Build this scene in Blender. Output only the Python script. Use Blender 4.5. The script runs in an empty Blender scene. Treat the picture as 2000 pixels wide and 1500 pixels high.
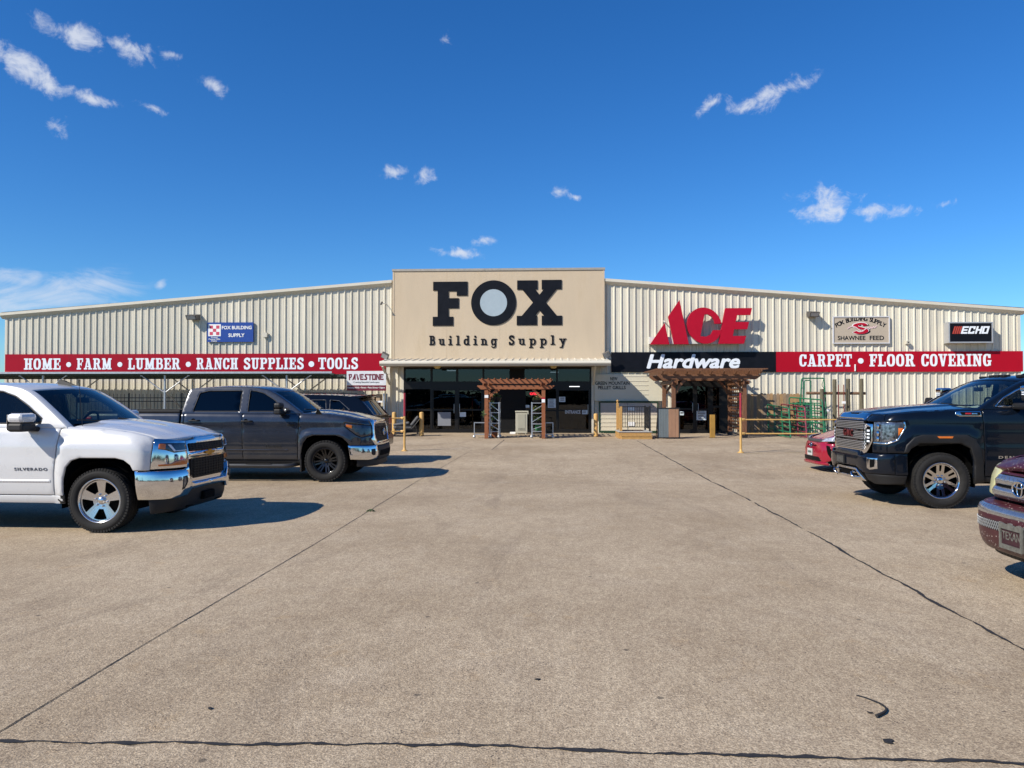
import bpy, bmesh, math, random
import numpy as np
from math import sin, cos, pi, radians, sqrt, atan2, hypot
from mathutils import Vector, Matrix
from mathutils.geometry import delaunay_2d_cdt
random.seed(7)
SC = bpy.context.scene
COL = SC.collection

# ------------------------------------------------------------------ camera, sky, sun, exposure
YAW = radians(2.62); PITCH = math.atan(28 / 1500)
EYE = Vector((0, 0, 1.70))
cd = bpy.data.cameras.new('camera'); cam = bpy.data.objects.new('camera', cd); COL.objects.link(cam)
cd.sensor_width = 36; cd.lens = 27.0; cd.clip_end = 3000; cd.clip_start = .05
cam.location = EYE; cam.rotation_euler = (radians(90) + PITCH, 0, YAW)
SC.camera = cam
SUN_TO = Vector((1.07, .80, -1.0)).normalized()            # the way the light travels
sd = bpy.data.lights.new('sun', 'SUN'); sd.energy = 5.0; sd.angle = radians(.5); sd.color = (1, .93, .82)
sun = bpy.data.objects.new('sun', sd); COL.objects.link(sun)
sun.rotation_euler = SUN_TO.to_track_quat('-Z', 'Y').to_euler(); sun.location = (-20, -20, 30)
SC.view_settings.view_transform = 'Standard'; SC.view_settings.look = 'None'
SC.view_settings.exposure = 0.28; SC.view_settings.gamma = 1.0
W = bpy.data.worlds.new('World'); SC.world = W; W.use_nodes = True
WN = W.node_tree.nodes; WL = W.node_tree.links; WN.clear()

def px_dir(px, py):
    """the world direction of a point of the photograph (2000 x 1500)"""
    v = Vector(((px - 1000) / 1500, (750 - py) / 1500, -1))
    v = Matrix.Rotation(radians(90) + PITCH, 3, 'X') @ v
    return (Matrix.Rotation(YAW, 3, 'Z') @ v)

def build_world():
    def N(t, **k):
        n = WN.new(t)
        for a, b in k.items(): setattr(n, a, b)
        return n
    def M(op, a, b=None, c=None, clamp=False):
        n = N('ShaderNodeMath', operation=op, use_clamp=clamp)
        for i, q in enumerate((a, b, c)):
            if q is None: continue
            if isinstance(q, (int, float)): n.inputs[i].default_value = q
            else: WL.new(q, n.inputs[i])
        return n.outputs[0]
    tc = N('ShaderNodeTexCoord').outputs['Generated']
    sky = N('ShaderNodeTexSky', sky_type='NISHITA', sun_disc=False, sun_elevation=math.asin(-SUN_TO.z),
            sun_rotation=atan2(-SUN_TO.x, -SUN_TO.y), altitude=400, air_density=1.0, dust_density=.12, ozone_density=2.4)
    def noise(scale, det, rough, vec, dist=0.0):
        n = N('ShaderNodeTexNoise'); WL.new(vec, n.inputs['Vector'])
        n.inputs['Scale'].default_value = scale; n.inputs['Detail'].default_value = det
        n.inputs['Roughness'].default_value = rough; n.inputs['Distortion'].default_value = dist
        return n.outputs['Fac']
    mp = N('ShaderNodeMapping'); WL.new(tc, mp.inputs[0]); mp.inputs['Scale'].default_value = (1, 1, 1.15)
    n1 = noise(40, 10, .66, mp.outputs[0], .35)
    n2 = noise(7, 5, .55, mp.outputs[0])
    mc = N('ShaderNodeMapping'); WL.new(tc, mc.inputs[0]); mc.inputs['Scale'].default_value = (1, 1, 2.6); mc.inputs['Rotation'].default_value = (0, .5, .2)
    n3 = noise(9, 10, .66, mc.outputs[0], 1.6)
    wn = N('ShaderNodeTexNoise'); wn.inputs['Scale'].default_value = 26; wn.inputs['Detail'].default_value = 4; WL.new(tc, wn.inputs['Vector'])
    w1 = N('ShaderNodeVectorMath', operation='SUBTRACT'); WL.new(wn.outputs['Color'], w1.inputs[0]); w1.inputs[1].default_value = (.5, .5, .5)
    w2 = N('ShaderNodeVectorMath', operation='SCALE'); WL.new(w1.outputs[0], w2.inputs[0]); w2.inputs['Scale'].default_value = .040
    w4 = N('ShaderNodeVectorMath', operation='MULTIPLY'); WL.new(w2.outputs[0], w4.inputs[0]); w4.inputs[1].default_value = (1, 1, .5)
    w3 = N('ShaderNodeVectorMath', operation='ADD'); WL.new(tc, w3.inputs[0]); WL.new(w4.outputs[0], w3.inputs[1]); warp = w3.outputs[0]
    def blob(px, py, hw, hh, ang, gain=1.0):
        c = px_dir(px, py).normalized()
        k = (Vector(((px - 1000) / 1500, (750 - py) / 1500, 1))).length
        up = Vector((0, 0, 1)); r = c.cross(up).normalized(); u = r.cross(c).normalized()
        a = radians(ang); r2 = r * cos(a) + u * sin(a); u2 = -r * sin(a) + u * cos(a)
        r2 = r2 / (hw * 1.22 / 1500 / k); u2 = u2 / (hh * 1.25 / 1500 / k)
        outs = []
        for q in (r2, u2):
            d = N('ShaderNodeVectorMath', operation='DOT_PRODUCT'); WL.new(warp, d.inputs[0]); d.inputs[1].default_value = q
            outs.append(M('SUBTRACT', d.outputs['Value'], q.dot(c)))
        s = M('ADD', M('MULTIPLY', outs[0], outs[0]), M('MULTIPLY', outs[1], outs[1]))
        e = M('SUBTRACT', 1.0, M('SQRT', s))
        return M('MULTIPLY', e, gain) if gain != 1 else e
    cl = [(150, 66, 66, 22, -10), (225, 85, 66, 20, -14), (45, 128, 58, 23, -22), (85, 158, 28, 20, -50), (165, 189, 54, 15, -8), (118, 246, 28, 18, 15, .62),
          (338, 107, 20, 14, -20, .62), (416, 168, 20, 11, 0, .6), (300, 216, 26, 8, -6, .6), (768, 333, 36, 13, 8, .9), (824, 341, 22, 17, -35, .75),
          (1085, 377, 30, 12, 0, .8), (1126, 382, 12, 8, -20, .7), (890, 493, 44, 10, -4, .85), (938, 470, 26, 8, 6, .55),
          (1480, 196, 56, 19, 12), (1535, 175, 56, 17, 16, .9), (1395, 203, 42, 14, 22, .85), (1620, 392, 62, 28, -8), (1590, 408, 48, 19, 16), (1632, 415, 38, 17, 0), (1700, 412, 42, 17, -4, .9), (1760, 413, 44, 13, 4, .75),
          (1850, 398, 18, 6, 0, .55), (870, 78, 14, 18, 60, .42)]
    acc = None
    for b in cl:
        e = blob(*b)
        acc = e if acc is None else M('MAXIMUM', acc, e)
    x = M('ADD', M('ADD', M('MULTIPLY', acc, 1.2), M('MULTIPLY', M('SUBTRACT', n1, .5), 3.5)), M('MULTIPLY', M('SUBTRACT', n2, .5), .5))
    dens = N('ShaderNodeMapRange', interpolation_type='SMOOTHSTEP'); WL.new(x, dens.inputs['Value'])
    dens.inputs['From Min'].default_value = .08; dens.inputs['From Max'].default_value = 1.35
    # thin the fringe where the ellipse ends, so that no noise stands outside the clouds
    lim = M('SMOOTH_MIN', M('MULTIPLY', M('ADD', acc, .35), 2.4), 1.0, .2); lim = M('MAXIMUM', lim, 0.0)
    dcu = M('MULTIPLY', dens.outputs[0], lim, clamp=True)
    ci = None
    for b in [(95, 575, 150, 40, 2), (200, 555, 90, 30, 4), (40, 545, 70, 22, -5), (310, 557, 18, 9, 30), (30, 600, 120, 26, 0)]:
        e = blob(*b); ci = e if ci is None else M('MAXIMUM', ci, e)
    ci2 = N('ShaderNodeMapRange', interpolation_type='SMOOTHSTEP'); WL.new(M('ADD', M('MULTIPLY', ci, .8), M('MULTIPLY', M('SUBTRACT', n3, .5), 2.2)), ci2.inputs['Value'])
    ci2.inputs['From Min'].default_value = .0; ci2.inputs['From Max'].default_value = 1.1; ci2.inputs['To Max'].default_value = .62
    ci3 = M('MULTIPLY', ci2.outputs[0], M('MULTIPLY', M('MAXIMUM', M('ADD', ci, .05), 0.0), 3.0, clamp=True))
    d = M('MAXIMUM', M('MULTIPLY', dcu, .80), ci3)
    mix = N('ShaderNodeMix', data_type='RGBA'); WL.new(d, mix.inputs['Factor'])
    hs = N('ShaderNodeHueSaturation'); hs.inputs['Saturation'].default_value = SKY_SAT; hs.inputs['Value'].default_value = 1.0; hs.inputs['Hue'].default_value = SKY_HUE
    WL.new(sky.outputs[0], hs.inputs['Color'])
    tn = N('ShaderNodeMix', data_type='RGBA', blend_type='MULTIPLY'); tn.inputs[0].default_value = 1; WL.new(hs.outputs[0], tn.inputs[6]); tn.inputs[7].default_value = SKY_TINT + (1,)
    WL.new(tn.outputs[2], mix.inputs[6]); mix.inputs[7].default_value = (CLOUD[0], CLOUD[1], CLOUD[2], 1)
    bg = N('ShaderNodeBackground'); WL.new(mix.outputs[2], bg.inputs[0]); bg.inputs[1].default_value = SKY_STR
    out = N('ShaderNodeOutputWorld'); WL.new(bg.outputs[0], out.inputs[0])
SKY_STR = .090; SKY_SAT = 1.30; SKY_HUE = .5; SKY_TINT = (.60, .96, 1.30); CLOUD = (7.0, 7.4, 8.2)
build_world()

# ------------------------------------------------------------------ helpers
def gz(y):
    """the lot rises a little towards the store"""
    return .155 * min(max((y - 16) / 17.5, 0), 1)

def at(px, py, Y):
    """the point of the plane y = Y that the photograph shows at px, py"""
    d = px_dir(px, py); return EYE + d * (Y / d.y)

def on_ground(px, py):
    d = px_dir(px, py); Y = 12.0
    for _ in range(30): Y = d.y * (gz(Y) - EYE.z) / d.z
    return Vector((EYE.x + d.x / d.y * Y, Y, gz(Y)))

def tag(o, label=None, cat=None, group=None, kind=None):
    if label: o['label'] = label
    if cat: o['category'] = cat
    if group: o['group'] = group
    if kind: o['kind'] = kind
    return o

def thing(name, label, cat, loc=(0, 0, 0), rz=0, group=None):
    o = bpy.data.objects.new(name, None); COL.objects.link(o); o.empty_display_size = .2
    o.location = loc; o.rotation_euler = (0, 0, rz)
    return tag(o, label, cat, group)

def copy_tree(o, parent=None):
    c = o.copy(); COL.objects.link(c); c.parent = parent
    for ch in o.children: copy_tree(ch, c)
    return c

class MB:
    def __init__(s): s.v = []; s.f = []; s.m = []; s.s = []
    def add(s, vs, fs, m=0, sm=False):
        b = len(s.v); s.v += [tuple(q) for q in vs]
        for f in fs: s.f.append(tuple(b + i for i in f)); s.m.append(m); s.s.append(sm)
        return s
    def box(s, x0, y0, z0, x1, y1, z1, m=0, mat=None):
        if x0 > x1: x0, x1 = x1, x0
        if y0 > y1: y0, y1 = y1, y0
        if z0 > z1: z0, z1 = z1, z0
        vs = [Vector(q) for q in ((x0, y0, z0), (x1, y0, z0), (x1, y1, z0), (x0, y1, z0), (x0, y0, z1), (x1, y0, z1), (x1, y1, z1), (x0, y1, z1))]
        if mat: vs = [mat @ q for q in vs]
        return s.add(vs, [(0, 3, 2, 1), (4, 5, 6, 7), (0, 1, 5, 4), (1, 2, 6, 5), (2, 3, 7, 6), (3, 0, 4, 7)], m)
    def beam(s, p, q, w, h, m=0, up=(0, 0, 1)):
        """a bar of section w x h from p to q"""
        p = Vector(p); q = Vector(q); d = q - p; L = d.length; d.normalize(); up = Vector(up)
        if abs(d.dot(up)) > .99: up = Vector((0, 1, 0))
        x = d.cross(up).normalized(); z = x.cross(d)
        vs = [p + d * (L * k) + x * (w / 2 * i) + z * (h / 2 * j) for k in (0, 1) for i, j in ((-1, -1), (1, -1), (1, 1), (-1, 1))]
        return s.add(vs, [(0, 1, 2, 3), (7, 6, 5, 4), (0, 4, 5, 1), (1, 5, 6, 2), (2, 6, 7, 3), (3, 7, 4, 0)], m)
    def tube(s, pts, r, n=10, m=0, cap=True, closed=False, sm=True):
        P = [Vector(p) for p in pts]; k = len(P); rr = r if isinstance(r, (list, tuple)) else [r] * k
        T = []
        for i in range(k):
            a = P[(i - 1) % k] if closed or i > 0 else P[i]; b = P[(i + 1) % k] if closed or i < k - 1 else P[i]
            T.append((b - a).normalized())
        u = Vector((0, 0, 1)) if abs(T[0].z) < .9 else Vector((1, 0, 0))
        vs = []
        for i in range(k):
            u = (u - T[i] * u.dot(T[i])).normalized(); w = T[i].cross(u)
            vs += [P[i] + (u * cos(2 * pi * j / n) + w * sin(2 * pi * j / n)) * rr[i] for j in range(n)]
        fs = [(i * n + j, i * n + (j + 1) % n, ((i + 1) % k) * n + (j + 1) % n, ((i + 1) % k) * n + j) for i in range(k if closed else k - 1) for j in range(n)]
        s.add(vs, fs, m, sm)
        if cap and not closed:
            s.add(vs[:n], [tuple(range(n - 1, -1, -1))], m); s.add(vs[-n:], [tuple(range(n))], m)
        return s
    def lathe(s, prof, n=24, mat=None, m=0, sm=True):
        """prof: (radius, height) about z"""
        vs = [Vector((r * cos(2 * pi * j / n), r * sin(2 * pi * j / n), h)) for r, h in prof for j in range(n)]
        if mat: vs = [mat @ q for q in vs]
        fs = [(i * n + j, i * n + (j + 1) % n, (i + 1) * n + (j + 1) % n, (i + 1) * n + j) for i in range(len(prof) - 1) for j in range(n)]
        return s.add(vs, fs, m, sm)
    def build(s, name, mats, parent=None, loc=None, bevel=0, rz=None):
        me = bpy.data.meshes.new(name); me.from_pydata(s.v, [], s.f)
        if not isinstance(mats, (list, tuple)): mats = [mats]
        for q in mats: me.materials.append(q)
        me.polygons.foreach_set('material_index', s.m); me.polygons.foreach_set('use_smooth', s.s)
        me.update()
        o = bpy.data.objects.new(name, me); COL.objects.link(o); o.parent = parent
        if loc is not None: o.location = loc
        if rz is not None: o.rotation_euler = (0, 0, rz)
        if bevel:
            b = o.modifiers.new('bevel', 'BEVEL'); b.width = bevel; b.segments = 2; b.limit_method = 'ANGLE'
        return o

def fillet(pts, r, n=5):
    """round the corners of an open polyline"""
    P = [Vector(p) for p in pts]; out = [P[0]]
    for i in range(1, len(P) - 1):
        a = (P[i - 1] - P[i]); b = (P[i + 1] - P[i]); k = min(r, a.length * .49, b.length * .49)
        p0 = P[i] + a.normalized() * k; p1 = P[i] + b.normalized() * k
        for j in range(n + 1):
            t = j / n; out.append(p0 * (1 - t) ** 2 + P[i] * 2 * t * (1 - t) + p1 * t * t)
    out.append(P[-1]); return out

# ---- flat shapes: union of polygons minus holes, as triangles
def inside(polys, x, y):
    for p in polys:
        c = False; j = len(p) - 1
        for i in range(len(p)):
            xi, yi = p[i]; xj, yj = p[j]
            if (yi > y) != (yj > y) and x < (xj - xi) * (y - yi) / (yj - yi) + xi: c = not c
            j = i
        if c: return True
    return False

def tri2d(adds, subs=(), adds2=(), pts=()):
    V = []; E = []
    for p in list(adds) + list(subs) + list(adds2):
        b = len(V); V += [Vector((q[0], q[1])) for q in p]; E += [(b + i, b + (i + 1) % len(p)) for i in range(len(p))]
    V += [Vector((q[0], q[1])) for q in pts]
    v, e, f, _, _, _ = delaunay_2d_cdt(V, E, [], 0, 1e-6)
    keep = []
    for t in f:
        a, b, c = v[t[0]], v[t[1]], v[t[2]]; x = (a.x + b.x + c.x) / 3; y = (a.y + b.y + c.y) / 3
        if (inside(adds, x, y) and not inside(subs, x, y)) or (adds2 and inside(adds2, x, y)):
            if (b - a).cross(c - a) < 0: t = (t[0], t[2], t[1])
            keep.append(tuple(t))
    return [(q.x, q.y) for q in v], keep

def border(tris):
    cnt = {}
    for t in tris:
        for i in range(3): cnt[(t[i], t[(i + 1) % 3])] = 1
    return [e for e in cnt if (e[1], e[0]) not in cnt]

def plate(mb, shape, place, thick, m=0):
    """shape: (points, triangles) of tri2d; place(u, v, h) -> point, h is height over the face behind"""
    v, t = shape
    if not t: return
    n = len(v); P = [place(a, b, thick) for a, b in v]
    mb.add(P, t, m)
    if thick:
        bd = border(t); Q = []; F = []
        for a, b in bd:
            k = len(Q); Q += [place(*v[a], thick), place(*v[b], thick), place(*v[b], 0), place(*v[a], 0)]
            F.append((k, k + 3, k + 2, k + 1))
        mb.add(Q, F, m)

def wallplace(Y):
    """upright, facing the lot: u along x, v along z, out towards -y"""
    return lambda u, v, h: (u, Y - h, v)

def Rc(a, b, c, d): return [(a, b), (c, b), (c, d), (a, d)]
def El(cx, cy, rx, ry, n=28, p=2.0, a0=0, a1=360):
    out = []
    full = a1 - a0 >= 360
    for i in range(n if full else n + 1):
        a = radians(a0 + (a1 - a0) * i / n); c, s = cos(a), sin(a)
        out.append((cx + rx * math.copysign(abs(c) ** (2 / p), c), cy + ry * math.copysign(abs(s) ** (2 / p), s)))
    return out
def Stroke(pts, w, closed=False):
    P = [Vector((a, b)) for a, b in pts]; L = []; R = []
    ww = w if isinstance(w, (list, tuple)) else [w] * len(P)
    for i, p in enumerate(P):
        a = P[max(i - 1, 0)]; b = P[min(i + 1, len(P) - 1)]; d = (b - a).normalized(); nn = Vector((-d.y, d.x)) * ww[i] / 2
        L.append(tuple(p + nn)); R.append(tuple(p - nn))
    return L + R[::-1]
def smooth_path(pts, n=6):
    P = [Vector(q) for q in pts]; out = []
    for i in range(len(P) - 1):
        a = P[max(i - 1, 0)]; b = P[i]; c = P[i + 1]; d = P[min(i + 2, len(P) - 1)]
        for j in range(n):
            t = j / n; out.append(tuple(.5 * ((2 * b) + (c - a) * t + (2 * a - 5 * b + 4 * c - d) * t * t + (3 * b - a - 3 * c + d) * t ** 3)))
    out.append(tuple(P[-1])); return out

# ---- slab serif alphabet (unit height): (add, cut, add again, width)
def glyphs():
    G = {}; s = .13
    st = Rc(.08, 0, .28, 1)
    G['H'] = ([Rc(.1, 0, .3, 1), Rc(.42, 0, .62, 1), Rc(.2, .43, .5, .57), Rc(0, 0, .34, s), Rc(.38, 0, .72, s), Rc(0, 1 - s, .34, 1), Rc(.38, 1 - s, .72, 1)], [], [], .72)
    G['O'] = ([El(.31, .5, .31, .5, p=2.7)], [El(.31, .5, .11, .36, p=2.5)], [], .62)
    G['M'] = ([Rc(.09, 0, .25, 1), Rc(.61, 0, .8, 1), Rc(0, 0, .35, s), Rc(.52, 0, .88, s), Rc(0, 1 - s, .25, 1), Rc(.61, 1 - s, .88, 1), [(.08, 1), (.3, 1), (.44, .42), (.6, 1), (.78, 1), (.5, .04), (.38, .04)]], [], [], .88)
    G['E'] = ([st, Rc(0, 1 - s, .58, 1), Rc(.47, .68, .58, 1), Rc(0, 0, .61, s), Rc(.5, 0, .61, .34), Rc(.28, .44, .46, .56), Rc(.39, .34, .46, .66)], [], [], .61)
    G['F'] = ([st, Rc(0, 1 - s, .58, 1), Rc(.47, .66, .58, 1), Rc(0, 0, .4, s), Rc(.28, .42, .46, .55), Rc(.39, .32, .46, .66)], [], [], .58)
    G['A'] = ([[(.27, 1), (.4, 1), (.22, 0), (.08, 0)], [(.3, 1), (.48, 1), (.69, 0), (.46, 0)], Rc(.18, .22, .52, .33), Rc(0, 0, .31, s), Rc(.4, 0, .76, s), Rc(.18, .9, .46, 1)], [], [], .76)
    bowl = [El(.38, .735, .25, .265, p=2.6), Rc(.08, .47, .38, 1)]
    bcut = [Rc(.28, .59, .36, .88), El(.36, .735, .08, .145, p=2.6)]
    G['R'] = ([st, Rc(0, 1 - s, .3, 1), Rc(0, 0, .38, s)] + bowl, bcut, [[(.34, .5), (.52, .52), (.68, .05), (.72, 0), (.48, 0)], Rc(.48, 0, .74, s)], .74)
    G['P'] = ([st, Rc(0, 1 - s, .3, 1), Rc(0, 0, .4, s)] + bowl, bcut, [], .63)
    G['L'] = ([st, Rc(0, 1 - s, .38, 1), Rc(0, 0, .6, s), Rc(.48, 0, .6, .38)], [], [], .6)
    G['U'] = ([Rc(.1, .3, .3, 1), Rc(.46, .3, .6, 1), El(.35, .3, .25, .3, p=2.6), Rc(0, 1 - s, .37, 1), Rc(.39, 1 - s, .7, 1)], [Rc(.3, .3, .46, 1 - s), El(.38, .3, .08, .17)], [], .7)
    G['B'] = ([st, Rc(0, 1 - s, .3, 1), Rc(0, 0, .3, s), Rc(.08, .48, .36, 1), Rc(.08, 0, .38, .54), El(.36, .755, .24, .245, p=2.6), El(.38, .28, .27, .28, p=2.6)],
              [Rc(.28, .58, .35, .88), El(.35, .73, .08, .15), Rc(.28, .12, .37, .46), El(.37, .29, .1, .17)], [], .65)
    G['N'] = ([Rc(.09, 0, .23, 1), Rc(.54, 0, .68, 1), [(.08, 1), (.3, 1), (.68, 0), (.5, 0)], Rc(0, 1 - s, .26, 1), Rc(0, 0, .34, s), Rc(.42, 1 - s, .78, 1)], [], [], .78)
    G['C'] = ([El(.31, .5, .31, .5, p=2.7)], [El(.32, .5, .11, .37, p=2.5), Rc(.4, .36, .7, .64)], [Rc(.5, .64, .61, .97)], .62)
    G['G'] = ([El(.31, .5, .31, .5, p=2.7)], [El(.32, .5, .11, .37, p=2.5), Rc(.4, .4, .7, .66)], [Rc(.5, .66, .61, .97), Rc(.36, .37, .68, .49), Rc(.45, .06, .62, .45)], .68)
    sp = smooth_path([(.5, .74), (.47, .88), (.31, .93), (.17, .87), (.13, .73), (.2, .61), (.33, .52), (.46, .42), (.51, .28), (.46, .13), (.31, .07), (.15, .12), (.11, .28)])
    G['S'] = ([Stroke(sp, .19), Rc(.45, .68, .55, .99), Rc(.05, .01, .15, .33)], [], [], .6)
    G['I'] = ([Rc(.1, 0, .3, 1), Rc(0, 0, .4, s), Rc(0, 1 - s, .4, 1)], [], [], .4)
    G['T'] = ([Rc(.24, 0, .44, 1), Rc(0, 1 - s, .68, 1), Rc(0, .66, .1, 1), Rc(.58, .66, .68, 1), Rc(.13, 0, .55, s)], [], [], .68)
    G['V'] = ([[(.06, 1), (.27, 1), (.39, .36), (.51, 1), (.64, 1), (.45, 0), (.28, 0)], Rc(0, 1 - s, .34, 1), Rc(.42, 1 - s, .72, 1)], [], [], .72)
    G['.'] = ([El(.16, .45, .15, .15)], [], [], .32)
    t = .11
    G['u'] = ([Rc(.1, .2, .27, .66), Rc(.44, 0, .61, .66), El(.34, .2, .24, .2), Rc(0, .66 - t, .27, .66), Rc(.34, .66 - t, .61, .66), Rc(.44, 0, .72, t)], [Rc(.27, .22, .44, .66 - t), El(.355, .22, .085, .11)], [], .72)
    G['i'] = ([Rc(.14, 0, .33, .66), Rc(.02, .66 - t, .33, .66), Rc(0, 0, .47, t), El(.23, .88, .12, .12)], [], [], .47)
    G['l'] = ([Rc(.14, 0, .33, 1), Rc(.02, 1 - t, .33, 1), Rc(0, 0, .47, t)], [], [], .47)
    G['d'] = ([El(.3, .33, .3, .34, p=2.3), Rc(.42, 0, .6, 1), Rc(.3, 1 - t, .6, 1), Rc(.42, 0, .7, t)], [El(.3, .33, .12, .21)], [], .7)
    G['n'] = ([Rc(.1, 0, .28, .66), Rc(0, .66 - t, .28, .66), Rc(0, 0, .37, t), El(.37, .42, .27, .25), Rc(.46, 0, .64, .44), Rc(.39, 0, .74, t)], [Rc(.28, t, .46, .44), El(.37, .42, .09, .13)], [], .74)
    G['g'] = ([El(.3, .33, .3, .34, p=2.3), Rc(.42, -.1, .6, .66), Rc(.42, .66 - t, .7, .66), El(.31, -.1, .29, .22)], [El(.3, .33, .12, .21), El(.3, -.08, .13, .11), Rc(-.1, -.12, .4, .0)], [], .7)
    G['p'] = ([El(.4, .33, .3, .34, p=2.3), Rc(.1, -.32, .28, .66), Rc(0, .66 - t, .28, .66), Rc(0, -.32, .4, -.21)], [El(.4, .33, .12, .21)], [], .7)
    G['y'] = ([[(.06, .66), (.26, .66), (.45, .16), (.35, -.02)], [(.5, .66), (.68, .66), (.38, -.32), (.2, -.32)], Rc(0, .66 - t, .34, .66), Rc(.42, .66 - t, .76, .66), Rc(.06, -.32, .36, -.21)], [], [], .76)
    return G
GL = glyphs()
def slab(mb, word, x0, x1, zb, h, place, thick, gap=.08, space=.38, m=0, dx=0):
    """word set in the slab alphabet between x0 and x1, baseline zb, cap height h"""
    w = sum(GL[c][3] + gap if c != ' ' else space for c in word) - gap; k = (x1 - x0) / w; x = 0
    for c in word:
        if c == ' ': x += space; continue
        a, b, d, wd = GL[c]; T = lambda p: [(x0 + (x + q[0]) * k, zb + q[1] * h) for q in p]
        plate(mb, tri2d([T(p) for p in a], [T(p) for p in b], [T(p) for p in d]), place, thick, m); x += wd + gap

def text_shape(s, bold=0.0, shear=0.0, spacing=1.0):
    cu = bpy.data.curves.new('t', 'FONT'); cu.body = s; cu.size = 1; cu.offset = bold; cu.shear = shear; cu.resolution_u = 3; cu.space_character = spacing
    o = bpy.data.objects.new('t', cu); COL.objects.link(o)
    me = bpy.data.meshes.new_from_object(o)
    v = [(q.co.x, q.co.y) for q in me.vertices]; t = []
    for p in me.polygons:
        vs = list(p.vertices)
        for i in range(1, len(vs) - 1):
            a, b, c = vs[0], vs[i], vs[i + 1]
            if (v[b][0] - v[a][0]) * (v[c][1] - v[a][1]) - (v[b][1] - v[a][1]) * (v[c][0] - v[a][0]) < 0: b, c = c, b
            t.append((a, b, c))
    bpy.data.objects.remove(o); bpy.data.curves.remove(cu); bpy.data.meshes.remove(me)
    return v, t
def text(mb, s, x0, x1, z0, z1, place, thick=.01, bold=0.0, shear=0.0, m=0, spacing=1.0):
    """built-in sans lettering fitted to a box"""
    v, t = text_shape(s, 0, shear, spacing)
    xs = [q[0] for q in v]; zs = [q[1] for q in v]; g = bold * 1.0; a, b, c, d = min(xs) - g, max(xs) + g, min(zs) - g, max(zs) + g
    offs_ = [(0, 0)] if bold <= 0 else [(g * cos(k * pi / 4), g * sin(k * pi / 4)) for k in range(8)] + [(g * .45, 0), (-g * .45, 0)]
    for k, (ox, oz) in enumerate(offs_):     # a heavier face: the same letters laid closely over each other, each a hair prouder
        w = [(x0 + (q[0] + ox - a) / (b - a) * (x1 - x0), z0 + (q[1] + oz - c) / (d - c) * (z1 - z0)) for q in v]
        plate(mb, (w, t), place, thick + k * .0004, m)

# ------------------------------------------------------------------ materials
MATS = {}
def pm(name, col, rough=.5, metal=0.0, var=.06, scale=4.0, bump=0.0, bscale=60.0, coat=0.0, spec=.5, dirt=None, emit=None, stretch=None, flake=0):
    """a Principled material whose colour and roughness vary a little with noise"""
    if name in MATS: return MATS[name]
    m = bpy.data.materials.new(name); m.use_nodes = True; nt = m.node_tree; N = nt.nodes; L = nt.links
    b = N['Principled BSDF']
    tc = N.new('ShaderNodeTexCoord'); vec = tc.outputs['Object']
    if stretch:
        mp = N.new('ShaderNodeMapping'); mp.inputs['Scale'].default_value = stretch; L.new(vec, mp.inputs[0]); vec = mp.outputs[0]
    nz = N.new('ShaderNodeTexNoise'); nz.inputs['Scale'].default_value = scale; nz.inputs['Detail'].default_value = 6; nz.inputs['Roughness'].default_value = .6; L.new(vec, nz.inputs['Vector'])
    r = N.new('ShaderNodeMix'); r.data_type = 'RGBA'
    r.inputs[6].default_value = tuple(c * (1 - var) for c in col) + (1,); r.inputs[7].default_value = tuple(min(c * (1 + var), 1) for c in col) + (1,)
    mr = N.new('ShaderNodeMapRange'); mr.inputs['From Min'].default_value = .3; mr.inputs['From Max'].default_value = .7; L.new(nz.outputs['Fac'], mr.inputs['Value'])
    L.new(mr.outputs[0], r.inputs['Factor']); colout = r.outputs[2]
    if dirt:
        dc, amt, dsc = dirt
        n2 = N.new('ShaderNodeTexNoise'); n2.inputs['Scale'].default_value = dsc; n2.inputs['Detail'].default_value = 8; n2.inputs['Roughness'].default_value = .7; L.new(vec, n2.inputs['Vector'])
        m2 = N.new('ShaderNodeMapRange'); m2.inputs['From Min'].default_value = .5; m2.inputs['From Max'].default_value = .75; m2.inputs['To Max'].default_value = amt; L.new(n2.outputs['Fac'], m2.inputs['Value'])
        x = N.new('ShaderNodeMix'); x.data_type = 'RGBA'; L.new(m2.outputs[0], x.inputs['Factor']); L.new(colout, x.inputs[6]); x.inputs[7].default_value = tuple(dc) + (1,); colout = x.outputs[2]
    L.new(colout, b.inputs['Base Color'])
    rr = N.new('ShaderNodeMapRange'); rr.inputs['To Min'].default_value = max(rough * .85, 0); rr.inputs['To Max'].default_value = min(rough * 1.15, 1); L.new(nz.outputs['Fac'], rr.inputs['Value']); L.new(rr.outputs[0], b.inputs['Roughness'])
    b.inputs['Metallic'].default_value = metal; b.inputs['Specular IOR Level'].default_value = spec
    b.inputs['Coat Weight'].default_value = coat; b.inputs['Coat Roughness'].default_value = .03
    if bump:
        nb = N.new('ShaderNodeTexNoise'); nb.inputs['Scale'].default_value = bscale; nb.inputs['Detail'].default_value = 5; L.new(vec, nb.inputs['Vector'])
        bp = N.new('ShaderNodeBump'); bp.inputs['Strength'].default_value = bump; bp.inputs['Distance'].default_value = .02; L.new(nb.outputs['Fac'], bp.inputs['Height']); L.new(bp.outputs[0], b.inputs['Normal'])
    if emit:
        b.inputs['Emission Color'].default_value = tuple(emit[0]) + (1,); b.inputs['Emission Strength'].default_value = emit[1]
    MATS[name] = m; return m

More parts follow.
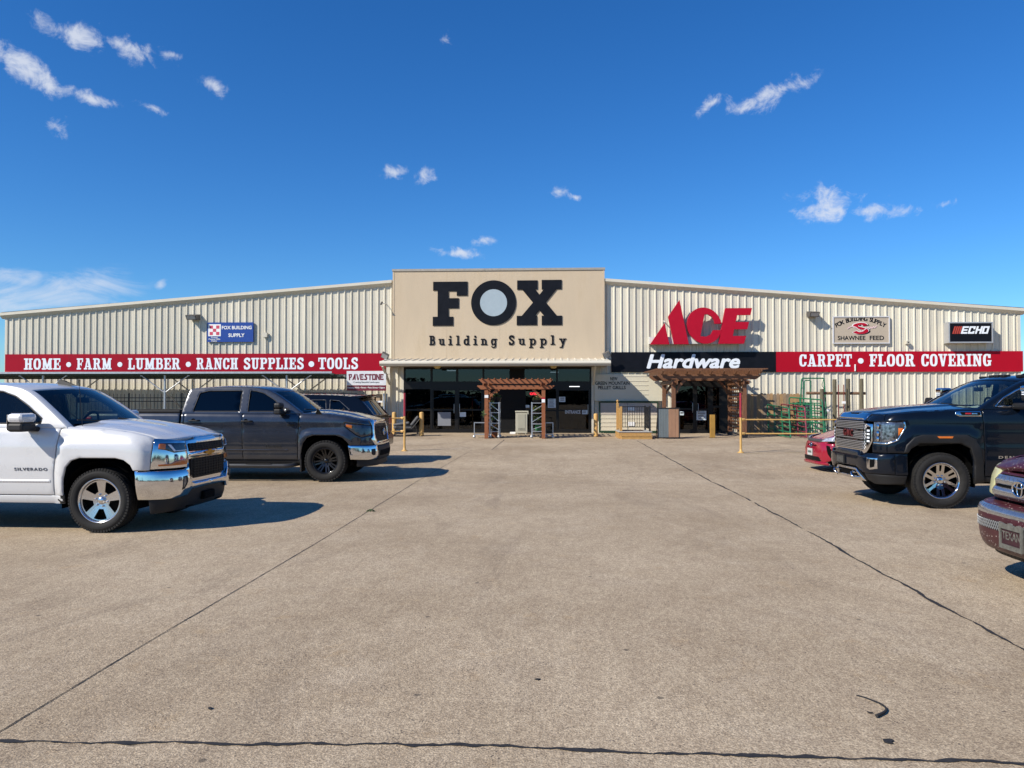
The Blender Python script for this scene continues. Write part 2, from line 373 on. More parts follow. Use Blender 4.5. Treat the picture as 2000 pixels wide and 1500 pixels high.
def glass_mat(name, tint, ior=1.5, rough=.0, gain=1.0):
    """a thin pane: tinted see-through and a Fresnel reflection"""
    if name in MATS: return MATS[name]
    m = bpy.data.materials.new(name); m.use_nodes = True; nt = m.node_tree; N = nt.nodes; L = nt.links; N.clear()
    o = N.new('ShaderNodeOutputMaterial'); mx = N.new('ShaderNodeMixShader'); t = N.new('ShaderNodeBsdfTransparent'); g = N.new('ShaderNodeBsdfGlossy'); fr = N.new('ShaderNodeFresnel')
    t.inputs[0].default_value = tuple(tint) + (1,); g.inputs['Roughness'].default_value = rough; fr.inputs['IOR'].default_value = ior
    mu = N.new('ShaderNodeMath'); mu.operation = 'MULTIPLY'; mu.use_clamp = True; mu.inputs[1].default_value = gain
    nz = N.new('ShaderNodeTexNoise'); nz.inputs['Scale'].default_value = 1.3; bp = N.new('ShaderNodeBump'); bp.inputs['Strength'].default_value = .02; bp.inputs['Distance'].default_value = .05
    tc = N.new('ShaderNodeTexCoord'); L.new(tc.outputs['Object'], nz.inputs['Vector']); L.new(nz.outputs['Fac'], bp.inputs['Height']); L.new(bp.outputs[0], g.inputs['Normal'])
    L.new(fr.outputs[0], mu.inputs[0]); L.new(mu.outputs[0], mx.inputs[0]); L.new(t.outputs[0], mx.inputs[1]); L.new(g.outputs[0], mx.inputs[2]); L.new(mx.outputs[0], o.inputs[0])
    MATS[name] = m; return m
# ------------------------------------------------------------------ materials of the place
def ground_mat():
    m = bpy.data.materials.new('weathered concrete'); m.use_nodes = True; nt = m.node_tree; N = nt.nodes; L = nt.links; b = N['Principled BSDF']
    tc = N.new('ShaderNodeTexCoord').outputs['Object']
    def nz(sc, det=6, ro=.6, stretch=None, dist=0):
        v = tc
        if stretch:
            mp = N.new('ShaderNodeMapping'); mp.inputs['Scale'].default_value = stretch; L.new(tc, mp.inputs[0]); v = mp.outputs[0]
        n = N.new('ShaderNodeTexNoise'); n.inputs['Scale'].default_value = sc; n.inputs['Detail'].default_value = det; n.inputs['Roughness'].default_value = ro; n.inputs['Distortion'].default_value = dist; L.new(v, n.inputs['Vector']); return n.outputs['Fac']
    def mr(v, a, b_, c=0, d=1):
        n = N.new('ShaderNodeMapRange'); n.inputs['From Min'].default_value = a; n.inputs['From Max'].default_value = b_; n.inputs['To Min'].default_value = c; n.inputs['To Max'].default_value = d; L.new(v, n.inputs['Value']); return n.outputs[0]
    def mix(f, a, c, mode='MIX'):
        n = N.new('ShaderNodeMix'); n.data_type = 'RGBA'; n.blend_type = mode
        for k, q in ((0, f), (6, a), (7, c)):
            if isinstance(q, tuple): n.inputs[k].default_value = q + (1,)
            elif isinstance(q, (int, float)): n.inputs[k].default_value = q
            else: L.new(q, n.inputs[k])
        return n.outputs[2]
    c = mix(mr(nz(.35, 5, .6), .36, .66), (.362, .286, .198), (.475, .388, .280))
    c = mix(mr(nz(1.3, 8, .72, (1, .6, 1)), .52, .70, 0, .75), c, (.470, .390, .290))             # pale scuffed patches
    c = mix(mr(nz(.8, 8, .74, (1, .30, 1), 1.0), .53, .72, 0, .55), c, (.225, .175, .128))  # dark smears along the lot
    c = mix(mr(nz(2.6, 8, .72), .58, .74, 0, .55), c, (.410, .285, .155))                # rusty, sandy stains
    def speck(c, n, a, b, lo, hi):
        return mix(mr(n, a, b), mix(1.0, c, (lo, lo * .985, lo * .97), 'MULTIPLY'), mix(1.0, c, (hi, hi, hi * .99), 'MULTIPLY'))
    fine = nz(95, 2, .6)
    c = speck(c, nz(6, 3, .6, (1, .5, 1)), .38, .62, .94, 1.05)
    c = speck(c, nz(22, 2, .5, (1, .6, 1)), .38, .62, .90, 1.08)
    c = speck(c, nz(46, 2, .5), .40, .60, .84, 1.14)
    c = speck(c, fine, .42, .58, .74, 1.20)
    vo = N.new('ShaderNodeTexVoronoi'); vo.inputs['Scale'].default_value = 38; L.new(tc, vo.inputs['Vector'])
    pit = N.new('ShaderNodeMath'); pit.operation = 'MULTIPLY'; L.new(mr(vo.outputs['Distance'], .27, .15), pit.inputs[0]); L.new(mr(nz(5, 4, .65), .46, .64, .04, .9), pit.inputs[1])
    c = mix(pit.outputs[0], c, (.055, .045, .04))
    v2 = N.new('ShaderNodeTexVoronoi'); v2.inputs['Scale'].default_value = 2.1; L.new(tc, v2.inputs['Vector'])
    c = mix(mr(v2.outputs['Distance'], .055, .03, 0, .75), c, (.085, .07, .055))        # drips of oil and gum
    # grass and dust beyond the paved lot
    sp = N.new('ShaderNodeSeparateXYZ'); L.new(tc, sp.inputs[0])
    ab = N.new('ShaderNodeMath'); ab.operation = 'ABSOLUTE'; L.new(sp.outputs[0], ab.inputs[0])
    c = mix(mr(ab.outputs[0], 55, 75), c, (.14, .14, .07))
    L.new(c, b.inputs['Base Color']); b.inputs['Roughness'].default_value = .88; b.inputs['Specular IOR Level'].default_value = .25
    bp = N.new('ShaderNodeBump'); bp.inputs['Strength'].default_value = .55; bp.inputs['Distance'].default_value = .012
    ad = N.new('ShaderNodeMath'); ad.operation = 'ADD'; L.new(fine, ad.inputs[0]); L.new(nz(32, 6, .7), ad.inputs[1]); L.new(ad.outputs[0], bp.inputs['Height']); L.new(bp.outputs[0], b.inputs['Normal'])
    return m
M_GROUND = ground_mat()
M_GAP = pm('tar filled joint', (.018, .017, .018), .9, var=.4, scale=30)
M_PANEL = pm('cream painted steel', (.625, .585, .475), .42, var=.035, scale=2.5, dirt=((.42, .37, .28), .35, 1.1), stretch=(2.5, 1, .35), bump=.05, bscale=3)
def panel_lots(m):
    """each 91 cm sheet of the siding has weathered a little differently"""
    nt = m.node_tree; N = nt.nodes; L = nt.links; b = N['Principled BSDF']; src = b.inputs['Base Color'].links[0].from_socket
    tc = N.new('ShaderNodeTexCoord'); sp = N.new('ShaderNodeSeparateXYZ'); L.new(tc.outputs['Object'], sp.inputs[0])
    d = N.new('ShaderNodeMath'); d.operation = 'DIVIDE'; d.inputs[1].default_value = .9144; L.new(sp.outputs[0], d.inputs[0])
    f = N.new('ShaderNodeMath'); f.operation = 'FLOOR'; L.new(d.outputs[0], f.inputs[0])
    w = N.new('ShaderNodeTexWhiteNoise'); w.noise_dimensions = '1D'; L.new(f.outputs[0], w.inputs['W'])
    r = N.new('ShaderNodeMapRange'); r.inputs['To Min'].default_value = .90; r.inputs['To Max'].default_value = 1.05; L.new(w.outputs['Value'], r.inputs['Value'])
    x = N.new('ShaderNodeVectorMath'); x.operation = 'SCALE'; L.new(src, x.inputs[0]); L.new(r.outputs[0], x.inputs['Scale']); L.new(x.outputs[0], b.inputs['Base Color'])
panel_lots(M_PANEL)
M_TRIM = pm('cream trim', (.60, .56, .46), .45, var=.05, scale=3, dirt=((.36, .32, .25), .4, 1.5))
M_STUCCO = pm('tan stucco', (.520, .420, .295), .85, var=.06, scale=1.3, dirt=((.40, .31, .20), .55, 1.3), bump=.35, bscale=45, stretch=(1, 1, .22))
M_SEAM = pm('stucco seam', (.36, .28, .18), .9)
M_ROOF = pm('galvalume roof', (.45, .45, .43), .4, metal=.6)
M_SOFFIT = pm('tan soffit', (.30, .25, .18), .6, var=.08)
M_BRONZE = pm('dark bronze frame', (.008, .0075, .007), .4, spec=.3, var=.2)
M_BLACKW = pm('black painted wall', (.006, .006, .0065), .7, spec=.2, var=.2)
M_GLASS = glass_mat('store glass', (.30, .34, .36), 1.5, gain=1.15)
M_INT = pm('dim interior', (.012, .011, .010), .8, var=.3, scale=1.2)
M_WHITE = pm('white sheet', (.78, .78, .76), .5, var=.03)
M_PAPER = pm('printed paper', (.55, .62, .66), .6, var=.05)
M_RED = pm('red sign board', (.335, .006, .020), .45, var=.06, scale=1.1, dirt=((.24, .008, .018), .4, .8), spec=.12)
M_LETTER = pm('white vinyl letters', (.76, .80, .84), .45, var=.03)
M_BLACK = pm('black paint', (.0045, .0055, .009), .5, var=.25, scale=3, spec=.18)
M_STEEL = pm('galvanised steel', (.45, .47, .48), .42, metal=.75, var=.12, scale=14)
M_YELLOW = pm('yellow pipe paint', (.56, .34, .105), .5, var=.08, scale=6, dirt=((.30, .17, .06), .6, 5))
M_CLEAR = glass_mat('clear lens', (.8, .82, .84), 1.45)

YF = 34.46
def F(px, py=760, Y=YF):
    p = at(px, py, Y); return p
def FX(px, Y=YF, py=760): return at(px, py, Y).x
def FZ(py, Y=YF, px=1000): return at(px, py, Y).z
ZB = gz(YF)

# ------------------------------------------------------------------ ground and its joints
def build_ground():
    xs = [-420, -150, -75, -55, -40, -20, 0, 20, 40, 55, 75, 150, 420]; ys = [-260, -60, -20, 0, 8, 16] + [16 + 17.5 * i / 8 for i in range(1, 9)] + [45, 90, 200, 700]
    mb = MB(); n = len(xs)
    vs = [(x, y, gz(y)) for y in ys for x in xs]
    mb.add(vs, [(j * n + i, j * n + i + 1, (j + 1) * n + i + 1, (j + 1) * n + i) for j in range(len(ys) - 1) for i in range(n - 1)])
    tag(mb.build('ground', M_GROUND), 'weathered tan concrete parking lot in front of the metal store', 'ground', kind='structure')
build_ground()

def ribbon(name, pix, w, mat, label, cat, lift=.004, jit=.5, step=.06, kind='structure', gaps=0.0):
    P = [on_ground(*p) for p in pix]; Q = []
    for a, b in zip(P, P[1:]):
        k = max(2, int((b - a).length / step))
        Q += [a.lerp(b, i / k) for i in range(k)]
    Q.append(P[-1]); mb = MB(); vs = []; wv = 0; n = len(Q)
    off = 0
    for i, p in enumerate(Q):
        d = (Q[min(i + 1, n - 1)] - Q[max(i - 1, 0)]).normalized(); nn = Vector((-d.y, d.x, 0))
        off = off * .86 + random.uniform(-1, 1) * w * .22 * jit * 2
        wv = wv * .7 + random.uniform(-1, 1) * .3
        ww = w * max(.25, 1 + wv * jit * 2.2)
        c = p + nn * off; z = lift
        vs += [(c.x + nn.x * ww / 2, c.y + nn.y * ww / 2, gz(c.y) + z), (c.x - nn.x * ww / 2, c.y - nn.y * ww / 2, gz(c.y) + z)]
    fs = []; skip = 0
    for i in range(n - 1):
        if skip > 0: skip -= 1; continue
        if random.random() < gaps: skip = random.randint(4, 9)
        fs.append((2 * i, 2 * i + 1, 2 * i + 3, 2 * i + 2))
    mb.add(vs, fs); return tag(mb.build(name, mat), label, cat, kind=kind)

ribbon('pavement_joint', [(1245, 861), (1300, 892), (1365, 927), (1400, 945), (1470, 980), (1510, 1002), (1595, 1047), (1660, 1085), (1725, 1122), (1795, 1157), (1830, 1180), (1890, 1210), (2000, 1270), (2200, 1385)], .030, M_GAP, 'wide dark crumbling joint running back across the right of the lot', 'joint', jit=.6, gaps=.006)
ribbon('pavement_joint', [(-60, 1467), (0, 1430), (260, 1272), (450, 1160), (640, 1048), (722, 997), (815, 940), (922, 879)], .0085, M_GAP, 'thin dark joint running back across the left of the lot', 'joint', jit=.35)
ribbon('pavement_joint', [(-150, 1446), (0, 1448), (445, 1452), (750, 1453), (1000, 1460), (1325, 1471), (1640, 1482), (2000, 1493), (2150, 1498)], .026, M_GAP, 'dark gap across the nearest edge of the lot', 'joint', jit=.75, gaps=.002, step=.03)
ribbon('pavement_joint', [(815, 879), (922, 879)], .02, M_GAP, 'short dark joint across the lot beyond the grey truck', 'joint', jit=.3)
ribbon('pavement_joint', [(960, 879), (985, 859)], .02, M_GAP, 'short slanting joint before the arbour posts', 'joint', jit=.3)
M_DUSTLINE = pm('pale joint filler', (.40, .345, .27), .9, var=.1, scale=9)
ribbon('pavement_joint', [(640, 945), (900, 943), (1180, 943), (1400, 945)], .018, M_DUSTLINE, 'pale filled joint crossing the middle of the lot', 'joint', jit=.4, gaps=.02)
M_FADED = pm('worn yellow line', (.40, .315, .165), .9, var=.12, scale=12)
ribbon('road_marking', [(1452, 886), (1540, 884), (1640, 882)], .06, M_FADED, 'faded yellow bay line beside the right pipe barrier', 'marking', jit=.4, gaps=.04)
ribbon('road_marking', [(715, 883), (786, 882)], .06, M_FADED, 'faded yellow bay line at the left pipe barrier', 'marking', jit=.4, gaps=.04)

# ---- the dark line of trees across the road behind the photographer (chrome and glass mirror it)
def far_wood():
    mb = MB(); rnd = random.Random(3)
    for i in range(9500):
        a = rnd.uniform(-1.25, 1.25); r = rnd.uniform(112, 128); x = r * sin(a) * 1.3; y = -r * cos(a) * .95 - 8
        h = 4.2 + 1.6 * sin(x * .13) + 1.2 * sin(x * .37 + 1); z = rnd.random() ** .7 * h; s_ = rnd.uniform(.3, .75)
        n = Vector((rnd.gauss(0, 1), rnd.gauss(0, 1), rnd.gauss(0, 1))).normalized(); u = n.orthogonal().normalized() * s_; v = n.cross(u)
        c = Vector((x, y, max(z, .2))); mb.add([c - u, c + v * .7, c + u, c - v * .7], [(0, 1, 2, 3)])
    n = 160; vs = []
    for i in range(n + 1):
        a = -1.3 + 2.6 * i / n; x = 124 * sin(a) * 1.3; y = -124 * cos(a) * .95 - 8; h = 3.3 + 1.5 * sin(x * .13) + 1.1 * sin(x * .37 + 1) + rnd.uniform(-.5, .5); vs += [(x, y, 0), (x, y, h), (x * 1.03, y * 1.03, 0), (x * 1.03, y * 1.03, h * .9)]
    mb.add(vs, [f for i in range(n) for f in ((4 * i, 4 * i + 4, 4 * i + 5, 4 * i + 1), (4 * i + 1, 4 * i + 5, 4 * i + 7, 4 * i + 3), (4 * i + 2, 4 * i + 3, 4 * i + 7, 4 * i + 6))])
    tag(mb.build('far_wood', pm('far foliage', (.022, .030, .015), .8, var=.4, scale=.4)), 'far line of dark trees behind the photographer', 'wood', kind='stuff')
far_wood()

# ------------------------------------------------------------------ the store
def line(p, q):
    return lambda x: p[1] + (q[1] - p[1]) * (x - p[0]) / (q[0] - p[0])
_l0, _l1 = F(5, 612), F(765, 548); ZTL = line((_l0.x, _l0.z), (_l1.x, _l1.z))
_r0, _r1 = F(1182, 545), F(1998, 603); ZTR = line((_r0.x, _r0.z), (_r1.x, _r1.z))
store = thing('store_building', 'long cream ribbed metal store with a tan parapet over its entrance', 'building', (0, YF, 0))
def part(mb, name, mat, parent=None, **k):
    """geometry is given in world coordinates; the store's base is at y = YF"""
    p = parent or store
    for i, q in enumerate(mb.v): mb.v[i] = (q[0], q[1] - YF, q[2])
    return mb.build(name, mat, p, **k)

def ribbed(x0, x1, ztop, hole=None):
    """sheet steel wall: 30.5 cm ribs with two small ribs between"""
    prof = []; P = .3048; ph = FX(27.0, py=650); k0 = math.floor((x0 - ph) / P) - 1; k1 = math.ceil((x1 - ph) / P) + 1
    for k in range(k0, k1 + 1):
        b = ph + k * P - .035
        for dx, d in ((-.055, 0), (-.020, .048), (.020, .048), (.050, 0), (.10, 0), (.107, .006), (.123, .006), (.13, 0), (.185, 0), (.192, .006), (.208, .006), (.215, 0)):
            prof.append((b + dx, d))
    prof = [q for q in prof if x0 < q[0] < x1]; prof = [(x0, 0)] + prof + [(x1, 0)]
    mb = MB(); vs = []
    for x, d in prof:
        zb = ZB - .05
        if hole and hole[0] < x < hole[1]: zb = hole[2]
        vs += [(x, YF - d, zb), (x, YF - d, ztop(x))]
    mb.add(vs, [(2 * i, 2 * i + 2, 2 * i + 3, 2 * i + 1) for i in range(len(prof) - 1)])
    return mb
XL, XR = FX(9.5), FX(1993.5)
XS0, XS1 = FX(789), FX(1155)                      # the storefront
HX0, HX1, HZ = FX(1311), FX(1423), FZ(742)        # the second entrance
part(ribbed(XL, XS0 - .10, lambda x: ZTL(x) - .12), 'wall_panel', M_PANEL)
part(ribbed(XS1 + .10, XR, lambda x: ZTR(x) - .12, (HX0, HX1, HZ)), 'wall_panel', M_PANEL)
mb = MB(); mb.box(XL - .02, YF + .02, ZB - .1, XL + .1, YF + 45, ZTL(XL) - .15); part(mb, 'side_wall', M_PANEL); mb = MB(); mb.box(XR - .1, YF + .02, ZB - .1, XR + .02, YF + 45, ZTR(XR) - .15); part(mb, 'side_wall', M_PANEL); mb = MB()
mb.box(XL, YF + 44.8, ZB - .1, XR, YF + 45, ZTL(XL) - .15); part(mb, 'side_wall', M_PANEL)
# rake trim: an upright lip and a lower face slanting back to the wall
def rake(x0, x1, zf, name):
    mb = MB(); vs = []
    for x in (x0, x1):
        z = zf(x); vs += [(x, YF + .3, z + .02), (x, YF - .20, z), (x, YF - .20, z - .125), (x, YF - .17, z - .14), (x, YF - .02, z - .262), (x, YF + .3, z - .262)]
    mb.add(vs, [(i, i + 1, i + 7, i + 6) for i in range(5)] + [(0, 5, 4, 3, 2, 1), (6, 7, 8, 9, 10, 11)])
    return part(mb, name, M_TRIM)
XP0, XP1 = FX(766), FX(1181.5)
rake(_l0.x, XP0 - .003, ZTL, 'rake_trim'); rake(XP1 + .003, _r1.x, ZTR, 'rake_trim')
xr = FX(975); zr = ZTL(xr)
mb = MB(); y0, y1 = YF - .15, YF + 45.3
mb.add([(_l0.x, y0, ZTL(_l0.x) + .03), (xr, y0 + .4, zr + .03), (_r1.x, y0, ZTR(_r1.x) + .03), (_l0.x, y1, ZTL(_l0.x) + .03), (xr, y1, zr + .03), (_r1.x, y1, ZTR(_r1.x) + .03)], [(0, 1, 4, 3), (1, 2, 5, 4)])
part(mb, 'roof', M_ROOF)
for x in (XL, XR - .12): mb = MB(); mb.box(x, YF - .045, ZB, x + .12, YF - .003, ZTL(XL) - .28 if x < 0 else ZTR(XR) - .28); part(mb, 'corner_trim', M_TRIM)
# parapet
YP = 34.24; zpt, zpb = FZ(524, YP), FZ(701, YP); xp0, xp1 = FX(766.5, YP), FX(1181, YP)
mb = MB(); mb.box(xp0, YP, zpb, xp1, YF + .6, zpt - .1)
par = part(mb, 'parapet', M_STUCCO)
mb = MB(); mb.box(xp0 - .03, YP - .04, zpt - .1, xp1 + .03, YF + .65, zpt)
for px in (820, 945, 1075): x = FX(px, YP); mb.box(x, YP - .045, zpt - .10, x + .02, YP - .041, zpt + .003)
part(mb, 'coping', pm('grey coping', (.36, .33, .28), .5, metal=.2, var=.1, scale=6), par)
for px in (872, 975.5, 1073.5): x = FX(px, YP); mb = MB(); mb.box(x - .007, YP - .004, zpb + .01, x + .007, YP + .01, zpt - .11); part(mb, 'seam_strip', M_STUCCO, par)
for x in (xp0, xp1 - .07): mb = MB(); mb.box(x - .004, YP - .012, zpb, x + .074, YP - .002, zpt - .1); part(mb, 'edge_strip', M_STUCCO, par)
# canopy over the entrance
YC = 32.55; zc1, zc0 = FZ(704.5, YC), FZ(714.5, YC); xc0, xc1 = FX(743, YC), FX(1191.5, YC)
zcb = zpb + .02
mb = MB()
mb.add([(xc0, YC, zc1), (xc1, YC, zc1), (xc1, YF - .04, zcb), (xc0, YF - .04, zcb), (xc0, YC, zc1 - .02), (xc1, YC, zc1 - .02), (xc1, YF - .04, zc1 - .02), (xc0, YF - .04, zc1 - .02)],
       [(0, 1, 2, 3), (4, 7, 6, 5), (0, 4, 5, 1), (1, 5, 6, 2), (0, 3, 7, 4)])
can = part(mb, 'canopy', M_TRIM)
mb = MB(); k = int((xc1 - xc0) / .3048)
for i in range(k):
    x = xc0 + .12 + i * .3048
    mb.add([(x - .05, YC - .01, zc1), (x - .02, YC - .01, zc1 + .035), (x + .02, YC - .01, zc1 + .035), (x + .05, YC - .01, zc1), (x - .05, YF - .05, zcb), (x - .02, YF - .05, zcb + .035), (x + .02, YF - .05, zcb + .035), (x + .05, YF - .05, zcb)],
           [(0, 3, 2, 1), (0, 1, 5, 4), (1, 2, 6, 5), (2, 3, 7, 6)])
part(mb, 'canopy_roof_rib', M_TRIM, can)
mb = MB(); mb.add([(x, y, z) for x in (xc0 - .03, xc1 + .03) for y, z in ((YC - .06, zc1 - .004), (YC - .10, zc1 - .07), (YC - .10, zc1 - .12), (YC - .02, zc0), (YC + .05, zc0), (YC + .05, zc1 - .022))],
                  [(i, i + 1, i + 7, i + 6) for i in range(5)] + [(5, 0, 6, 11), (5, 4, 3, 2, 1, 0), (6, 7, 8, 9, 10, 11)])
part(mb, 'gutter', M_TRIM, can)
mb = MB(); mb.box(xc0 + .02, YC + .055, zc0 + .03, xc1 - .02, YF - .04, zc1 - .03); part(mb, 'soffit', M_SOFFIT, can)
mb = MB(); xd = FX(758, 34.2)
mb.box(xd - .1, YF - .16, zc0 - .28, xd + .06, YF - .05, zc0 + .02)
mb.beam((xd + .02, YF - .14, zc0 - .30), (xd + .02, YF - .14, ZB), .1, .08); part(mb, 'downspout', M_TRIM, can)
for p0, p1, w in ((762, 762, .09), (1158.5, 1158.5, .07)): mb = MB(); mb.beam((FX(p0), YF - .08, zc0 - .75), (FX(p1), YC + .3, zc0 + .02), w, .09); part(mb, 'canopy_brace', M_TRIM, can)

# storefront: frames, panes, doors
YG = YF - .02
sill = ZB + .01; ztop = FZ(717)
def fr(px0, py0, px1, py1, d=.07, y=YG, m=0, mb=None):
    mb.box(FX(px0), y - d, FZ(py1), FX(px1), y + .03, FZ(py0), m)
mb = MB()
mb.box(XS0 - .11, YF - .09, sill, XS0, YF + .1, ztop + .6); mb.box(XS1, YF - .09, sill, XS1 + .11, YF + .1, ztop + .6); mb.box(XS0, YF - .06, ztop, XS1, YF + .1, ztop + .6)
part(mb, 'entrance_trim', M_TRIM)
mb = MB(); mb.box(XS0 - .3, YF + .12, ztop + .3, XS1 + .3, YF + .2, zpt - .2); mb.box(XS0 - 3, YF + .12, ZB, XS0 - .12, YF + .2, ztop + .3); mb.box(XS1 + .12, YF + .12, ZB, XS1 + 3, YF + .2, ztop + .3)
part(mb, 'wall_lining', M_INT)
mb = MB()
for y0, y1 in ((717, 721), (745, 760), (838.5, 848)): fr(789, y0, 1155, y1, mb=mb)
for a, b in ((789, 792), (841, 845), (891, 895), (942.5, 946), (1086, 1089.5), (1151.5, 1155)): fr(a, 721, b, 838.5, d=.066, mb=mb)
fr(792, 799, 841, 802.5, d=.06, mb=mb); fr(1027, 800, 1086, 803, d=.06, mb=mb)
frame = part(mb, 'storefront_frame', M_BRONZE)
mb = MB(); fr(946, 721, 1027, 745, d=.05, mb=mb); mb.v.clear(); mb.f.clear(); mb.m.clear(); mb.s.clear()
fr(995, 721, 1024.5, 745, d=.05, mb=mb); fr(946, 760, 1027, 838.5, d=.05, mb=mb); part(mb, 'black_panel', M_BLACKW)
def pane(px0, py0, px1, py1, name='window_pane', parent=None, y=YG - .015):
    mb = MB(); mb.box(FX(px0), y, FZ(py1), FX(px1), y + .012, FZ(py0)); return part(mb, name, M_GLASS, parent)
for a, b in ((792, 841), (845, 891), (895, 942.5), (946, 995), (1024.5, 1086), (1089.5, 1151.5)): pane(a, 721, b, 745)
pane(792, 760, 841, 799); pane(792, 802.5, 841, 838.5); pane(1027, 760, 1086, 800); pane(1027, 803, 1086, 838.5)
def glass_door(px0, px1, ptop, pbot, prail, hand):
    mb = MB()
    for a, b, c, d in ((px0, ptop, px0 + 2, pbot), (px1 - 2, ptop, px1, pbot), (px0 + 2, ptop, px1 - 2, ptop + 2.5), (px0 + 2, prail, px1 - 2, prail + 3), (px0 + 2, pbot - 7, px1 - 2, pbot)):
        fr(a, b, c, d, d=.045, mb=mb)
    do = part(mb, 'door', M_BRONZE)
    pane(px0 + 2, ptop + 2.5, px1 - 2, prail, 'glass_pane', do); pane(px0 + 2, prail + 3, px1 - 2, pbot - 7, 'glass_pane', do)
    mb = MB(); x = FX(px1 - 3.2 if hand > 0 else px0 + 3.2); mb.tube(fillet([(x, YG - .05, FZ(prail + 8)), (x, YG - .12, FZ(prail + 8)), (x, YG - .12, FZ(prail - 10)), (x, YG - .05, FZ(prail - 10))], .03), .012, 8); part(mb, 'handle', M_STEEL, do)
    return do
glass_door(845.2, 890.8, 760.2, 845, 799, 1); d2 = glass_door(895.2, 942.3, 760.2, 845, 799, -1); d3 = glass_door(1089.7, 1151.3, 760.2, 845, 800, 1)
# shop floor seen through the glass
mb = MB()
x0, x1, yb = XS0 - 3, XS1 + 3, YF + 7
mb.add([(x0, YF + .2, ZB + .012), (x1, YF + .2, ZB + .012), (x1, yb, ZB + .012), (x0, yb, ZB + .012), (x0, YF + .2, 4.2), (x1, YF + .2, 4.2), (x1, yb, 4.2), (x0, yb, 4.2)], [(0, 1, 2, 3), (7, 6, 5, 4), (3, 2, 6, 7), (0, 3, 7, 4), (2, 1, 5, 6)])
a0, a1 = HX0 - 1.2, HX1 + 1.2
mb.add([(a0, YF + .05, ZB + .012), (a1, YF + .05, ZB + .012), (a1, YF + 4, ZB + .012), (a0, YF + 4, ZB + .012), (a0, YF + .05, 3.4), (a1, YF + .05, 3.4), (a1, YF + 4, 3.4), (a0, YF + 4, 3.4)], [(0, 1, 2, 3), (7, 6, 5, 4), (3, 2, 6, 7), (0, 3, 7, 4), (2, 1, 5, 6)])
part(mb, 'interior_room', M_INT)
GOODS = [pm('goods ' + n, c, .6, var=.5, scale=9) for n, c in (('red', (.12, .02, .015)), ('blue', (.02, .035, .07)), ('grey', (.08, .08, .08)), ('green', (.02, .06, .02)), ('buff', (.12, .09, .05)))]
for i, px in enumerate((803, 830, 866, 905, 932, 1040, 1070, 1110, 1140)):
    Y = YF + random.uniform(1.2, 3.5); x = FX(px, Y); mb = MB(); h = random.uniform(1.3, 1.9); w = random.uniform(.35, .6)
    for z in (.1, h * .35, h * .68, h): mb.box(x - w, Y, ZB + z, x + w, Y + .4, ZB + z + .03, 0)
    for q in (-w, w): mb.box(x + q - .02, Y, ZB + .014, x + q + .02, Y + .4, ZB + h, 0)
    for z in (.13, h * .35 + .03, h * .68 + .03):
        t = x - w + .04
        while t < x + w - .12:
            ww = random.uniform(.06, .14); mb.box(t, Y + .05, ZB + z, t + ww, Y + .35, ZB + z + random.uniform(.1, h * .27), 1 + random.randrange(5)); t += ww + .02
    sh = MB(); sh.v = [(q[0] - x, q[1] - Y, q[2] - ZB - .012) for q in mb.v]; sh.f, sh.m, sh.s = mb.f, mb.m, mb.s
    o = sh.build('store_shelf', [M_BRONZE] + GOODS, None, (x, Y, ZB + .012))
    tag(o, ['dim stocked shelf behind the glass left of the bollard', 'dim stocked shelf behind the glass by the yellow bollard', 'dim stocked shelf inside the double doors, left', 'dim stocked shelf inside the double doors, right', 'dim stocked shelf left of the arbour post', 'dim stocked shelf behind the red neon sign', 'dim stocked shelf behind the window notices', 'dim stocked shelf inside the entrance door', 'dim stocked shelf at the right end of the storefront'][i], 'shelf', 'stocked shelves inside the store')
# second entrance
mb = MB()
for a, b, c, d in ((1311, 742, 1423, 752), (1311, 752, 1318, 846), (1355, 752, 1359, 846), (1384, 752, 1392, 846), (1404, 752, 1423, 846), (1392, 752, 1404, 757), (1392, 792, 1404, 796), (1392, 840, 1404, 846)): fr(a, b, c, d, d=.03, mb=mb)
part(mb, 'side_entrance_frame', M_BRONZE)
pane(1392, 757, 1404, 792); pane(1392, 796, 1404, 840)
glass_door(1318.2, 1354.8, 752.2, 845, 797, 1); d5 = glass_door(1359.2, 1383.8, 752.2, 845, 798, -1)
mb = MB(); mb.box(HX0 - .07, YF - .06, FZ(742) - .01, HX1 + .07, YF - .025, FZ(742) + .07); mb.box(HX0 - .07, YF - .06, ZB, HX0, YF - .025, FZ(742) - .01); mb.box(HX1, YF - .06, ZB, HX1 + .07, YF - .025, FZ(742) - .01)
part(mb, 'entrance_trim', M_TRIM)
# notices on the glass, neon, lamps
def notice(px0, py0, px1, py1, label, lines=4, Y=YG - .075, mat=None):
    mb = MB(); a, b = F(px0, py1, Y), F(px1, py0, Y)
    mb.box(a.x, Y, a.z, b.x, Y + .006, b.z, 0); h = b.z - a.z; w = b.x - a.x
    for i in range(lines):
        z = a.z + h * (i + .7) / (lines + .6); mb.box(a.x + w * random.uniform(.1, .2), Y - .003, z, b.x - w * random.uniform(.1, .35), Y, z + h * .35 / lines, 1)
    o = mb.build('notice', [mat or M_PAPER, GOODS[2]], None); return tag(o, label, 'notice', 'paper notices taped to the glass')
notice(1012 - 2, 780, 1012 + 0, 796, 'narrow pale notice at the edge of the black wall panel', 1) if False else None
notice(1070, 779, 1085.5, 796.5, 'tall pale notice beside the right arbour post', 6)
notice(1092, 775, 1104, 785, 'framed white notice on the upper glass of the entrance door', 2)
notice(1137, 801, 1147.5, 809, 'pale notice to the right of the word on the entrance door', 2)
notice(898, 805, 910, 814, 'small bluish notice low on the right double door', 0)
notice(1026.5, 791, 1034, 796, 'small notice at the lower left corner of the window', 0)
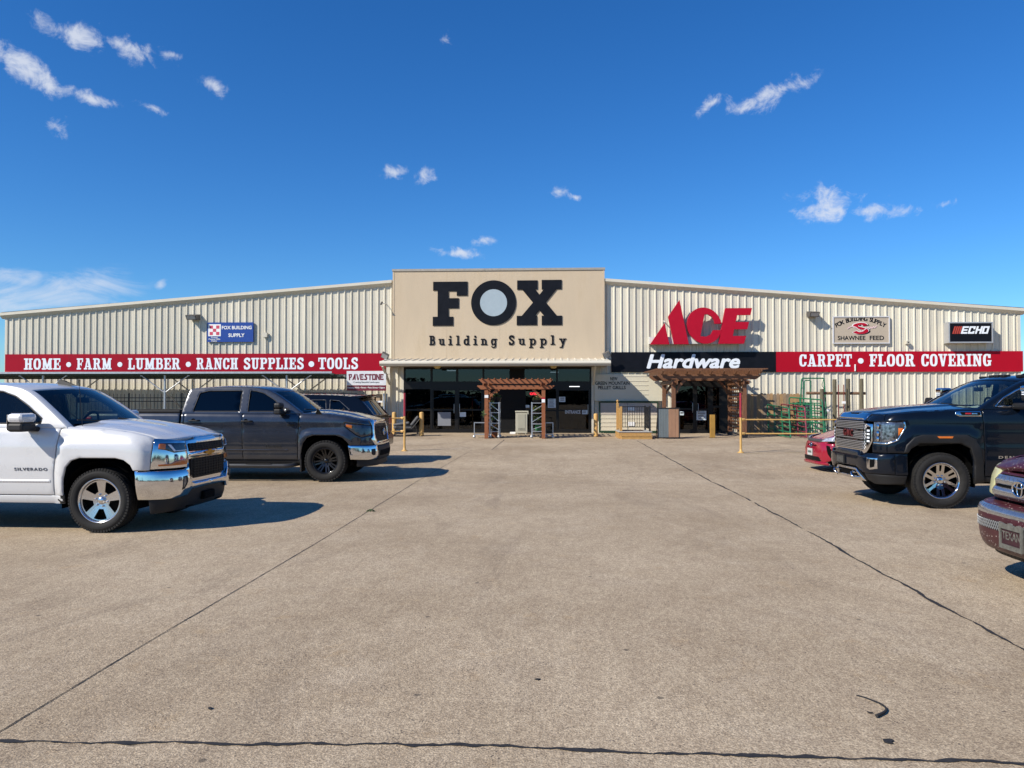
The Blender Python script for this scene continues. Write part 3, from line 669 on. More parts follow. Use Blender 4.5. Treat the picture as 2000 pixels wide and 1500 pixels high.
notice(1360.5, 802.5, 1379.5, 820.5, 'large lined notice on the side entrance door', 5)
notice(1327.5, 803.5, 1335.5, 811, 'small white notice beside the decking sample', 1, Y=YG - .078)
M_DOORPANEL = pm('grey panel', (.20, .21, .23), .5)
notice(855, 805, 880.5, 831.5, 'large blank grey panel low on the left double door', 0, mat=M_DOORPANEL)
mb = MB(); text(mb, 'ENTRANCE', FX(1103.5), FX(1133.5), FZ(808), FZ(801), wallplace(YG - .072), .004, bold=.03)
tag(mb.build('door_lettering', pm('silver letters', (.55, .56, .57), .5)), 'silver capital lettering across the entrance door', 'lettering')
mb = MB(); text(mb, 'OPEN', FX(1035), FX(1051.5), FZ(771.5), FZ(766.8), wallplace(YG - .06), .02, bold=.03)
tag(mb.build('neon_sign', pm('red neon', (.6, .02, .03), .4, emit=((1, .03, .05), 1.6))), 'glowing red word hung inside the storefront window', 'neon sign')
M_TUBE = pm('lit tube', (.8, .8, .8), .4, emit=((.9, .95, 1), 1.6))
for px0, px1, py, lab in ((873, 890, 723.7, 'lit white tube behind the left transom glass'), (1075, 1091, 727, 'lit white tube behind the right transom glass'), (1112, 1132, 755, 'lit white tube behind the entrance door head')):
    Y = YF + .6 if py < 740 else YG - .09; mb = MB(); mb.box(FX(px0, Y), Y, FZ(py + .6, Y), FX(px1, Y), Y + .06, FZ(py - .6, Y)); tag(mb.build('tube_lamp', M_TUBE), lab, 'lamp', 'lit tubes in the entrance')
M_DOME = pm('yellowed lens', (.55, .42, .16), .4)
for px, lab in ((854, 'yellowed lamp under the canopy above the double doors'), (1081, 'yellowed lamp under the canopy above the arbour')):
    Y = 33.3; x = FX(px, Y); mb = MB(); mb.lathe([(.0, -.12), (.09, -.11), (.15, -.05), (.16, -.012), (.19, -.01), (.19, 0)], 20, Matrix.Translation((x, Y, zc0 + .03))); tag(mb.build('soffit_lamp', M_DOME), lab, 'lamp', 'lamps under the canopy')
# ------------------------------------------------------------------ signs and fittings on the front
def board(px0, py0, px1, py1, Y, d, name, mat, label, cat='sign', frame=None, group=None):
    a, b = F(px0, py1, Y), F(px1, py0, Y)
    t = thing(name, label, cat, ((a.x + b.x) / 2, Y, a.z), group=group)
    mb = MB(); mb.box(a.x, Y, a.z, b.x, Y + d, b.z); sub(mb, 'board', mat, t)
    if frame:
        w, fm, fd = frame; mb = MB()
        mb.box(a.x - w, Y - fd, a.z - w, b.x + w, Y + d - .003, a.z); mb.box(a.x - w, Y - fd, b.z, b.x + w, Y + d - .003, b.z + w)
        mb.box(a.x - w, Y - fd, a.z, a.x, Y + d - .003, b.z); mb.box(b.x, Y - fd, a.z, b.x + w, Y + d - .003, b.z); sub(mb, 'frame', fm, t)
    return t
def sub(mb, name, mat, parent, **k):
    """world coordinates -> the parent's own"""
    l = parent.location; mb.v = [(q[0] - l.x, q[1] - l.y, q[2] - l.z) for q in mb.v]
    return mb.build(name, mat, parent, **k)
YS = YF - .10                                       # the face of the long sign boards
S = lambda px, Y=YS: FX(px, Y)
Zs = lambda py, Y=YS: FZ(py, Y)
def seams(t, pxs, py0, py1, Y=YS):
    for px in pxs: mb = MB(); mb.box(S(px) - .006, Y - .003, Zs(py1), S(px) + .006, Y + .01, Zs(py0)); sub(mb, 'seam', pm('dark red seam', (.16, .008, .015), .5), t)
t = board(9.5, 690, 753, 731.5, YS, .06, 'banner_sign', M_RED, 'long red banner with white words on the left wing')
for w, a, b in (('HOME', 46.5, 118), ('.', 129, 138.5), ('FARM', 149.5, 217.5), ('.', 229, 238.5), ('LUMBER', 249.5, 352), ('.', 362.5, 372.5), ('RANCH', 383.5, 464.5), ('SUPPLIES', 475.5, 593), ('.', 602.5, 613.5), ('TOOLS', 621.5, 699)):
    mb = MB()
    if w == '.': plate(mb, tri2d([El(S((a + b) / 2), Zs(710.3), (S(b) - S(a)) / 2, (S(b) - S(a)) / 2)]), wallplace(YS), .008); sub(mb, 'lettering_dot', M_LETTER, t); continue
    slab(mb, w, S(a), S(b), Zs(720.3), Zs(697.8) - Zs(720.3), wallplace(YS), .008); sub(mb, 'lettering', M_LETTER, t)
seams(t, (134, 266, 386, 519, 647), 690, 731.5)
mb = MB(); mb.add([(S(10), YS - .0025, Zs(722)), (S(10), YS - .0025, Zs(731)), (S(34), YS - .0025, Zs(731)), (S(20), YS - .0025, Zs(724))], [(0, 1, 2, 3)]); sub(mb, 'bright_corner', pm('bright red patch', (.5, .006, .01), .3), t)
t = board(1516, 685.6, 1998, 726.5, YS, .06, 'banner_sign', pm('bright red board', (.375, .005, .018), .45, var=.05, scale=1.2, spec=.12), 'long red banner with white words on the right wing')
for w, a, b in (('CARPET', 1561.5, 1664), ('.', 1676, 1687), ('FLOOR', 1698.5, 1787.5), ('COVERING', 1800, 1937)):
    mb = MB()
    if w == '.': plate(mb, tri2d([El(S((a + b) / 2), Zs(706.3), (S(b) - S(a)) / 2, (S(b) - S(a)) / 2)]), wallplace(YS), .008); sub(mb, 'lettering_dot', M_LETTER, t); continue
    slab(mb, w, S(a), S(b), Zs(717), Zs(693.5) - Zs(717), wallplace(YS), .008); sub(mb, 'lettering', M_LETTER, t)
seams(t, (1654, 1794, 1936), 685.6, 726.5)
mb = MB(); mb.box(S(1669), YS - .05, Zs(726), S(1671), YS - .004, Zs(713)); sub(mb, 'bracket', M_WHITE, t)
t = board(1194, 687, 1515.5, 727, YS - .002, .062, 'banner_sign', M_BLACK, 'long black banner with an italic white word over the side entrance')
mb = MB(); text(mb, 'Hardware', S(1263), S(1446), Zs(720.6), Zs(692.6), wallplace(YS - .002), .006, bold=.035, shear=.24); sub(mb, 'lettering', M_LETTER, t)
# big slab letters on the parapet, the round letter left as a plain disc
Yp = YP; c8 = lambda q: (FX(760 + q[0] / 4.545, Yp), FZ(500 + q[1] / 4.545, Yp))
t = thing('store_sign', 'large black slab letters on the tan parapet', 'sign', (FX(972, Yp), Yp, FZ(636, Yp)))
mb = MB(); plate(mb, tri2d([[c8(q) for q in ((390, 225), (695, 225), (695, 350), (600, 350), (600, 310), (527, 310), (527, 372), (618, 372), (618, 462), (527, 462), (527, 537), (568, 537), (568, 617), (387, 617), (387, 537), (430, 537), (430, 303), (390, 303))]]), wallplace(Yp), .035); sub(mb, 'letter', M_BLACK, t)
mb = MB(); plate(mb, tri2d([[c8(q) for q in ((1137, 218), (1318, 218), (1318, 298), (1298, 298), (1335, 346), (1374, 298), (1355, 298), (1355, 215), (1532, 215), (1532, 298), (1488, 298), (1393, 415), (1490, 532), (1535, 532), (1535, 615), (1355, 615), (1355, 532), (1375, 532), (1335, 485), (1298, 532), (1313, 532), (1313, 615), (1133, 615), (1133, 532), (1178, 532), (1277, 415), (1182, 300), (1137, 300))]]), wallplace(Yp), .035); sub(mb, 'letter', M_BLACK, t)
cx, cz = c8((927, 415)); rr = c8((1127, 415))[0] - cx
mb = MB(); plate(mb, tri2d([El(cx, cz, rr, rr, 72)]), wallplace(Yp), .035); di = sub(mb, 'disc', M_BLACK, t)
mb = MB(); plate(mb, tri2d([El(cx, cz, rr * .60, rr * .60, 64)]), wallplace(Yp - .035), .012); sub(mb, 'grey_centre', pm('grey blue paint', (.33, .40, .44), .5, var=.05), t)
t = thing('store_sign', 'small spaced black slab words low on the tan parapet', 'sign', (FX(972, Yp), Yp, FZ(680, Yp)))
mb = MB(); z0 = c8((0, 790))[1]; h = c8((0, 705))[1] - z0
slab(mb, 'Building', c8((357, 0))[0], c8((957, 0))[0], z0, h, wallplace(Yp), .03, gap=.42); sub(mb, 'lettering', M_BLACK, t)
mb = MB(); slab(mb, 'Supply', c8((1060, 0))[0], c8((1573, 0))[0], z0, h, wallplace(Yp), .03, gap=.42); sub(mb, 'lettering', M_BLACK, t)
# red channel letters standing off the wall
Ya = YF - .56; c4 = lambda q: (FX(1170 + q[0] / 7.143, Ya), FZ(535 + q[1] / 7.143, Ya)); cp = lambda q: (FX(q[0], Ya), FZ(q[1], Ya))
M_ACE = pm('red channel letter', (.40, .006, .024), .4, var=.04, spec=.15)
t = thing('letter_sign', 'tall red channel letters standing above the black banner', 'sign', (FX(1370, Ya), YF, FZ(673, Ya)))
pl = wallplace(Ya + .16)
mb = MB(); plate(mb, tri2d([[c4(q) for q in ((716, 990), (920, 695), (983, 988))], [c4(q) for q in ((970, 605), (1128, 378), (1255, 988), (1052, 988))]]), pl, .16); sub(mb, 'letter', M_ACE, t)
mb = MB(); oc = [(1475 + 245 * (cos(a) * .985 + sin(a) * -.08), 732 - 250 * sin(a)) for a in [2 * pi * i / 48 for i in range(48)]]
plate(mb, tri2d([[c4(q) for q in oc]], [[c4(q) for q in ((1478, 575), (1530, 578), (1580, 610), (1612, 660), (1622, 706), (1780, 706), (1770, 794), (1600, 794), (1570, 848), (1500, 884), (1418, 878))]]), pl, .16); sub(mb, 'letter', M_ACE, t)
mb = MB(); plate(mb, tri2d([[cp(q) for q in ((1417.8, 604), (1470, 604), (1466.6, 617.4), (1440.9, 617.4), (1437.5, 630.7), (1463.8, 630.7), (1460.3, 644.7), (1434.5, 644.7), (1432, 657.6), (1458.2, 657.6), (1453.7, 672.6), (1404.2, 672.6))]]), pl, .16); sub(mb, 'letter', M_ACE, t)
mb = MB(); a, b = cp((1270, 672)), cp((1452, 658.5)); mb.box(a[0], Ya + .17, a[1], b[0], YF - .04, b[1])
for px in (1300, 1360, 1425): x = cp((px, 0))[0]; mb.beam((x, Ya + .1, FZ(630, Ya)), (x, YF - .03, FZ(628)), .03, .03)
sub(mb, 'raceway', pm('pale raceway', (.6, .6, .56), .5), t)
# lit cabinet sign with slanted letters
Ye = YF - .46
t = board(1855, 631, 1936.5, 667.5, Ye, .40, 'cabinet_sign', M_BLACK, 'black cabinet sign with slanted white letters near the right corner', frame=(.05, pm('silver frame', (.5, .5, .5), .4, metal=.5), .02))
s = lambda px: FX(px, Ye); z = lambda py: FZ(py, Ye); P = wallplace(Ye)
def sl(a, b, c, d, k=.33): h = z(b) - z(d); return [(s(a) , z(d)), (s(c), z(d)), (s(c) + h * k, z(b)), (s(a) + h * k, z(b))]
mb = MB(); y0, y1 = 641, 655.2; Q = []; C = []
def T(u0, v0, u1, v1, x0, x1):   # boxes of a letter in unit coordinates, sheared
    f = lambda u, v: (s(x0 + (x1 - x0) * u) + (z(y0) - z(y1)) * v * .3, z(y1) + (z(y0) - z(y1)) * v)
    return [f(u0, v0), f(u1, v0), f(u1, v1), f(u0, v1)]
for x0, L in ((1877.5, 'E'), (1891, 'C'), (1905, 'H'), (1918, 'O')):
    x1 = x0 + 12.2; g = {'E': [(0, 0, .3, 1), (0, 0, 1, .24), (0, .4, .9, .6), (0, .78, 1, 1)], 'C': [(0, 0, .3, 1), (0, 0, 1, .24), (0, .78, 1, 1), (.7, .78 - .18, 1, 1), (.7, 0, 1, .36)], 'H': [(0, 0, .3, 1), (.7, 0, 1, 1), (0, .4, 1, .62)], 'O': [(0, 0, .3, 1), (.7, 0, 1, 1), (0, 0, 1, .22), (0, .78, 1, 1)]}[L]
    plate(mb, tri2d([T(*q, x0, x1) for q in g]), P, .006)
sub(mb, 'lettering', M_LETTER, t)
mb = MB()
for k in range(4): plate(mb, tri2d([T(0, 0, 1, 1, 1861 + k * 4.1, 1863.8 + k * 4.1)]), P, .006)
sub(mb, 'red_stripe', pm('red stripe', (.42, .05, .03), .5), t)
# framed tan feed sign
Yt = YF - .10
t = board(1628.5, 619.5, 1735.5, 669.5, Yt, .05, 'framed_sign', pm('burlap print', (.43, .36, .275), .7, var=.12, scale=60, stretch=(1, 1, .15)), 'silver framed tan sign with a red monogram on the right wing', frame=(.042, pm('pale frame', (.58, .58, .6), .4), .03))
s = lambda px: FX(px, Yt); z = lambda py: FZ(py, Yt); mb = MB(); P = wallplace(Yt)
word = 'FOX BUILDING SUPPLY'; n = len(word)
for i, ch in enumerate(word):
    if ch == ' ': continue
    u = (i - (n - 1) / 2) / ((n - 1) / 2); cxp = 1681.5 + u * 46.5; cyp = 625.2 + 12.5 * u * u; ang = -u * .42
    v, f = text_shape(ch, .03); xs = [q[0] for q in v]; zs = [q[1] for q in v]; mx = (min(xs) + max(xs)) / 2; my = .36; kk = (z(620) - z(628.5)) / .72 * .94
    w2 = [((q[0] - mx) * kk * .95, (q[1] - my) * kk) for q in v]; w2 = [(s(cxp) + a * cos(ang) - b * sin(ang), z(cyp) + a * sin(ang) + b * cos(ang)) for a, b in w2]
    plate(mb, (w2, f), P, .006)
sub(mb, 'lettering', M_BLACK, t)
mb = MB(); text(mb, 'SHAWNEE', s(1637), s(1691), z(666.5), z(658.3), P, .006, bold=.015); sub(mb, 'lettering', M_BLACK, t); mb = MB(); text(mb, 'FEED', s(1699.5), s(1727.5), z(666.5), z(658.3), P, .006, bold=.015); sub(mb, 'lettering', M_BLACK, t)
sp = smooth_path([(.52, .78), (.44, .93), (.28, .94), (.13, .82), (.16, .64), (.34, .52), (.5, .4), (.54, .22), (.4, .07), (.22, .06), (.08, .2)])
mp_ = lambda q, dx=0, dz=0: (s(1666) + (q[0] + dx) * (s(1696) - s(1666)) / .62, z(654) + (q[1] + dz) * (z(634.5) - z(654)))
mb = MB(); plate(mb, tri2d([[mp_(q, .05, -.04) for q in Stroke(sp, .26)]]), P, .006); sub(mb, 'monogram_shadow', M_BLACK, t)
mb = MB(); plate(mb, tri2d([[mp_(q, -.012, .02) for q in Stroke(sp, .27)]]), wallplace(Yt - .006), .004); sub(mb, 'monogram_edge', M_WHITE, t)
mb = MB(); plate(mb, tri2d([[mp_(q) for q in Stroke(sp, .2)]]), wallplace(Yt - .01), .006); sub(mb, 'monogram', M_ACE, t)
mb = MB(); sw = [(1656, 644.5), (1664, 640.5), (1672, 642), (1678, 646.5), (1684, 650), (1690, 646), (1696, 642.5), (1699, 645), (1702, 641.5), (1704, 644), (1707, 641), (1709, 643), (1713, 639)]
plate(mb, tri2d([[(s(a), z(b)) for a, b in Stroke(smooth_path(sw, 4), 1.7)]]), wallplace(Yt - .016), .004); sub(mb, 'script_stroke', pm('pink white', (.7, .5, .5), .5), t)
# blue feed dealer sign
Yb = YF - .12
t = board(404.5, 629.5, 494.5, 668, Yb, .08, 'dealer_sign', pm('blue sign paint', (.010, .045, .26), .35, var=.05, coat=.3), 'blue rectangular sign with a red chequered square on the left wing')
s = lambda px: FX(px, Yb); z = lambda py: FZ(py, Yb); P = wallplace(Yb); mb = MB()
for w, a_, b_, c_, d_, bo in (('FOX BUILDING', 432.5, 491, 641, 634, .03), ('SUPPLY', 445.5, 477, 656.3, 649, .03), ('Proud', 412, 424, 658.2, 655.4, .02), ('Purina Mills', 407, 429.5, 661.8, 658.9, .02), ('Dealer', 412, 424, 665.2, 662.4, .02)):
    mb = MB(); text(mb, w, s(a_), s(b_), z(c_), z(d_), P, .006, bold=bo); sub(mb, 'lettering', M_WHITE, t)
mb = MB(); mb.box(s(406), Yb - .008, z(654.5), s(430.5), Yb, z(630.7)); sub(mb, 'white_square', M_WHITE, t)
mb = MB(); x0, x1, zz0, zz1 = s(408.8), s(427.8), z(652.2), z(633.2); a = (x1 - x0) / 3; b = (zz1 - zz0) / 3
for i, j in ((0, 0), (2, 0), (1, 1), (0, 2), (2, 2)): mb.box(x0 + a * i, Yb - .012, zz0 + b * j, x0 + a * (i + 1), Yb - .008, zz0 + b * (j + 1))
sub(mb, 'red_check', pm('chequer red', (.55, .05, .10), .5), t)
# vinyl banner above the paver rack
Yv = 33.35; s = lambda px: FX(px, Yv); z = lambda py: FZ(py, Yv); P = wallplace(Yv)
M_VINYL = pm('white vinyl banner', (.62, .64, .66), .45, var=.06, scale=5, bump=.4, bscale=4)
M_MAROON = pm('maroon print', (.13, .008, .022), .5, var=.08)
t = board(677, 724.5, 754, 752.3, Yv, .025, 'vinyl_banner', M_VINYL, 'white and maroon banner hung above the paver rack', 'banner')
mb = MB(); mb.box(s(677), Yv, z(763), s(754), Yv + .025, z(752.3)); sub(mb, 'lower_band', M_MAROON, t)
mb = MB(); x = lambda u: s(680 + u * 70); h0, h1 = z(742), z(730)
gl = {'P': [Rc(.2, 0, .5, 1), [(0, .78), (.2, 1), (1, 1), (1, .62), (.75, .5), (.75, .8)], [(.5, .32), (.95, .5), (.95, .68), (.5, .5)]], 'A': [[(.0, 0), (.32, 0), (.9, .7), (.9, 1), (.62, 1)], Rc(.62, 0, .92, 1)], 'V': [[(0, 1), (.3, 1), (.6, .2), (.9, 1), (1, 1), (.66, 0), (.36, 0)]],
      'E': [Rc(0, .0, .3, 1), Rc(0, 0, .95, .24), Rc(0, .76, .95, 1), Rc(.3, .42, .8, .6)], 'S': [[(.2, 1), (1, 1), (1, .78), (.45, .78), (.9, .35), (.7, 0), (0, 0), (0, .22), (.5, .22), (.1, .7)]], 'T': [Rc(0, .76, 1, 1), Rc(.34, 0, .66, .8)], 'O': [Rc(0, 0, .3, 1), Rc(.7, 0, 1, 1), Rc(0, 0, 1, .22), Rc(0, .78, 1, 1)], 'N': [Rc(0, 0, .28, 1), Rc(.72, 0, 1, 1), [(0, 1), (.3, 1), (1, 0), (.7, 0)]]}
for i, ch in enumerate('PAVESTONE'):
    u0 = i / 9; u1 = u0 + .103
    plate(mb, tri2d([[(x(u0 + (u1 - u0) * q[0]), h0 + (h1 - h0) * q[1]) for q in p] for p in gl[ch]]), P, .005)
sub(mb, 'logo', M_MAROON, t)
mb = MB(); text(mb, 'Creating Beautiful Landscapes', s(690), s(741), z(748.6), z(744.6), P, .005); sub(mb, 'tag_line', M_BLACK, t)
mb = MB(); text(mb, 'Retaining Walls \u2022 Pavers \u2022 Patio Stones \u2022 Edgers', s(678.5), s(751.5), z(759.4), z(755.2), P, .005, bold=.02); sub(mb, 'lettering', M_WHITE, t)
# changeable letter board
Yl = YF - .22; s = lambda px: FX(px, Yl); z = lambda py: FZ(py, Yl); P = wallplace(Yl)
M_LB = pm('cream letter board', (.60, .56, .43), .5, var=.04)
t = board(1161, 731, 1293, 783, Yl, .16, 'letter_board', M_LB, 'cream letter board with black capitals beside the entrance')
mb = MB()
for py in (735.2, 744.2, 752.8, 761.6, 770.5): mb.box(s(1161.5), Yl - .016, z(py + .5), s(1266), Yl, z(py - .5))
sub(mb, 'letter_rail', M_TRIM, t)
for w, a_, b_, c_, d_ in (('NEW', 1192, 1206, 743.2, 736.6), ('GREEN MOUNTAIN', 1162.5, 1229.5, 752, 745.2), ('PELLET GRILLS', 1168, 1222, 760.4, 753.8)):
    mb = MB(); text(mb, w, s(a_), s(b_), z(c_), z(d_), P, .006, bold=.018); sub(mb, 'lettering', M_BLACK, t)
# wall lights, cameras, flood lights
M_LAMP = pm('bronze lamp housing', (.12, .11, .10), .5, metal=.3)
def wallpack(px0, px1, py0, py1, label):
    Y = YF - .55; a, b = F(px0, py1, Y), F(px1, py0, Y); h = b.z - a.z; w = b.x - a.x
    t = thing('wall_light', label, 'wall light', ((a.x + b.x) / 2, YF - .04, a.z), group='box lights high on the wings')
    mb = MB(); mb.add([(x, y, zz) for x in (a.x, b.x) for y, zz in ((Y, b.z), (Y, b.z - h * .15), (Y + .12, a.z), (YF - .04, a.z + .03), (YF - .04, b.z + .08))], [(0, 1, 6, 5), (1, 2, 7, 6), (2, 3, 8, 7), (4, 0, 5, 9), (4, 3, 2, 1, 0), (5, 6, 7, 8, 9), (3, 4, 9, 8)]); sub(mb, 'housing', M_LAMP, t)
    mb = MB(); f = lambda u, v: (a.x + w * u, Y - .006 + .12 * v / 1.0, b.z - h * .15 - (h * .85) * v)
    mb.add([f(.08, .1), f(.08, .9), f(.92, .9), f(.92, .1)], [(0, 1, 2, 3)]); sub(mb, 'lens', pm('grey lens', (.35, .35, .34), .2), t)
wallpack(362, 381.5, 615, 624, 'bronze box light on the left wing beside the blue sign'); wallpack(1583, 1601.5, 609, 618, 'bronze box light on the right wing near the red letters')
def flood(px, py, label, sgn):
    Y = 33.9; p = F(px, py, Y); t = thing('flood_light', label, 'flood light', (p.x, Y, p.z - .25), group='flood lights at the canopy ends')
    R = Matrix.Translation(p) @ Matrix.Rotation(radians(28 * sgn), 4, 'Y') @ Matrix.Rotation(radians(35), 4, 'X'); mb = MB(); mb.box(-.16, -.05, -.14, .16, .06, .14, 0, R); sub(mb, 'head', M_LAMP, t, bevel=.01)
    mb = MB(); mb.box(-.135, -.056, -.115, .135, -.051, .115, 0, R); sub(mb, 'lens', pm('grey lens', (.35, .35, .34), .2), t)
    mb = MB(); mb.beam((p.x, Y + .05, p.z - .02), (p.x, Y + .05, p.z - .24), .05, .05); mb.box(p.x - .07, Y - .02, p.z - .26, p.x + .07, Y + .12, p.z - .22); sub(mb, 'stand', M_WHITE, t)
flood(752, 695, 'flood light at the left end of the canopy', 1); flood(1185, 693, 'flood light at the right end of the canopy', -1)
Y = YF - .5; p = F(746.5, 592.5, Y); t = thing('security_camera', 'small camera on an arm beside the parapet', 'camera', (p.x, YF - .03, p.z))
mb = MB(); mb.tube([(p.x, Y, p.z), (p.x + .05, YF - .03, p.z + .05)], .018, 8); sub(mb, 'arm', M_WHITE, t)
mb = MB(); mb.lathe([(.0, -.13), (.045, -.13), (.045, .1), (0, .1)], 14, Matrix.Translation((p.x - .03, Y - .02, p.z)) @ Matrix.Rotation(radians(115), 4, 'X')); sub(mb, 'body', M_LAMP, t)
Y = YF - .2; p = F(1774, 668.5, Y); t = thing('security_camera', 'small square camera below the right wing signs', 'camera', (p.x, YF - .03, p.z))
mb = MB(); mb.box(p.x - .07, Y, p.z - .07, p.x + .07, YF - .035, p.z + .07); sub(mb, 'body', M_TRIM, t); mb = MB(); mb.box(p.x - .035, Y - .012, p.z - .035, p.x + .035, Y - .002, p.z + .035); sub(mb, 'lens', M_LAMP, t)
Y = YF - .18; p = F(517, 654, Y); t = thing('junction_box', 'small cream box and conduit on the left wing', 'junction box', (p.x, YF - .03, p.z))
mb = MB(); mb.box(p.x - .1, Y, p.z - .1, p.x + .1, YF - .036, p.z + .1); sub(mb, 'box', M_TRIM, t); mb = MB(); mb.tube([(p.x + .02, YF - .06, p.z - .1), (p.x + .02, YF - .06, FZ(690))], .022, 8); sub(mb, 'conduit', M_TRIM, t)
# ------------------------------------------------------------------ yard goods in front of the store
M_REDWOOD = pm('red brown stained wood', (.235, .078, .026), .6, var=.22, scale=7, stretch=(1, 1, 6), bump=.2, bscale=30)
M_BROWNWOOD = pm('dark brown stained wood', (.150, .066, .030), .6, var=.28, scale=7, stretch=(6, 1, 1), bump=.2, bscale=30)
M_PINE = pm('treated pine', (.42, .24, .075), .65, var=.2, scale=9, stretch=(1, 1, 4), bump=.15)
M_CEDAR = pm('weathered cedar', (.30, .20, .115), .8, var=.38, scale=5, stretch=(5, 1, .6), bump=.3)
M_OLDPOST = pm('old grey fence post', (.115, .10, .062), .85, var=.3, scale=6, stretch=(3, 3, .7), bump=.4)
M_GREENP = pm('green powder coat', (.012, .14, .065), .4, var=.1, scale=6)
M_MAROONP = pm('maroon powder coat', (.20, .025, .045), .4, var=.12, scale=6)
M_IRON = pm('black iron', (.012, .012, .013), .4, var=.2)
M_BEIGE = pm('beige plastic', (.42, .40, .32), .5, var=.04)
M_LEAF = pm('plant leaves', (.045, .085, .022), .55, var=.5, scale=14)
M_FLOWER = pm('orange flowers', (.55, .20, .04), .5, var=.4, scale=20)
M_PURPLE = pm('yellow purple flowers', (.42, .36, .10), .5, var=.5, scale=30)
M_POT = pm('black plastic pot', (.02, .018, .016), .5)
M_GREYB = pm('grey composite board', (.125, .15, .155), .6, var=.1, scale=5, stretch=(1, 1, .3))
M_BROWNB = pm('brown composite board', (.30, .165, .095), .6, var=.1, scale=5, stretch=(1, 1, .3))
def G(px, Y): return FX(px, Y, 850)
def leaves(mb, c, rx, ry, rz_, n, s, m=0):
    for _ in range(n):
        while True:
            q = Vector((random.uniform(-1, 1), random.uniform(-1, 1), random.uniform(-1, 1)))
            if q.length < 1: break
        p = Vector(c) + Vector((q.x * rx, q.y * ry, q.z * rz_)); a = Vector((random.gauss(0, 1), random.gauss(0, 1), random.gauss(0, .6))).normalized() * s * random.uniform(.6, 1.3)
        b = a.cross(Vector((random.gauss(0, 1), random.gauss(0, 1), random.gauss(0, 1)))).normalized() * s * .35
        mb.add([p - a, p + b, p + a, p - b], [(0, 1, 2, 3)], m)

# ---- arbour in front of the double doors
def arbour():
    Y0, Y1 = 30.05, 31.25; g = gz(Y0); xa, xb = FX(950.2, Y0), FX(1061.5, Y0); d = .072
    t = thing('arbour', 'small red brown wooden arbour in front of the storefront', 'arbour', ((xa + xb) / 2, Y0, g))
    z1a, z1b = FZ(759.8, Y0), FZ(752.8, Y0); z2a, z2b = FZ(748.6, Y0), FZ(740.8, Y0)
    for Y in (Y0, Y1):
        for x in (xa, xb):
            mb = MB(); mb.box(x - d, Y - d, g, x + d, Y + d, z2a - .003); sub(mb, 'post', M_REDWOOD, t, bevel=.006)
    for Y in (Y0 - d - .022, Y1 + d + .022):
        x0, x1 = FX(931.5, Y), FX(1083, Y); mb = MB(); h = z1b - z1a
        mb.add([(x, y, z) for y in (Y - .02, Y + .02) for x, z in ((x0, z1b), (x0 + .16, z1a), (x1 - .16, z1a), (x1, z1b))], [(0, 1, 2, 3), (7, 6, 5, 4), (0, 4, 5, 1), (1, 5, 6, 2), (2, 6, 7, 3), (3, 7, 4, 0)]); sub(mb, 'beam', M_REDWOOD, t)
    for Y in (Y0 - .16, (Y0 + Y1) / 2, Y1 + .16):
        x0, x1 = FX(935, Y0), FX(1080, Y0); mb = MB()
        mb.add([(x, y, z) for y in (Y - .02, Y + .02) for x, z in ((x0, z2b), (x0 + .16, z2a), (x1 - .16, z2a), (x1, z2b))], [(0, 1, 2, 3), (7, 6, 5, 4), (0, 4, 5, 1), (1, 5, 6, 2), (2, 6, 7, 3), (3, 7, 4, 0)]); sub(mb, 'rafter', M_REDWOOD, t)
    for x in (xa - d - .025, xa + d + .025, xb - d - .025, xb + d + .025):
        mb = MB(); mb.box(x - .02, Y0 - .42, z1b + .003, x + .02, Y1 + .42, z2a - .003); sub(mb, 'joist', M_REDWOOD, t)
    for k in range(12):
        x = FX(942.5 + k * 12.05, Y0); mb = MB(); mb.box(x - .02, Y0 - .36, z2b + .002, x + .02, Y1 + .36, z2b + .04); sub(mb, 'slat', M_REDWOOD, t)
    for x, s in ((xa, 1), (xb, -1)):
        for Y in (Y0, Y1):
            mb = MB(); mb.beam((x + s * (d + .005), Y, z1a - .34), (x + s * .42, Y, z1a - .01), .04, .085); sub(mb, 'knee_brace', M_REDWOOD, t)
        mb = MB()
        for k in range(10):
            z = g + .35 + k * .17; mb.box(x - .011, Y0 + d + .002, z, x + .011, Y1 - d - .002, z + .045)
        for k in range(3):
            y = Y0 + .3 + k * .3; mb.box(x + .012, y, g + .2, x + .026, y + .035, z1a)
        sub(mb, 'lattice_panel', M_REDWOOD, t)
    a, b = F(946.4, 777, Y0 - d - .006), F(953.6, 771.5, Y0 - d - .006); mb = MB(); mb.box(a.x, Y0 - d - .012, a.z, b.x, Y0 - d - .001, b.z); sub(mb, 'price_tag', M_WHITE, t)
    a, b = F(1058, 786, Y0 - d - .006), F(1064.5, 779.5, Y0 - d - .006); mb = MB(); mb.box(a.x, Y0 - d - .012, a.z, b.x, Y0 - d - .001, b.z, 0); c = FZ(776.5, Y0); mb.box(a.x, Y0 - d - .012, b.z + .002, b.x, Y0 - d - .001, c, 1); sub(mb, 'price_tag', [M_WHITE, M_ACE], t)
arbour()

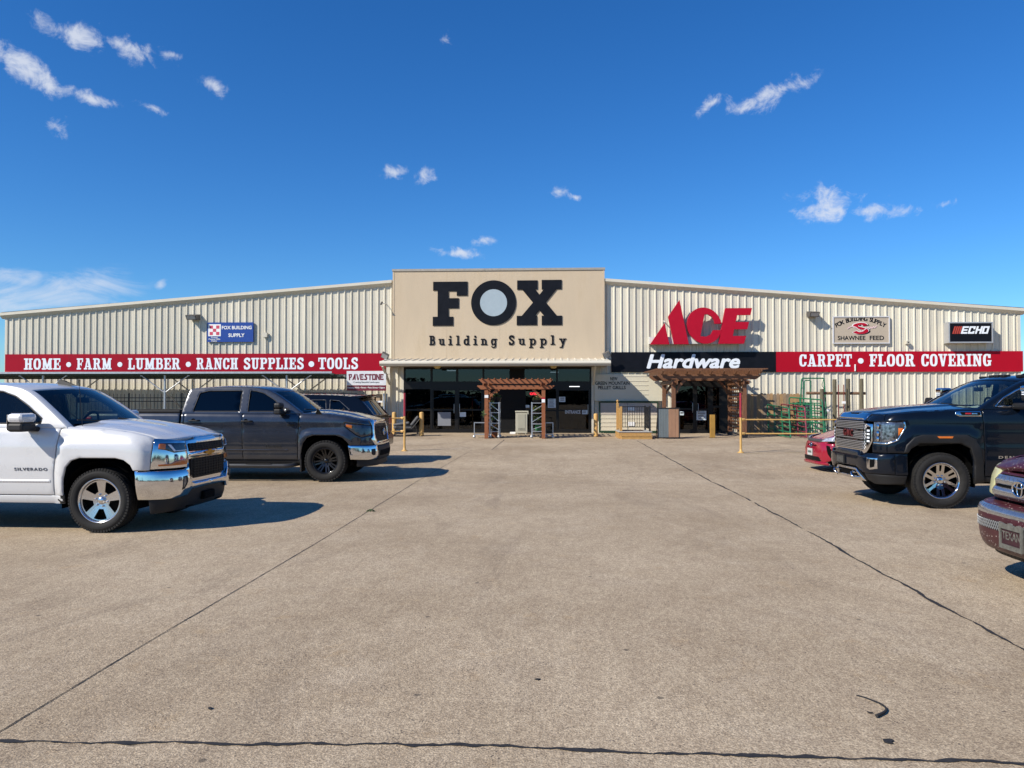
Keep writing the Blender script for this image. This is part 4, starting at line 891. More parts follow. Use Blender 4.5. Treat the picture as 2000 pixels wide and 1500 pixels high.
# ---- pergola round the side entrance
def pergola():
    Y0, Y1 = 30.85, 33.3; g = gz(Y0)
    xf0, xf1, xb0, xb1 = FX(1312.3, Y0), FX(1453, Y0), FX(1300, Y1), FX(1426, Y1)
    xf0 = xb0 = (xf0 + xb0) / 2; xf1 = xb1 = (xf1 + xb1) / 2
    t = thing('pergola', 'dark brown wooden pergola over the side entrance', 'pergola', ((xf0 + xf1) / 2, Y0, g)); d = .075
    zt = FZ(720, 30.2); zl0, zl1 = FZ(741.3, 30.7), FZ(731.5, 30.7)
    for Y in (Y0, Y1):
        for x in (xf0, xf1):
            mb = MB(); mb.box(x - d, Y - d, g, x + d, Y + d, zl1 + .01); p = sub(mb, 'post', M_BROWNWOOD, t, bevel=.006)
            mb = MB(); mb.box(x - .10, Y - .10, g, x + .10, Y + .10, g + .16); sub(mb, 'post_base', M_IRON, t)
    for Y in (Y0, Y1):
        for s in (-1, 1):
            y = Y + s * (d + .022); x0, x1 = xf0 - .62, xf1 + .62; mb = MB()
            mb.add([(x, q, z) for q in (y - .02, y + .02) for x, z in ((x0, zl1), (x0, zl1 - .06), (x0 + .18, zl0), (x1 - .18, zl0), (x1, zl1 - .06), (x1, zl1))], [(0, 1, 2, 3, 4, 5), (11, 10, 9, 8, 7, 6)] + [(i, i + 6, (i + 1) % 6 + 6, (i + 1) % 6) for i in range(6)]); sub(mb, 'beam', M_BROWNWOOD, t)
    zr0, zr1 = zl1 + .003, zt - .04; x0, x1 = xf0 - .5, xf1 + .5
    for k in range(9):
        x = x0 + (x1 - x0) * k / 8; mb = MB()
        mb.add([(q, y, z) for q in (x - .02, x + .02) for y, z in ((30.15, zr1), (30.15, zr1 - .07), (30.36, zr0), (33.98, zr0), (34.2, zr1 - .06), (34.2, zr1))], [(5, 4, 3, 2, 1, 0), (6, 7, 8, 9, 10, 11)] + [(i, (i + 1) % 6, (i + 1) % 6 + 6, i + 6) for i in range(6)]); sub(mb, 'rafter', M_BROWNWOOD, t)
    for k in range(16):
        y = 30.2 + k * .26; mb = MB(); mb.box(x0 - .25, y, zr1 + .002, x1 + .25, y + .045, zr1 + .042); sub(mb, 'slat', M_BROWNWOOD, t)
    for x, s in ((xf0, 1), (xf1, -1), (xf0, -1), (xf1, 1)):
        for Y in (Y0, Y1):
            if s * (1 if x == xf0 else -1) < 0: continue
            mb = MB(); P = [(x + s * (d + .45 * u), Y, zl0 - .55 * (1 - u) ** 1.6 - .0) for u in [i / 6 for i in range(7)]]
            for a, b in zip(P, P[1:]): mb.beam(a, b, .06, .10)
            sub(mb, 'knee_brace', M_BROWNWOOD, t)
    for x in (xf0, xf1):
        for s in (-1, 1):
            mb = MB(); q = x + s * (d + .022); mb.box(q - .02, Y0 - .35, zl0 - .20, q + .02, Y1 + .3, zl0 - .045); sub(mb, 'joist', M_BROWNWOOD, t)
    mb = MB()
    for k in range(14):
        z = g + .3 + k * .145; mb.box(xf1 - .015, Y0 + d + .003, z, xf1 + .015, Y1 - d - .003, z + .07)
    for k in range(7): y = Y0 + .3 + k * .3; mb.box(xf1 + .016, y, g + .2, xf1 + .032, y + .05, zl0)
    sub(mb, 'lattice_panel', M_BROWNWOOD, t)
pergola()

# ---- plant racks under the arbour
def rack(px0, px1, Y, ytop, shelves, label, low, group='wheeled metal plant racks'):
    g = gz(Y); x0, x1 = FX(px0, Y), FX(px1, Y); t = thing('plant_rack', label, 'plant rack', ((x0 + x1) / 2, Y, g), group=group); zt = FZ(ytop, Y)
    for x in (x0, x1):
        for y in (Y, Y + .75):
            mb = MB(); mb.box(x - .02, y - .02, g + .13, x + .02, y + .02, zt); sub(mb, 'upright', M_STEEL, t)
            mb = MB(); mb.lathe([(0, -.018), (.055, -.018), (.06, 0), (.055, .018), (0, .018)], 14, Matrix.Translation((x, y, g + .06)) @ Matrix.Rotation(pi / 2, 4, 'X')); mb.box(x - .02, y - .03, g + .05, x + .02, y + .03, g + .13); sub(mb, 'castor', M_STEEL, t)
    for py in shelves:
        z = FZ(py, Y); mb = MB(); mb.box(x0 + .021, Y - .02, z - .035, x1 - .021, Y + .77, z - .01); sub(mb, 'shelf', M_STEEL, t)
    for a, b in zip(shelves, shelves[1:]):
        mb = MB(); s = 1 if low > 0 else -1; za, zb = FZ(a, Y) - .06, FZ(b, Y) + .05
        mb.beam((x0 if s > 0 else x1, Y - .03, za), (x1 if s > 0 else x0, Y - .03, zb), .012, .025); mb.beam((x1 + .025 * 1, Y, za), (x1 + .025, Y + .75, zb), .02, .012); sub(mb, 'brace', M_STEEL, t)
    x = x0 - .62 if low > 0 else x1 + .02; w = .6 if low > 0 else .3; zl = FZ(825, Y); mb = MB()
    for q in (x, x + w):
        mb.box(q - .015, Y - .015, g + .13, q + .015, Y + .015, zl)
    mb.box(x, Y - .01, zl - .03, x + w, Y + .3, zl); mb.box(x, Y - .01, g + .14, x + w, Y + .3, g + .17); mb.lathe([(0, -.018), (.055, -.018), (.06, 0), (.055, .018), (0, .018)], 14, Matrix.Translation((x + (0 if low > 0 else w), Y, g + .06)) @ Matrix.Rotation(pi / 2, 4, 'X'))
    sub(mb, 'handle_frame', M_STEEL, t); return t
rack(957, 974.5, 30.25, 785.5, (786, 805, 825.5, 842), 'wheeled metal plant rack behind the left arbour post', 1)
rack(1038.5, 1064, 30.25, 785.5, (786, 806, 827, 841.5), 'wheeled metal plant rack behind the right arbour post', -1)
def plant(px, py, Y, rx, rz_, n, s, label, pot=None, flower=None, cat='plant'):
    p = F(px, py, Y); t = thing('potted_plant', label, cat, (p.x, Y, p.z), group='potted plants on the racks')
    if pot:
        mb = MB(); r, h, mt = pot; mb.lathe([(0, 0), (r * .72, 0), (r, h), (r * 1.06, h), (r * 1.06, h + .015), (r * .9, h + .015), (r * .88, h * .8), (0, h * .8)], 16, Matrix.Translation((p.x, Y, p.z))); sub(mb, 'pot', mt, t)
    h = pot[1] if pot else 0
    mb = MB(); leaves(mb, (p.x, Y, p.z + h + rz_ * .55), rx, rx, rz_, n, s); sub(mb, 'foliage', M_LEAF, t)
    if flower: mb = MB(); leaves(mb, (p.x, Y - .03, p.z + h + rz_ * .8), rx * 1.02, rx, rz_ * .9, n // 2, s * .7); sub(mb, 'blossom', flower, t)
Yr = 30.5
plant(970, 785.2, Yr, .17, .11, 140, .06, 'leafy plant in a black bowl on top of the left rack', (.19, .17, M_POT))
plant(1048.5, 785.2, Yr, .17, .09, 140, .05, 'cream flowered plant in a shallow pot on top of the right rack', (.17, .07, M_POT), M_PURPLE)
plant(961.5, 804.6, Yr, .13, .22, 130, .06, 'bushy green plant on the upper left rack shelf', (.09, .12, M_POT))
plant(966, 825.2, Yr, .17, .14, 150, .06, 'trailing green plant on the middle left rack shelf', (.11, .10, M_POT))
plant(966, 841.6, Yr, .19, .10, 150, .05, 'orange flowers in a tray on the lower left rack shelf', (.14, .09, M_POT), M_FLOWER)
plant(1049, 805.6, Yr, .18, .12, 160, .05, 'yellow flowering plants on the upper right rack shelf', (.12, .08, M_POT), M_PURPLE)
plant(1051, 826.6, Yr, .16, .16, 120, .06, 'green plant on the middle right rack shelf', (.10, .11, M_POT))
plant(947.5, 817, 30.1, .13, .14, 110, .06, 'round leafy plant left of the left arbour post', (.07, .10, M_POT))
mb = MB(); Y = 30.45; a, b = F(1045, 841, Y), F(1057, 828, Y); mb.box(a.x, Y, a.z, b.x, Y + .3, b.z); o = mb.build('soil_bag', pm('green plastic sack', (.02, .16, .04), .4, var=.3, bump=.5, bscale=8), None, bevel=.05); tag(o, 'green plastic sack on the bottom shelf of the right rack', 'sack')
mb = MB(); Y = 30.6; a, b = F(960, 854, Y), F(971, 843.5, Y); g = gz(Y); t = thing('planter_box', 'small wooden planter box under the left rack', 'planter', ((a.x + b.x) / 2, Y, g)); mb.box(a.x, Y, g, b.x, Y + .02, b.z); mb.box(a.x, Y + .26, g, b.x, Y + .28, b.z); mb.box(a.x, Y + .02, g, a.x + .02, Y + .26, b.z); mb.box(b.x - .02, Y + .02, g, b.x, Y + .26, b.z); mb.box(a.x + .02, Y + .02, g + .02, b.x - .02, Y + .26, b.z - .05); sub(mb, 'box', M_REDWOOD, t)
# ---- plastic cabinet and a white box
def cabinet():
    Y = 33.1; g = gz(Y); x0, x1 = FX(1007, Y), FX(1030, Y); zt = FZ(802.5, Y)
    t = thing('storage_cabinet', 'beige plastic storage cabinet under the arbour', 'cabinet', ((x0 + x1) / 2, Y, g))
    mb = MB(); mb.box(x0, Y, g + .04, x1, Y + .5, zt - .07); sub(mb, 'body', M_BEIGE, t, bevel=.02)
    mb = MB(); mb.box(x0 - .02, Y - .03, zt - .067, x1 + .05, Y + .53, zt); sub(mb, 'lid', M_BEIGE, t, bevel=.025)
    w = x1 - x0; mb = MB(); mb.box(x0 + w * .2, Y - .014, g + .16, x1 - w * .18, Y - .003, zt - .14); sub(mb, 'door_panel', pm('beige panel', (.36, .345, .275), .5), t, bevel=.004)
    mb = MB()
    for i in range(5):
        for j in range(2): mb.box(x0 + w * (.25 + i * .11), Y - .018, g + .19 + j * .05, x0 + w * (.31 + i * .11), Y - .0145, g + .215 + j * .05)
    sub(mb, 'vent', M_BLACK, t)
    for k in (.12, .8): mb = MB(); mb.box(x0 + w * k, Y + .02, g, x0 + w * (k + .1), Y + .48, g + .04); sub(mb, 'foot', M_BEIGE, t)
    mb = MB(); mb.box(x1 + .0, Y - .07, zt - .14, x1 + .05, Y - .032, zt - .03); sub(mb, 'latch', M_BEIGE, t)
cabinet()
Y = 33.2; mb = MB(); a = F(996, 848, Y); g = gz(Y); mb.box(a.x, Y, g, a.x + .24, Y + .2, g + .09); tag(mb.build('foam_block', M_WHITE, None, bevel=.01), 'small white block on the ground left of the beige cabinet', 'block')

# ---- bollards and pipe barriers
def bollard(px, ytop, Y, r, label, square=False, mat=None):
    g = gz(Y); x = FX(px, Y); h = FZ(ytop, Y) - g; t = thing('bollard', label, 'bollard', (x, Y, g), group='short posts guarding the entrances'); mb = MB()
    if square: mb.box(x - r, Y - r, g, x + r, Y + r, g + h)
    else: mb.lathe([(r, g), (r, g + h - .05), (r * .93, g + h - .02), (r * .7, g + h), (0, g + h + .008)], 26, Matrix.Translation((x, Y, 0)))
    sub(mb, 'post', mat or M_YELLOW, t, bevel=.006 if square else 0)
    mb = MB()
    if square: mb.box(x - r - .04, Y - r - .04, g + .001, x + r + .04, Y + r + .04, g + .012)
    else: mb.lathe([(r + .001, g + .02), (r + .02, g + .001)], 26, Matrix.Translation((x, Y, 0)))
    sub(mb, 'footing', M_GAP, t)
bollard(823.5, 805, 31.6, .092, 'yellow bollard in front of the left storefront window'); bollard(770, 805, 32.6, .09, 'yellow bollard behind the stacked recliners'); bollard(1163.5, 807.5, 31.3, .085, 'yellow bollard right of the storefront below the letter board')
bollard(1391, 809.5, 30.9, .09, 'square dull yellow post before the side entrance', True, pm('dull yellow wood', (.33, .18, .03), .7, var=.15))
def barrier(px, pyb, ytop, rails, xto, label, tilt):
    b = on_ground(px, pyb); Y = b.y; g = b.z; r = .035; zt = FZ(ytop, Y, px); t = thing('pipe_barrier', label, 'barrier', (b.x, Y, g), group='yellow pipe barriers'); zm = FZ(rails[0] - 4, Y)
    mb = MB(); mb.tube([(b.x, Y, g + .01), (b.x, Y, zm)], r, 16, cap=False); sub(mb, 'post', M_YELLOW, t)
    mb = MB(); mb.tube([(b.x, Y, zm), (b.x, Y, zt)], r * .98, 16); sub(mb, 'red_sleeve', pm('red pipe paint', (.32, .02, .035), .45, var=.15, scale=5), t)
    mb = MB(); mb.lathe([(r * 1.05, .13), (r * 1.25, .05), (.09, .02), (.10, .012), (.10, 0), (0, 0)], 18, Matrix.Translation((b.x, Y, g))); sub(mb, 'base_flange', M_YELLOW, t)
    s = 1 if xto > b.x else -1
    for py in rails:
        z = FZ(py, Y); mb = MB(); mb.tube([(b.x + s * r, Y, z), (xto, Y + tilt, z)], .021, 14); mb.lathe([(.042, 0), (.042, .09), (.032, .1)], 14, Matrix.Translation((b.x + s * r * .8, Y, z)) @ Matrix.Rotation(s * pi / 2, 4, 'Y')); sub(mb, 'rail', M_YELLOW, t)
    mb = MB(); mb.tube([(xto, Y + tilt, gz(Y + tilt)), (xto, Y + tilt, zm)], r, 16); sub(mb, 'post', M_YELLOW, t)
pl_ = on_ground(790, 881); barrier(790, 881, 767.5, (817, 843), pl_.x - 3.4, 'yellow pipe barrier with a red sleeve left of the entrance', -1.0)
pr_ = on_ground(1447, 884.5); barrier(1447, 884.5, 767.5, (819, 846), pr_.x + 5.2, 'yellow pipe barrier with a red sleeve right of the entrance', .1)

# ---- stacked outdoor recliners
def recliner(px, Y, dz, rz, label):
    g = gz(Y) + dz; x = FX(px, Y); t = thing('recliner', label, 'recliner', (x, Y, g), rz, group='outdoor recliners stacked by the entrance')
    M_CUSH = pm('grey cushion', (.115, .113, .11), .85, var=.12, scale=8, bump=.3, bscale=14)
    def put(mb, name, mat, **k): return mb.build(name, mat, t, **k)
    for s in (-1, 1):
        y = s * .3; mb = MB()
        mb.tube(fillet([(-.5, y, .02), (.05, y, .012), (.62, y, .10)], .3, 8), .016, 8)
        mb.tube(fillet([(-.42, y, .02), (-.35, y, .42), (.45, y, .48), (.52, y, .075)], .08), .014, 8)
        mb.tube([(-.4, y, .30), (.40, y, .30)], .012, 8); mb.tube(fillet([(.28, y, .3), (.62, y, .72)], .1), .014, 8); put(mb, 'side_frame', M_IRON)
    mb = MB()
    for k in range(7):
        u = k / 6; mb.tube([(.33 + .26 * u, -.3, .34 + .35 * u), (.33 + .26 * u, .3, .34 + .35 * u)], .011, 6)
    put(mb, 'back_slats', M_IRON)
    mb = MB(); mb.box(-.46, -.28, .315, .3, .28, .42); put(mb, 'seat_cushion', M_CUSH, bevel=.045)
    R = Matrix.Translation((.28, 0, .42)) @ Matrix.Rotation(radians(-52), 4, 'Y'); mb = MB(); mb.box(.0, -.27, -.02, .48, .27, .09, 0, R); put(mb, 'back_cushion', M_CUSH, bevel=.04)
    R = Matrix.Translation((-.42, 0, .42)) @ Matrix.Rotation(radians(-8), 4, 'Y'); mb = MB(); mb.box(-.04, -.27, .0, .62, .27, .10, 0, R); put(mb, 'folded_cushion', M_CUSH, bevel=.045)
recliner(791, 31.5, 0, radians(8), 'grey cushioned recliner with a black frame by the left bollards')

# ---- decking displays
def deck():
    Y0, Y1 = 30.2, 31.75; g = gz(Y0); x0, x1 = FX(1210.5, Y0), FX(1270.5, Y0); zd = FZ(842, Y0); zt = FZ(794, Y0)
    t = thing('deck_display', 'small sample deck with two steps and railings below the letter board', 'deck display', ((x0 + x1) / 2, Y0, g))
    mb = MB(); mb.box(x0 - .04, Y0, g, x1 + .03, Y0 + .04, zd - .035); mb.box(x0 - .04, Y0 + .04, g, x0, Y1, zd - .035); mb.box(x1 - .01, Y0 + .04, g, x1 + .03, Y1, zd - .035); mb.box(x0, Y1 - .04, g, x1 - .01, Y1, zd - .035); sub(mb, 'base', M_PINE, t)
    mb = MB(); n = 10
    for i in range(n): a = Y0 - .03 + (Y1 - Y0 + .06) * i / n; mb.box(x0 - .06, a, zd - .033, x1 + .06, a + (Y1 - Y0 + .06) / n - .008, zd)
    sub(mb, 'deck_board', pm('pale grey decking', (.40, .40, .38), .6, var=.08), t)
    mb = MB(); zs = FZ(850.5, 29.95); mb.box(x0 + .04, 29.85, g, x1 + .01, 29.89, zs - .03); mb.box(x0 + .04, 29.89, g, x0 + .08, Y0 - .002, zs - .03); mb.box(x1 - .03, 29.89, g, x1 + .01, Y0 - .002, zs - .03); mb.box(x0 + .03, 29.83, zs - .027, x1 + .02, Y0 - .032, zs); sub(mb, 'step', M_PINE, t)
    for y, h in ((Y0 + .06, zt), (Y1 - .08, zt + .12)):
        mb = MB(); mb.box(x0 - .005, y - .05, zd + .002, x0 + .095, y + .05, h); p = sub(mb, 'wooden_post', M_PINE, t, bevel=.005)
        if y > Y0 + .1: mb = MB(); mb.lathe([(.05, h), (.03, h + .02), (.022, h + .04), (.05, h + .075), (.055, h + .10), (.04, h + .135), (0, h + .15)], 14, Matrix.Translation((x0 + .045, y, 0))); sub(mb, 'finial', M_PINE, t)
    mb = MB(); mb.box(x0 + .02, Y0 + .12, zd + .08, x0 + .06, Y1 - .14, zd + .13); mb.box(x0 + .02, Y0 + .12, zt - .14, x0 + .07, Y1 - .14, zt - .08)
    for i in range(11): y = Y0 + .15 + i * .12; mb.box(x0 + .025, y, zd + .13, x0 + .055, y + .075, zt - .14)
    sub(mb, 'wooden_railing', M_PINE, t)
    for y in (Y0 + .05, Y1 - .06): mb = MB(); mb.box(x1 - .06, y - .035, zd + .002, x1 + .01, y + .035, zt + .02); sub(mb, 'metal_post', M_IRON, t)
    mb = MB(); mb.box(x1 - .045, Y0 + .09, zt - .05, x1 - .005, Y1 - .10, zt - .015); mb.box(x1 - .045, Y0 + .09, zd + .09, x1 - .005, Y1 - .1, zd + .12)
    for i in range(22): y = Y0 + .12 + i * .06; mb.box(x1 - .035, y, zd + .12, x1 - .015, y + .02, zt - .05)
    sub(mb, 'metal_railing', M_IRON, t)
    mb = MB(); y = Y1 - .07; mb.box(x0 + .1, y - .02, zt - .04, x1 - .065, y + .02, zt - .005); mb.box(x0 + .1, y - .02, zd + .10, x1 - .065, y + .02, zd + .13)
    for i in range(10): x = x0 + .16 + i * (x1 - x0 - .26) / 9.6; mb.box(x - .009, y - .009, zd + .13, x + .009, y + .009, zt - .04)
    sub(mb, 'metal_railing', M_IRON, t)
    mb = MB(); mb.box(x0 + .2, Y0 + .35, zd + .002, x1 - .2, Y1 - .4, zd + .012); sub(mb, 'mat', pm('brown door mat', (.12, .065, .04), .9, var=.3), t)
deck()
def panel_stand():
    Y = 30.15; g = gz(Y); x0, x1 = FX(1283.5, Y), FX(1327.5, Y); z0, z1 = FZ(855, Y), FZ(796, Y); t = thing('board_sample_stand', 'upright stand of grey and brown decking boards', 'board display', ((x0 + x1) / 2, Y, g)); f = .035
    mb = MB(); mb.box(x0, Y - .02, z1 - f, x1, Y + .05, z1); mb.box(x0, Y - .02, z0, x1, Y + .05, z0 + f); mb.box(x0, Y - .02, z0 + f, x0 + f, Y + .05, z1 - f); mb.box(x1 - f, Y - .02, z0 + f, x1, Y + .05, z1 - f)
    for x in (x0, x1 - f, (x0 + x1) / 2): mb.box(x, Y - .02, g, x + f * .7, Y + .3, g + .03)
    for x in (x0, x1 - f): mb.box(x + .004, Y + .0, g + .03, x + f - .004, Y + .04, z0); mb.beam((x + f / 2, Y + .06, z1 - .3), (x + f / 2, Y + .5, g), .03, .03)
    sub(mb, 'stand_frame', M_IRON, t); a, b = x0 + f + .004, x1 - f - .004; m = a + (b - a) * .505; n = 4
    for i in range(4): mb = MB(); w = (m - a) / 4; mb.box(a + w * i, Y, z0 + f, a + w * (i + 1) - .006, Y + .03, z1 - f); sub(mb, 'grey_board', M_GREYB, t)
    for i in range(3): mb = MB(); w = (b - m) / 3; mb.box(m + w * i, Y, z0 + f, m + w * (i + 1) - .006, Y + .03, z1 - f); sub(mb, 'brown_board', M_BROWNB, t)
panel_stand()
def siding():
    Y = YF - .30; x0, x1 = FX(1172.5, Y), FX(1283, Y); z0, z1 = ZB + .12, FZ(786.5, Y); t = thing('siding_display', 'display of horizontal siding boards under the letter board', 'siding display', ((x0 + x1) / 2, Y, ZB))
    mb = MB(); h = (z1 - z0) / 7
    for i in range(7):
        z = z0 + h * i; mb.add([(x, y, q) for x in (x0, x1) for y, q in ((Y - .03, z), (Y - .008, z + h - .004), (Y + .05, z + h - .004), (Y + .05, z))], [(0, 4, 5, 1), (1, 5, 6, 2), (2, 6, 7, 3), (3, 7, 4, 0), (0, 1, 2, 3), (7, 6, 5, 4)], 0 if i < 4 else 1)  # upper boards darker: the canopy's shade is put into their colour
    sub(mb, 'siding_board', [pm('cream siding', (.56, .50, .37), .6, var=.05), pm('shaded cream siding', (.40, .35, .29), .6, var=.05)], t)
    mb = MB(); mb.box(x0 - .06, Y - .04, ZB + .02, x0 - .002, Y + .12, z1 + .06); mb.box(x1 + .002, Y - .04, ZB + .02, x1 + .05, Y + .12, z1 + .06); mb.box(x0, Y - .04, z1 + .002, x1, Y + .12, z1 + .06); mb.box(x0, Y - .04, ZB + .02, x1, Y + .12, z0 - .002); sub(mb, 'green_frame', pm('dark green frame', (.015, .045, .02), .5), t)
    mb = MB(); xm = (x0 + x1) / 2 - .05; mb.box(xm - .008, Y - .036, z0, xm + .008, Y + .01, z1); sub(mb, 'joint_strip', M_GREYB, t)
    for py in (798, 828): a, b = F(1227, py + 4, Y - .05), F(1239.5, py - 4, Y - .05); mb = MB(); mb.box(a.x, Y - .05, a.z, b.x, Y - .04, b.z); sub(mb, 'paper_sheet', M_PAPER if py < 800 else M_WHITE, t)
siding()

# ---- paver rack
def pavers():
    Y = 33.55; x0, x1 = FX(678, Y), FX(757, Y); t = thing('paver_rack', 'grey metal rack of red and tan pavers left of the entrance', 'paver rack', ((x0 + x1) / 2, Y, ZB)); zt = FZ(768.5, Y)
    for x in (x0, FX(750, Y)):
        for y in (Y, Y + .6): mb = MB(); mb.box(x - .03, y - .02, ZB, x + .03, y + .02, zt); sub(mb, 'upright', M_STEEL, t)
    zs = [FZ(845, Y), FZ(824, Y), FZ(801, Y), FZ(784, Y)]
    for z in zs: mb = MB(); mb.box(x0 + .031, Y - .02, z - .04, FX(750, Y) - .031, Y + .62, z); sub(mb, 'shelf', M_STEEL, t)
    cols = [pm('red paver', (.27, .085, .062), .85, var=.18, scale=12), pm('tan paver', (.37, .27, .17), .85, var=.18, scale=12), pm('pink paver', (.36, .155, .12), .85, var=.18, scale=12)]
    for j, z in enumerate(zs):
        x = x0 + .05
        while x < FX(746, Y) - .2:
            w = random.uniform(.16, .3); h = random.uniform(.2, .34) if j < 3 else random.uniform(.25, .33); mb = MB(); mb.box(x, Y + .05, z + .003, x + w, Y + .5, z + h); sub(mb, 'paver_stack', random.choice(cols), t, bevel=.012); x += w + random.uniform(.02, .1)
    for px, py in ((727, 784.5), (743, 784.5), (740, 801.5), (717, 784.5)): a = F(px, py + 1.6, Y - .03); mb = MB(); mb.box(a.x - .09, Y - .034, a.z, a.x + .09, Y - .022, a.z + .075); sub(mb, 'price_tag', M_WHITE, t)
pavers()

# ---- lean-to roof, iron fence on the left
def leanto():
    Ya, Yb = 31.0, 34.0; x0, x1 = FX(-420, Ya), FX(648, Ya); za, zb = FZ(727.3, Ya), FZ(736.5, Yb)
    t = thing('lean_to_shelter', 'long flat metal shelter with green underside along the left wing', 'shelter', ((x0 + x1) / 2, Ya, gz(Ya)))
    mb = MB(); n = int((x1 - x0) / .3048); pr = []
    for i in range(n):
        b = x0 + i * .3048; pr += [(b, 0), (b + .2, 0), (b + .23, .03), (b + .275, .03)]
    vs = []
    for x, d in pr: vs += [(x, Ya, za + d), (x, Yb, zb + d), (x, Ya, za + d + .012), (x, Yb, zb + d + .012)]
    fs = []
    for i in range(len(pr) - 1):
        a = 4 * i; fs += [(a, a + 1, a + 5, a + 4), (a + 2, a + 6, a + 7, a + 3), (a, a + 4, a + 6, a + 2), (a + 1, a + 3, a + 7, a + 5)]
    mb.add(vs, fs); sub(mb, 'roof_sheet', pm('green roof sheet', (.05, .085, .065), .5, var=.12), t)
    mb = MB(); mb.box(x0, Ya - .03, za - .03, x1, Ya - .004, za + .05); sub(mb, 'fascia', M_STEEL, t)
    for y in (Ya + .25, 32.4, Yb - .25): mb = MB(); z = za + (zb - za) * (y - Ya) / (Yb - Ya); mb.box(x0, y - .04, z - .085, x1, y + .04, z - .005); sub(mb, 'purlin', pm('dark green beam', (.018, .038, .03), .5), t)
    for px in (84, 322, 560):
        x = FX(px, Ya + .25); mb = MB(); mb.tube([(x, Ya + .25, gz(Ya)), (x, Ya + .25, za - .09)], .045, 12); sub(mb, 'post', M_STEEL, t)
        xb = FX(px, Ya + .25); mb = MB(); mb.tube([(xb, Yb - .25, gz(Yb)), (xb, Yb - .25, zb - .09)], .045, 12); sub(mb, 'post', M_STEEL, t)
        zk = FZ(766, Ya)
        for s in (-1, 1):
            for y in (Ya + .25, Yb - .25):
                mb = MB(); mb.tube([(x + s * .03, y, zk), (x + s * .98, y, za - .11)], .028, 8); mb.box(x + s * 1.0 - .04, y - .03, za - .125, x + s * 1.0 + .04, y + .03, za - .088); sub(mb, 'brace', M_STEEL, t)
        mb = MB(); mb.beam((x, Ya + .3, za - .75), (x, Yb - .3, za - .75), .05, .08); mb.beam((x, Ya + .3, za - .75), (x, Yb - .3, zk - 1.2), .03, .05); sub(mb, 'tie_bar', M_STEEL, t)
leanto()
def iron_fence():
    Y = 32.7; x0, x1 = FX(150, Y), FX(668, Y); g = gz(Y); zt = FZ(769, Y); t = thing('iron_fence', 'black iron picket fence behind the grey truck', 'fence', ((x0 + x1) / 2, Y, g)); mb = MB()
    n = int((x1 - x0) / .165)
    for i in range(n): x = x0 + i * .165; mb.box(x - .008, Y - .008, g + .05, x + .008, Y + .008, zt)
    sub(mb, 'picket_row', M_IRON, t)
    for z in (FZ(777, Y), FZ(784, Y), g + .15): mb = MB(); mb.box(x0, Y - .022, z - .02, x1, Y + .022, z + .02); sub(mb, 'rail', M_IRON, t)
    for i in range(6): x = x0 + (x1 - x0) * i / 5; mb = MB(); mb.box(x - .022, Y - .022, g, x + .022, Y + .022, zt + .04); sub(mb, 'post', M_IRON, t)
iron_fence()
def wood_fence():
    Y = 34.1; x0, x1 = FX(1440, Y), FX(1566, Y); t = thing('wooden_fence', 'weathered cedar picket fence section against the right wing', 'fence', ((x0 + x1) / 2, Y, ZB)); mb = MB(); x = x0; zt = FZ(768.5, Y)
    cols = [M_CEDAR, pm('grey cedar', (.22, .17, .12), .85, var=.3, scale=5, stretch=(5, 1, .6)), pm('golden cedar', (.36, .22, .10), .8, var=.3, scale=5, stretch=(5, 1, .6))]
    while x < x1:
        w = .135; h = zt + random.uniform(-.03, .02); a = [(x, ZB + .02), (x + w, ZB + .02), (x + w, h - .04), (x + w - .03, h), (x + .03, h), (x, h - .04)]; y = Y + random.uniform(-.004, .004)
        mb.add([(p, q, r) for q in (y, y + .018) for p, r in a], [tuple(range(6)), tuple(range(11, 5, -1))] + [(i, i + 6, (i + 1) % 6 + 6, (i + 1) % 6) for i in range(6)], random.choice((0, 0, 1, 2))); x += w + .006
    sub(mb, 'picket_row', cols, t)
    for z in (ZB + .35, ZB + 1.4): mb = MB(); mb.box(x0, Y + .025, z, x1, Y + .06, z + .08); sub(mb, 'rail', M_CEDAR, t)
wood_fence()
# ---- livestock gates leaning at the right
def gate(name, a, b, zt0, zt1, rails, mat, label, r=.028, lean=.25):
    """a, b: ground points of the two ends"""
    t = thing(name, label, 'livestock gate', ((a.x + b.x) / 2, (a.y + b.y) / 2, (a.z + b.z) / 2), group='livestock gates stored against the right wing')
    A0, B0 = a + Vector((0, 0, .06)), b + Vector((0, 0, .06)); A1 = Vector((a.x, a.y + lean, zt0)); B1 = Vector((b.x, b.y + lean, zt1))
    mb = MB(); mb.tube(fillet([A0, A1, B1, B0], .12), r, 10); sub(mb, 'frame_tube', mat, t)
    for i in range(rails): k = (i + .0) / rails; mb = MB(); mb.tube([A0.lerp(A1, k), B0.lerp(B1, k)], r * .85, 8); sub(mb, 'rail', mat, t)
    for k in (.33, .67): mb = MB(); mb.beam(A0.lerp(B0, k), A1.lerp(B1, k), .05, .006); sub(mb, 'stay', mat, t)
def GP(px, Y): return Vector((FX(px, Y), Y, gz(Y)))
gate('livestock_gate', GP(1501, 33.5), GP(1543.5, 30.3), FZ(790, 33.5), FZ(797, 30.3), 6, M_GREENP, 'green tube gate nearest the wooden fence', lean=.2)
gate('livestock_gate', GP(1528, 33.6), GP(1575, 30.3), FZ(789, 33.6), FZ(795, 30.3), 6, M_MAROONP, 'maroon tube gate between the green gates', lean=.2)
gate('livestock_gate', GP(1544, 33.75), GP(1609, 32.3), FZ(776, 33.75), FZ(781, 32.3), 6, M_GREENP, 'wide green tube gate below the tall green bow gate', lean=.2)
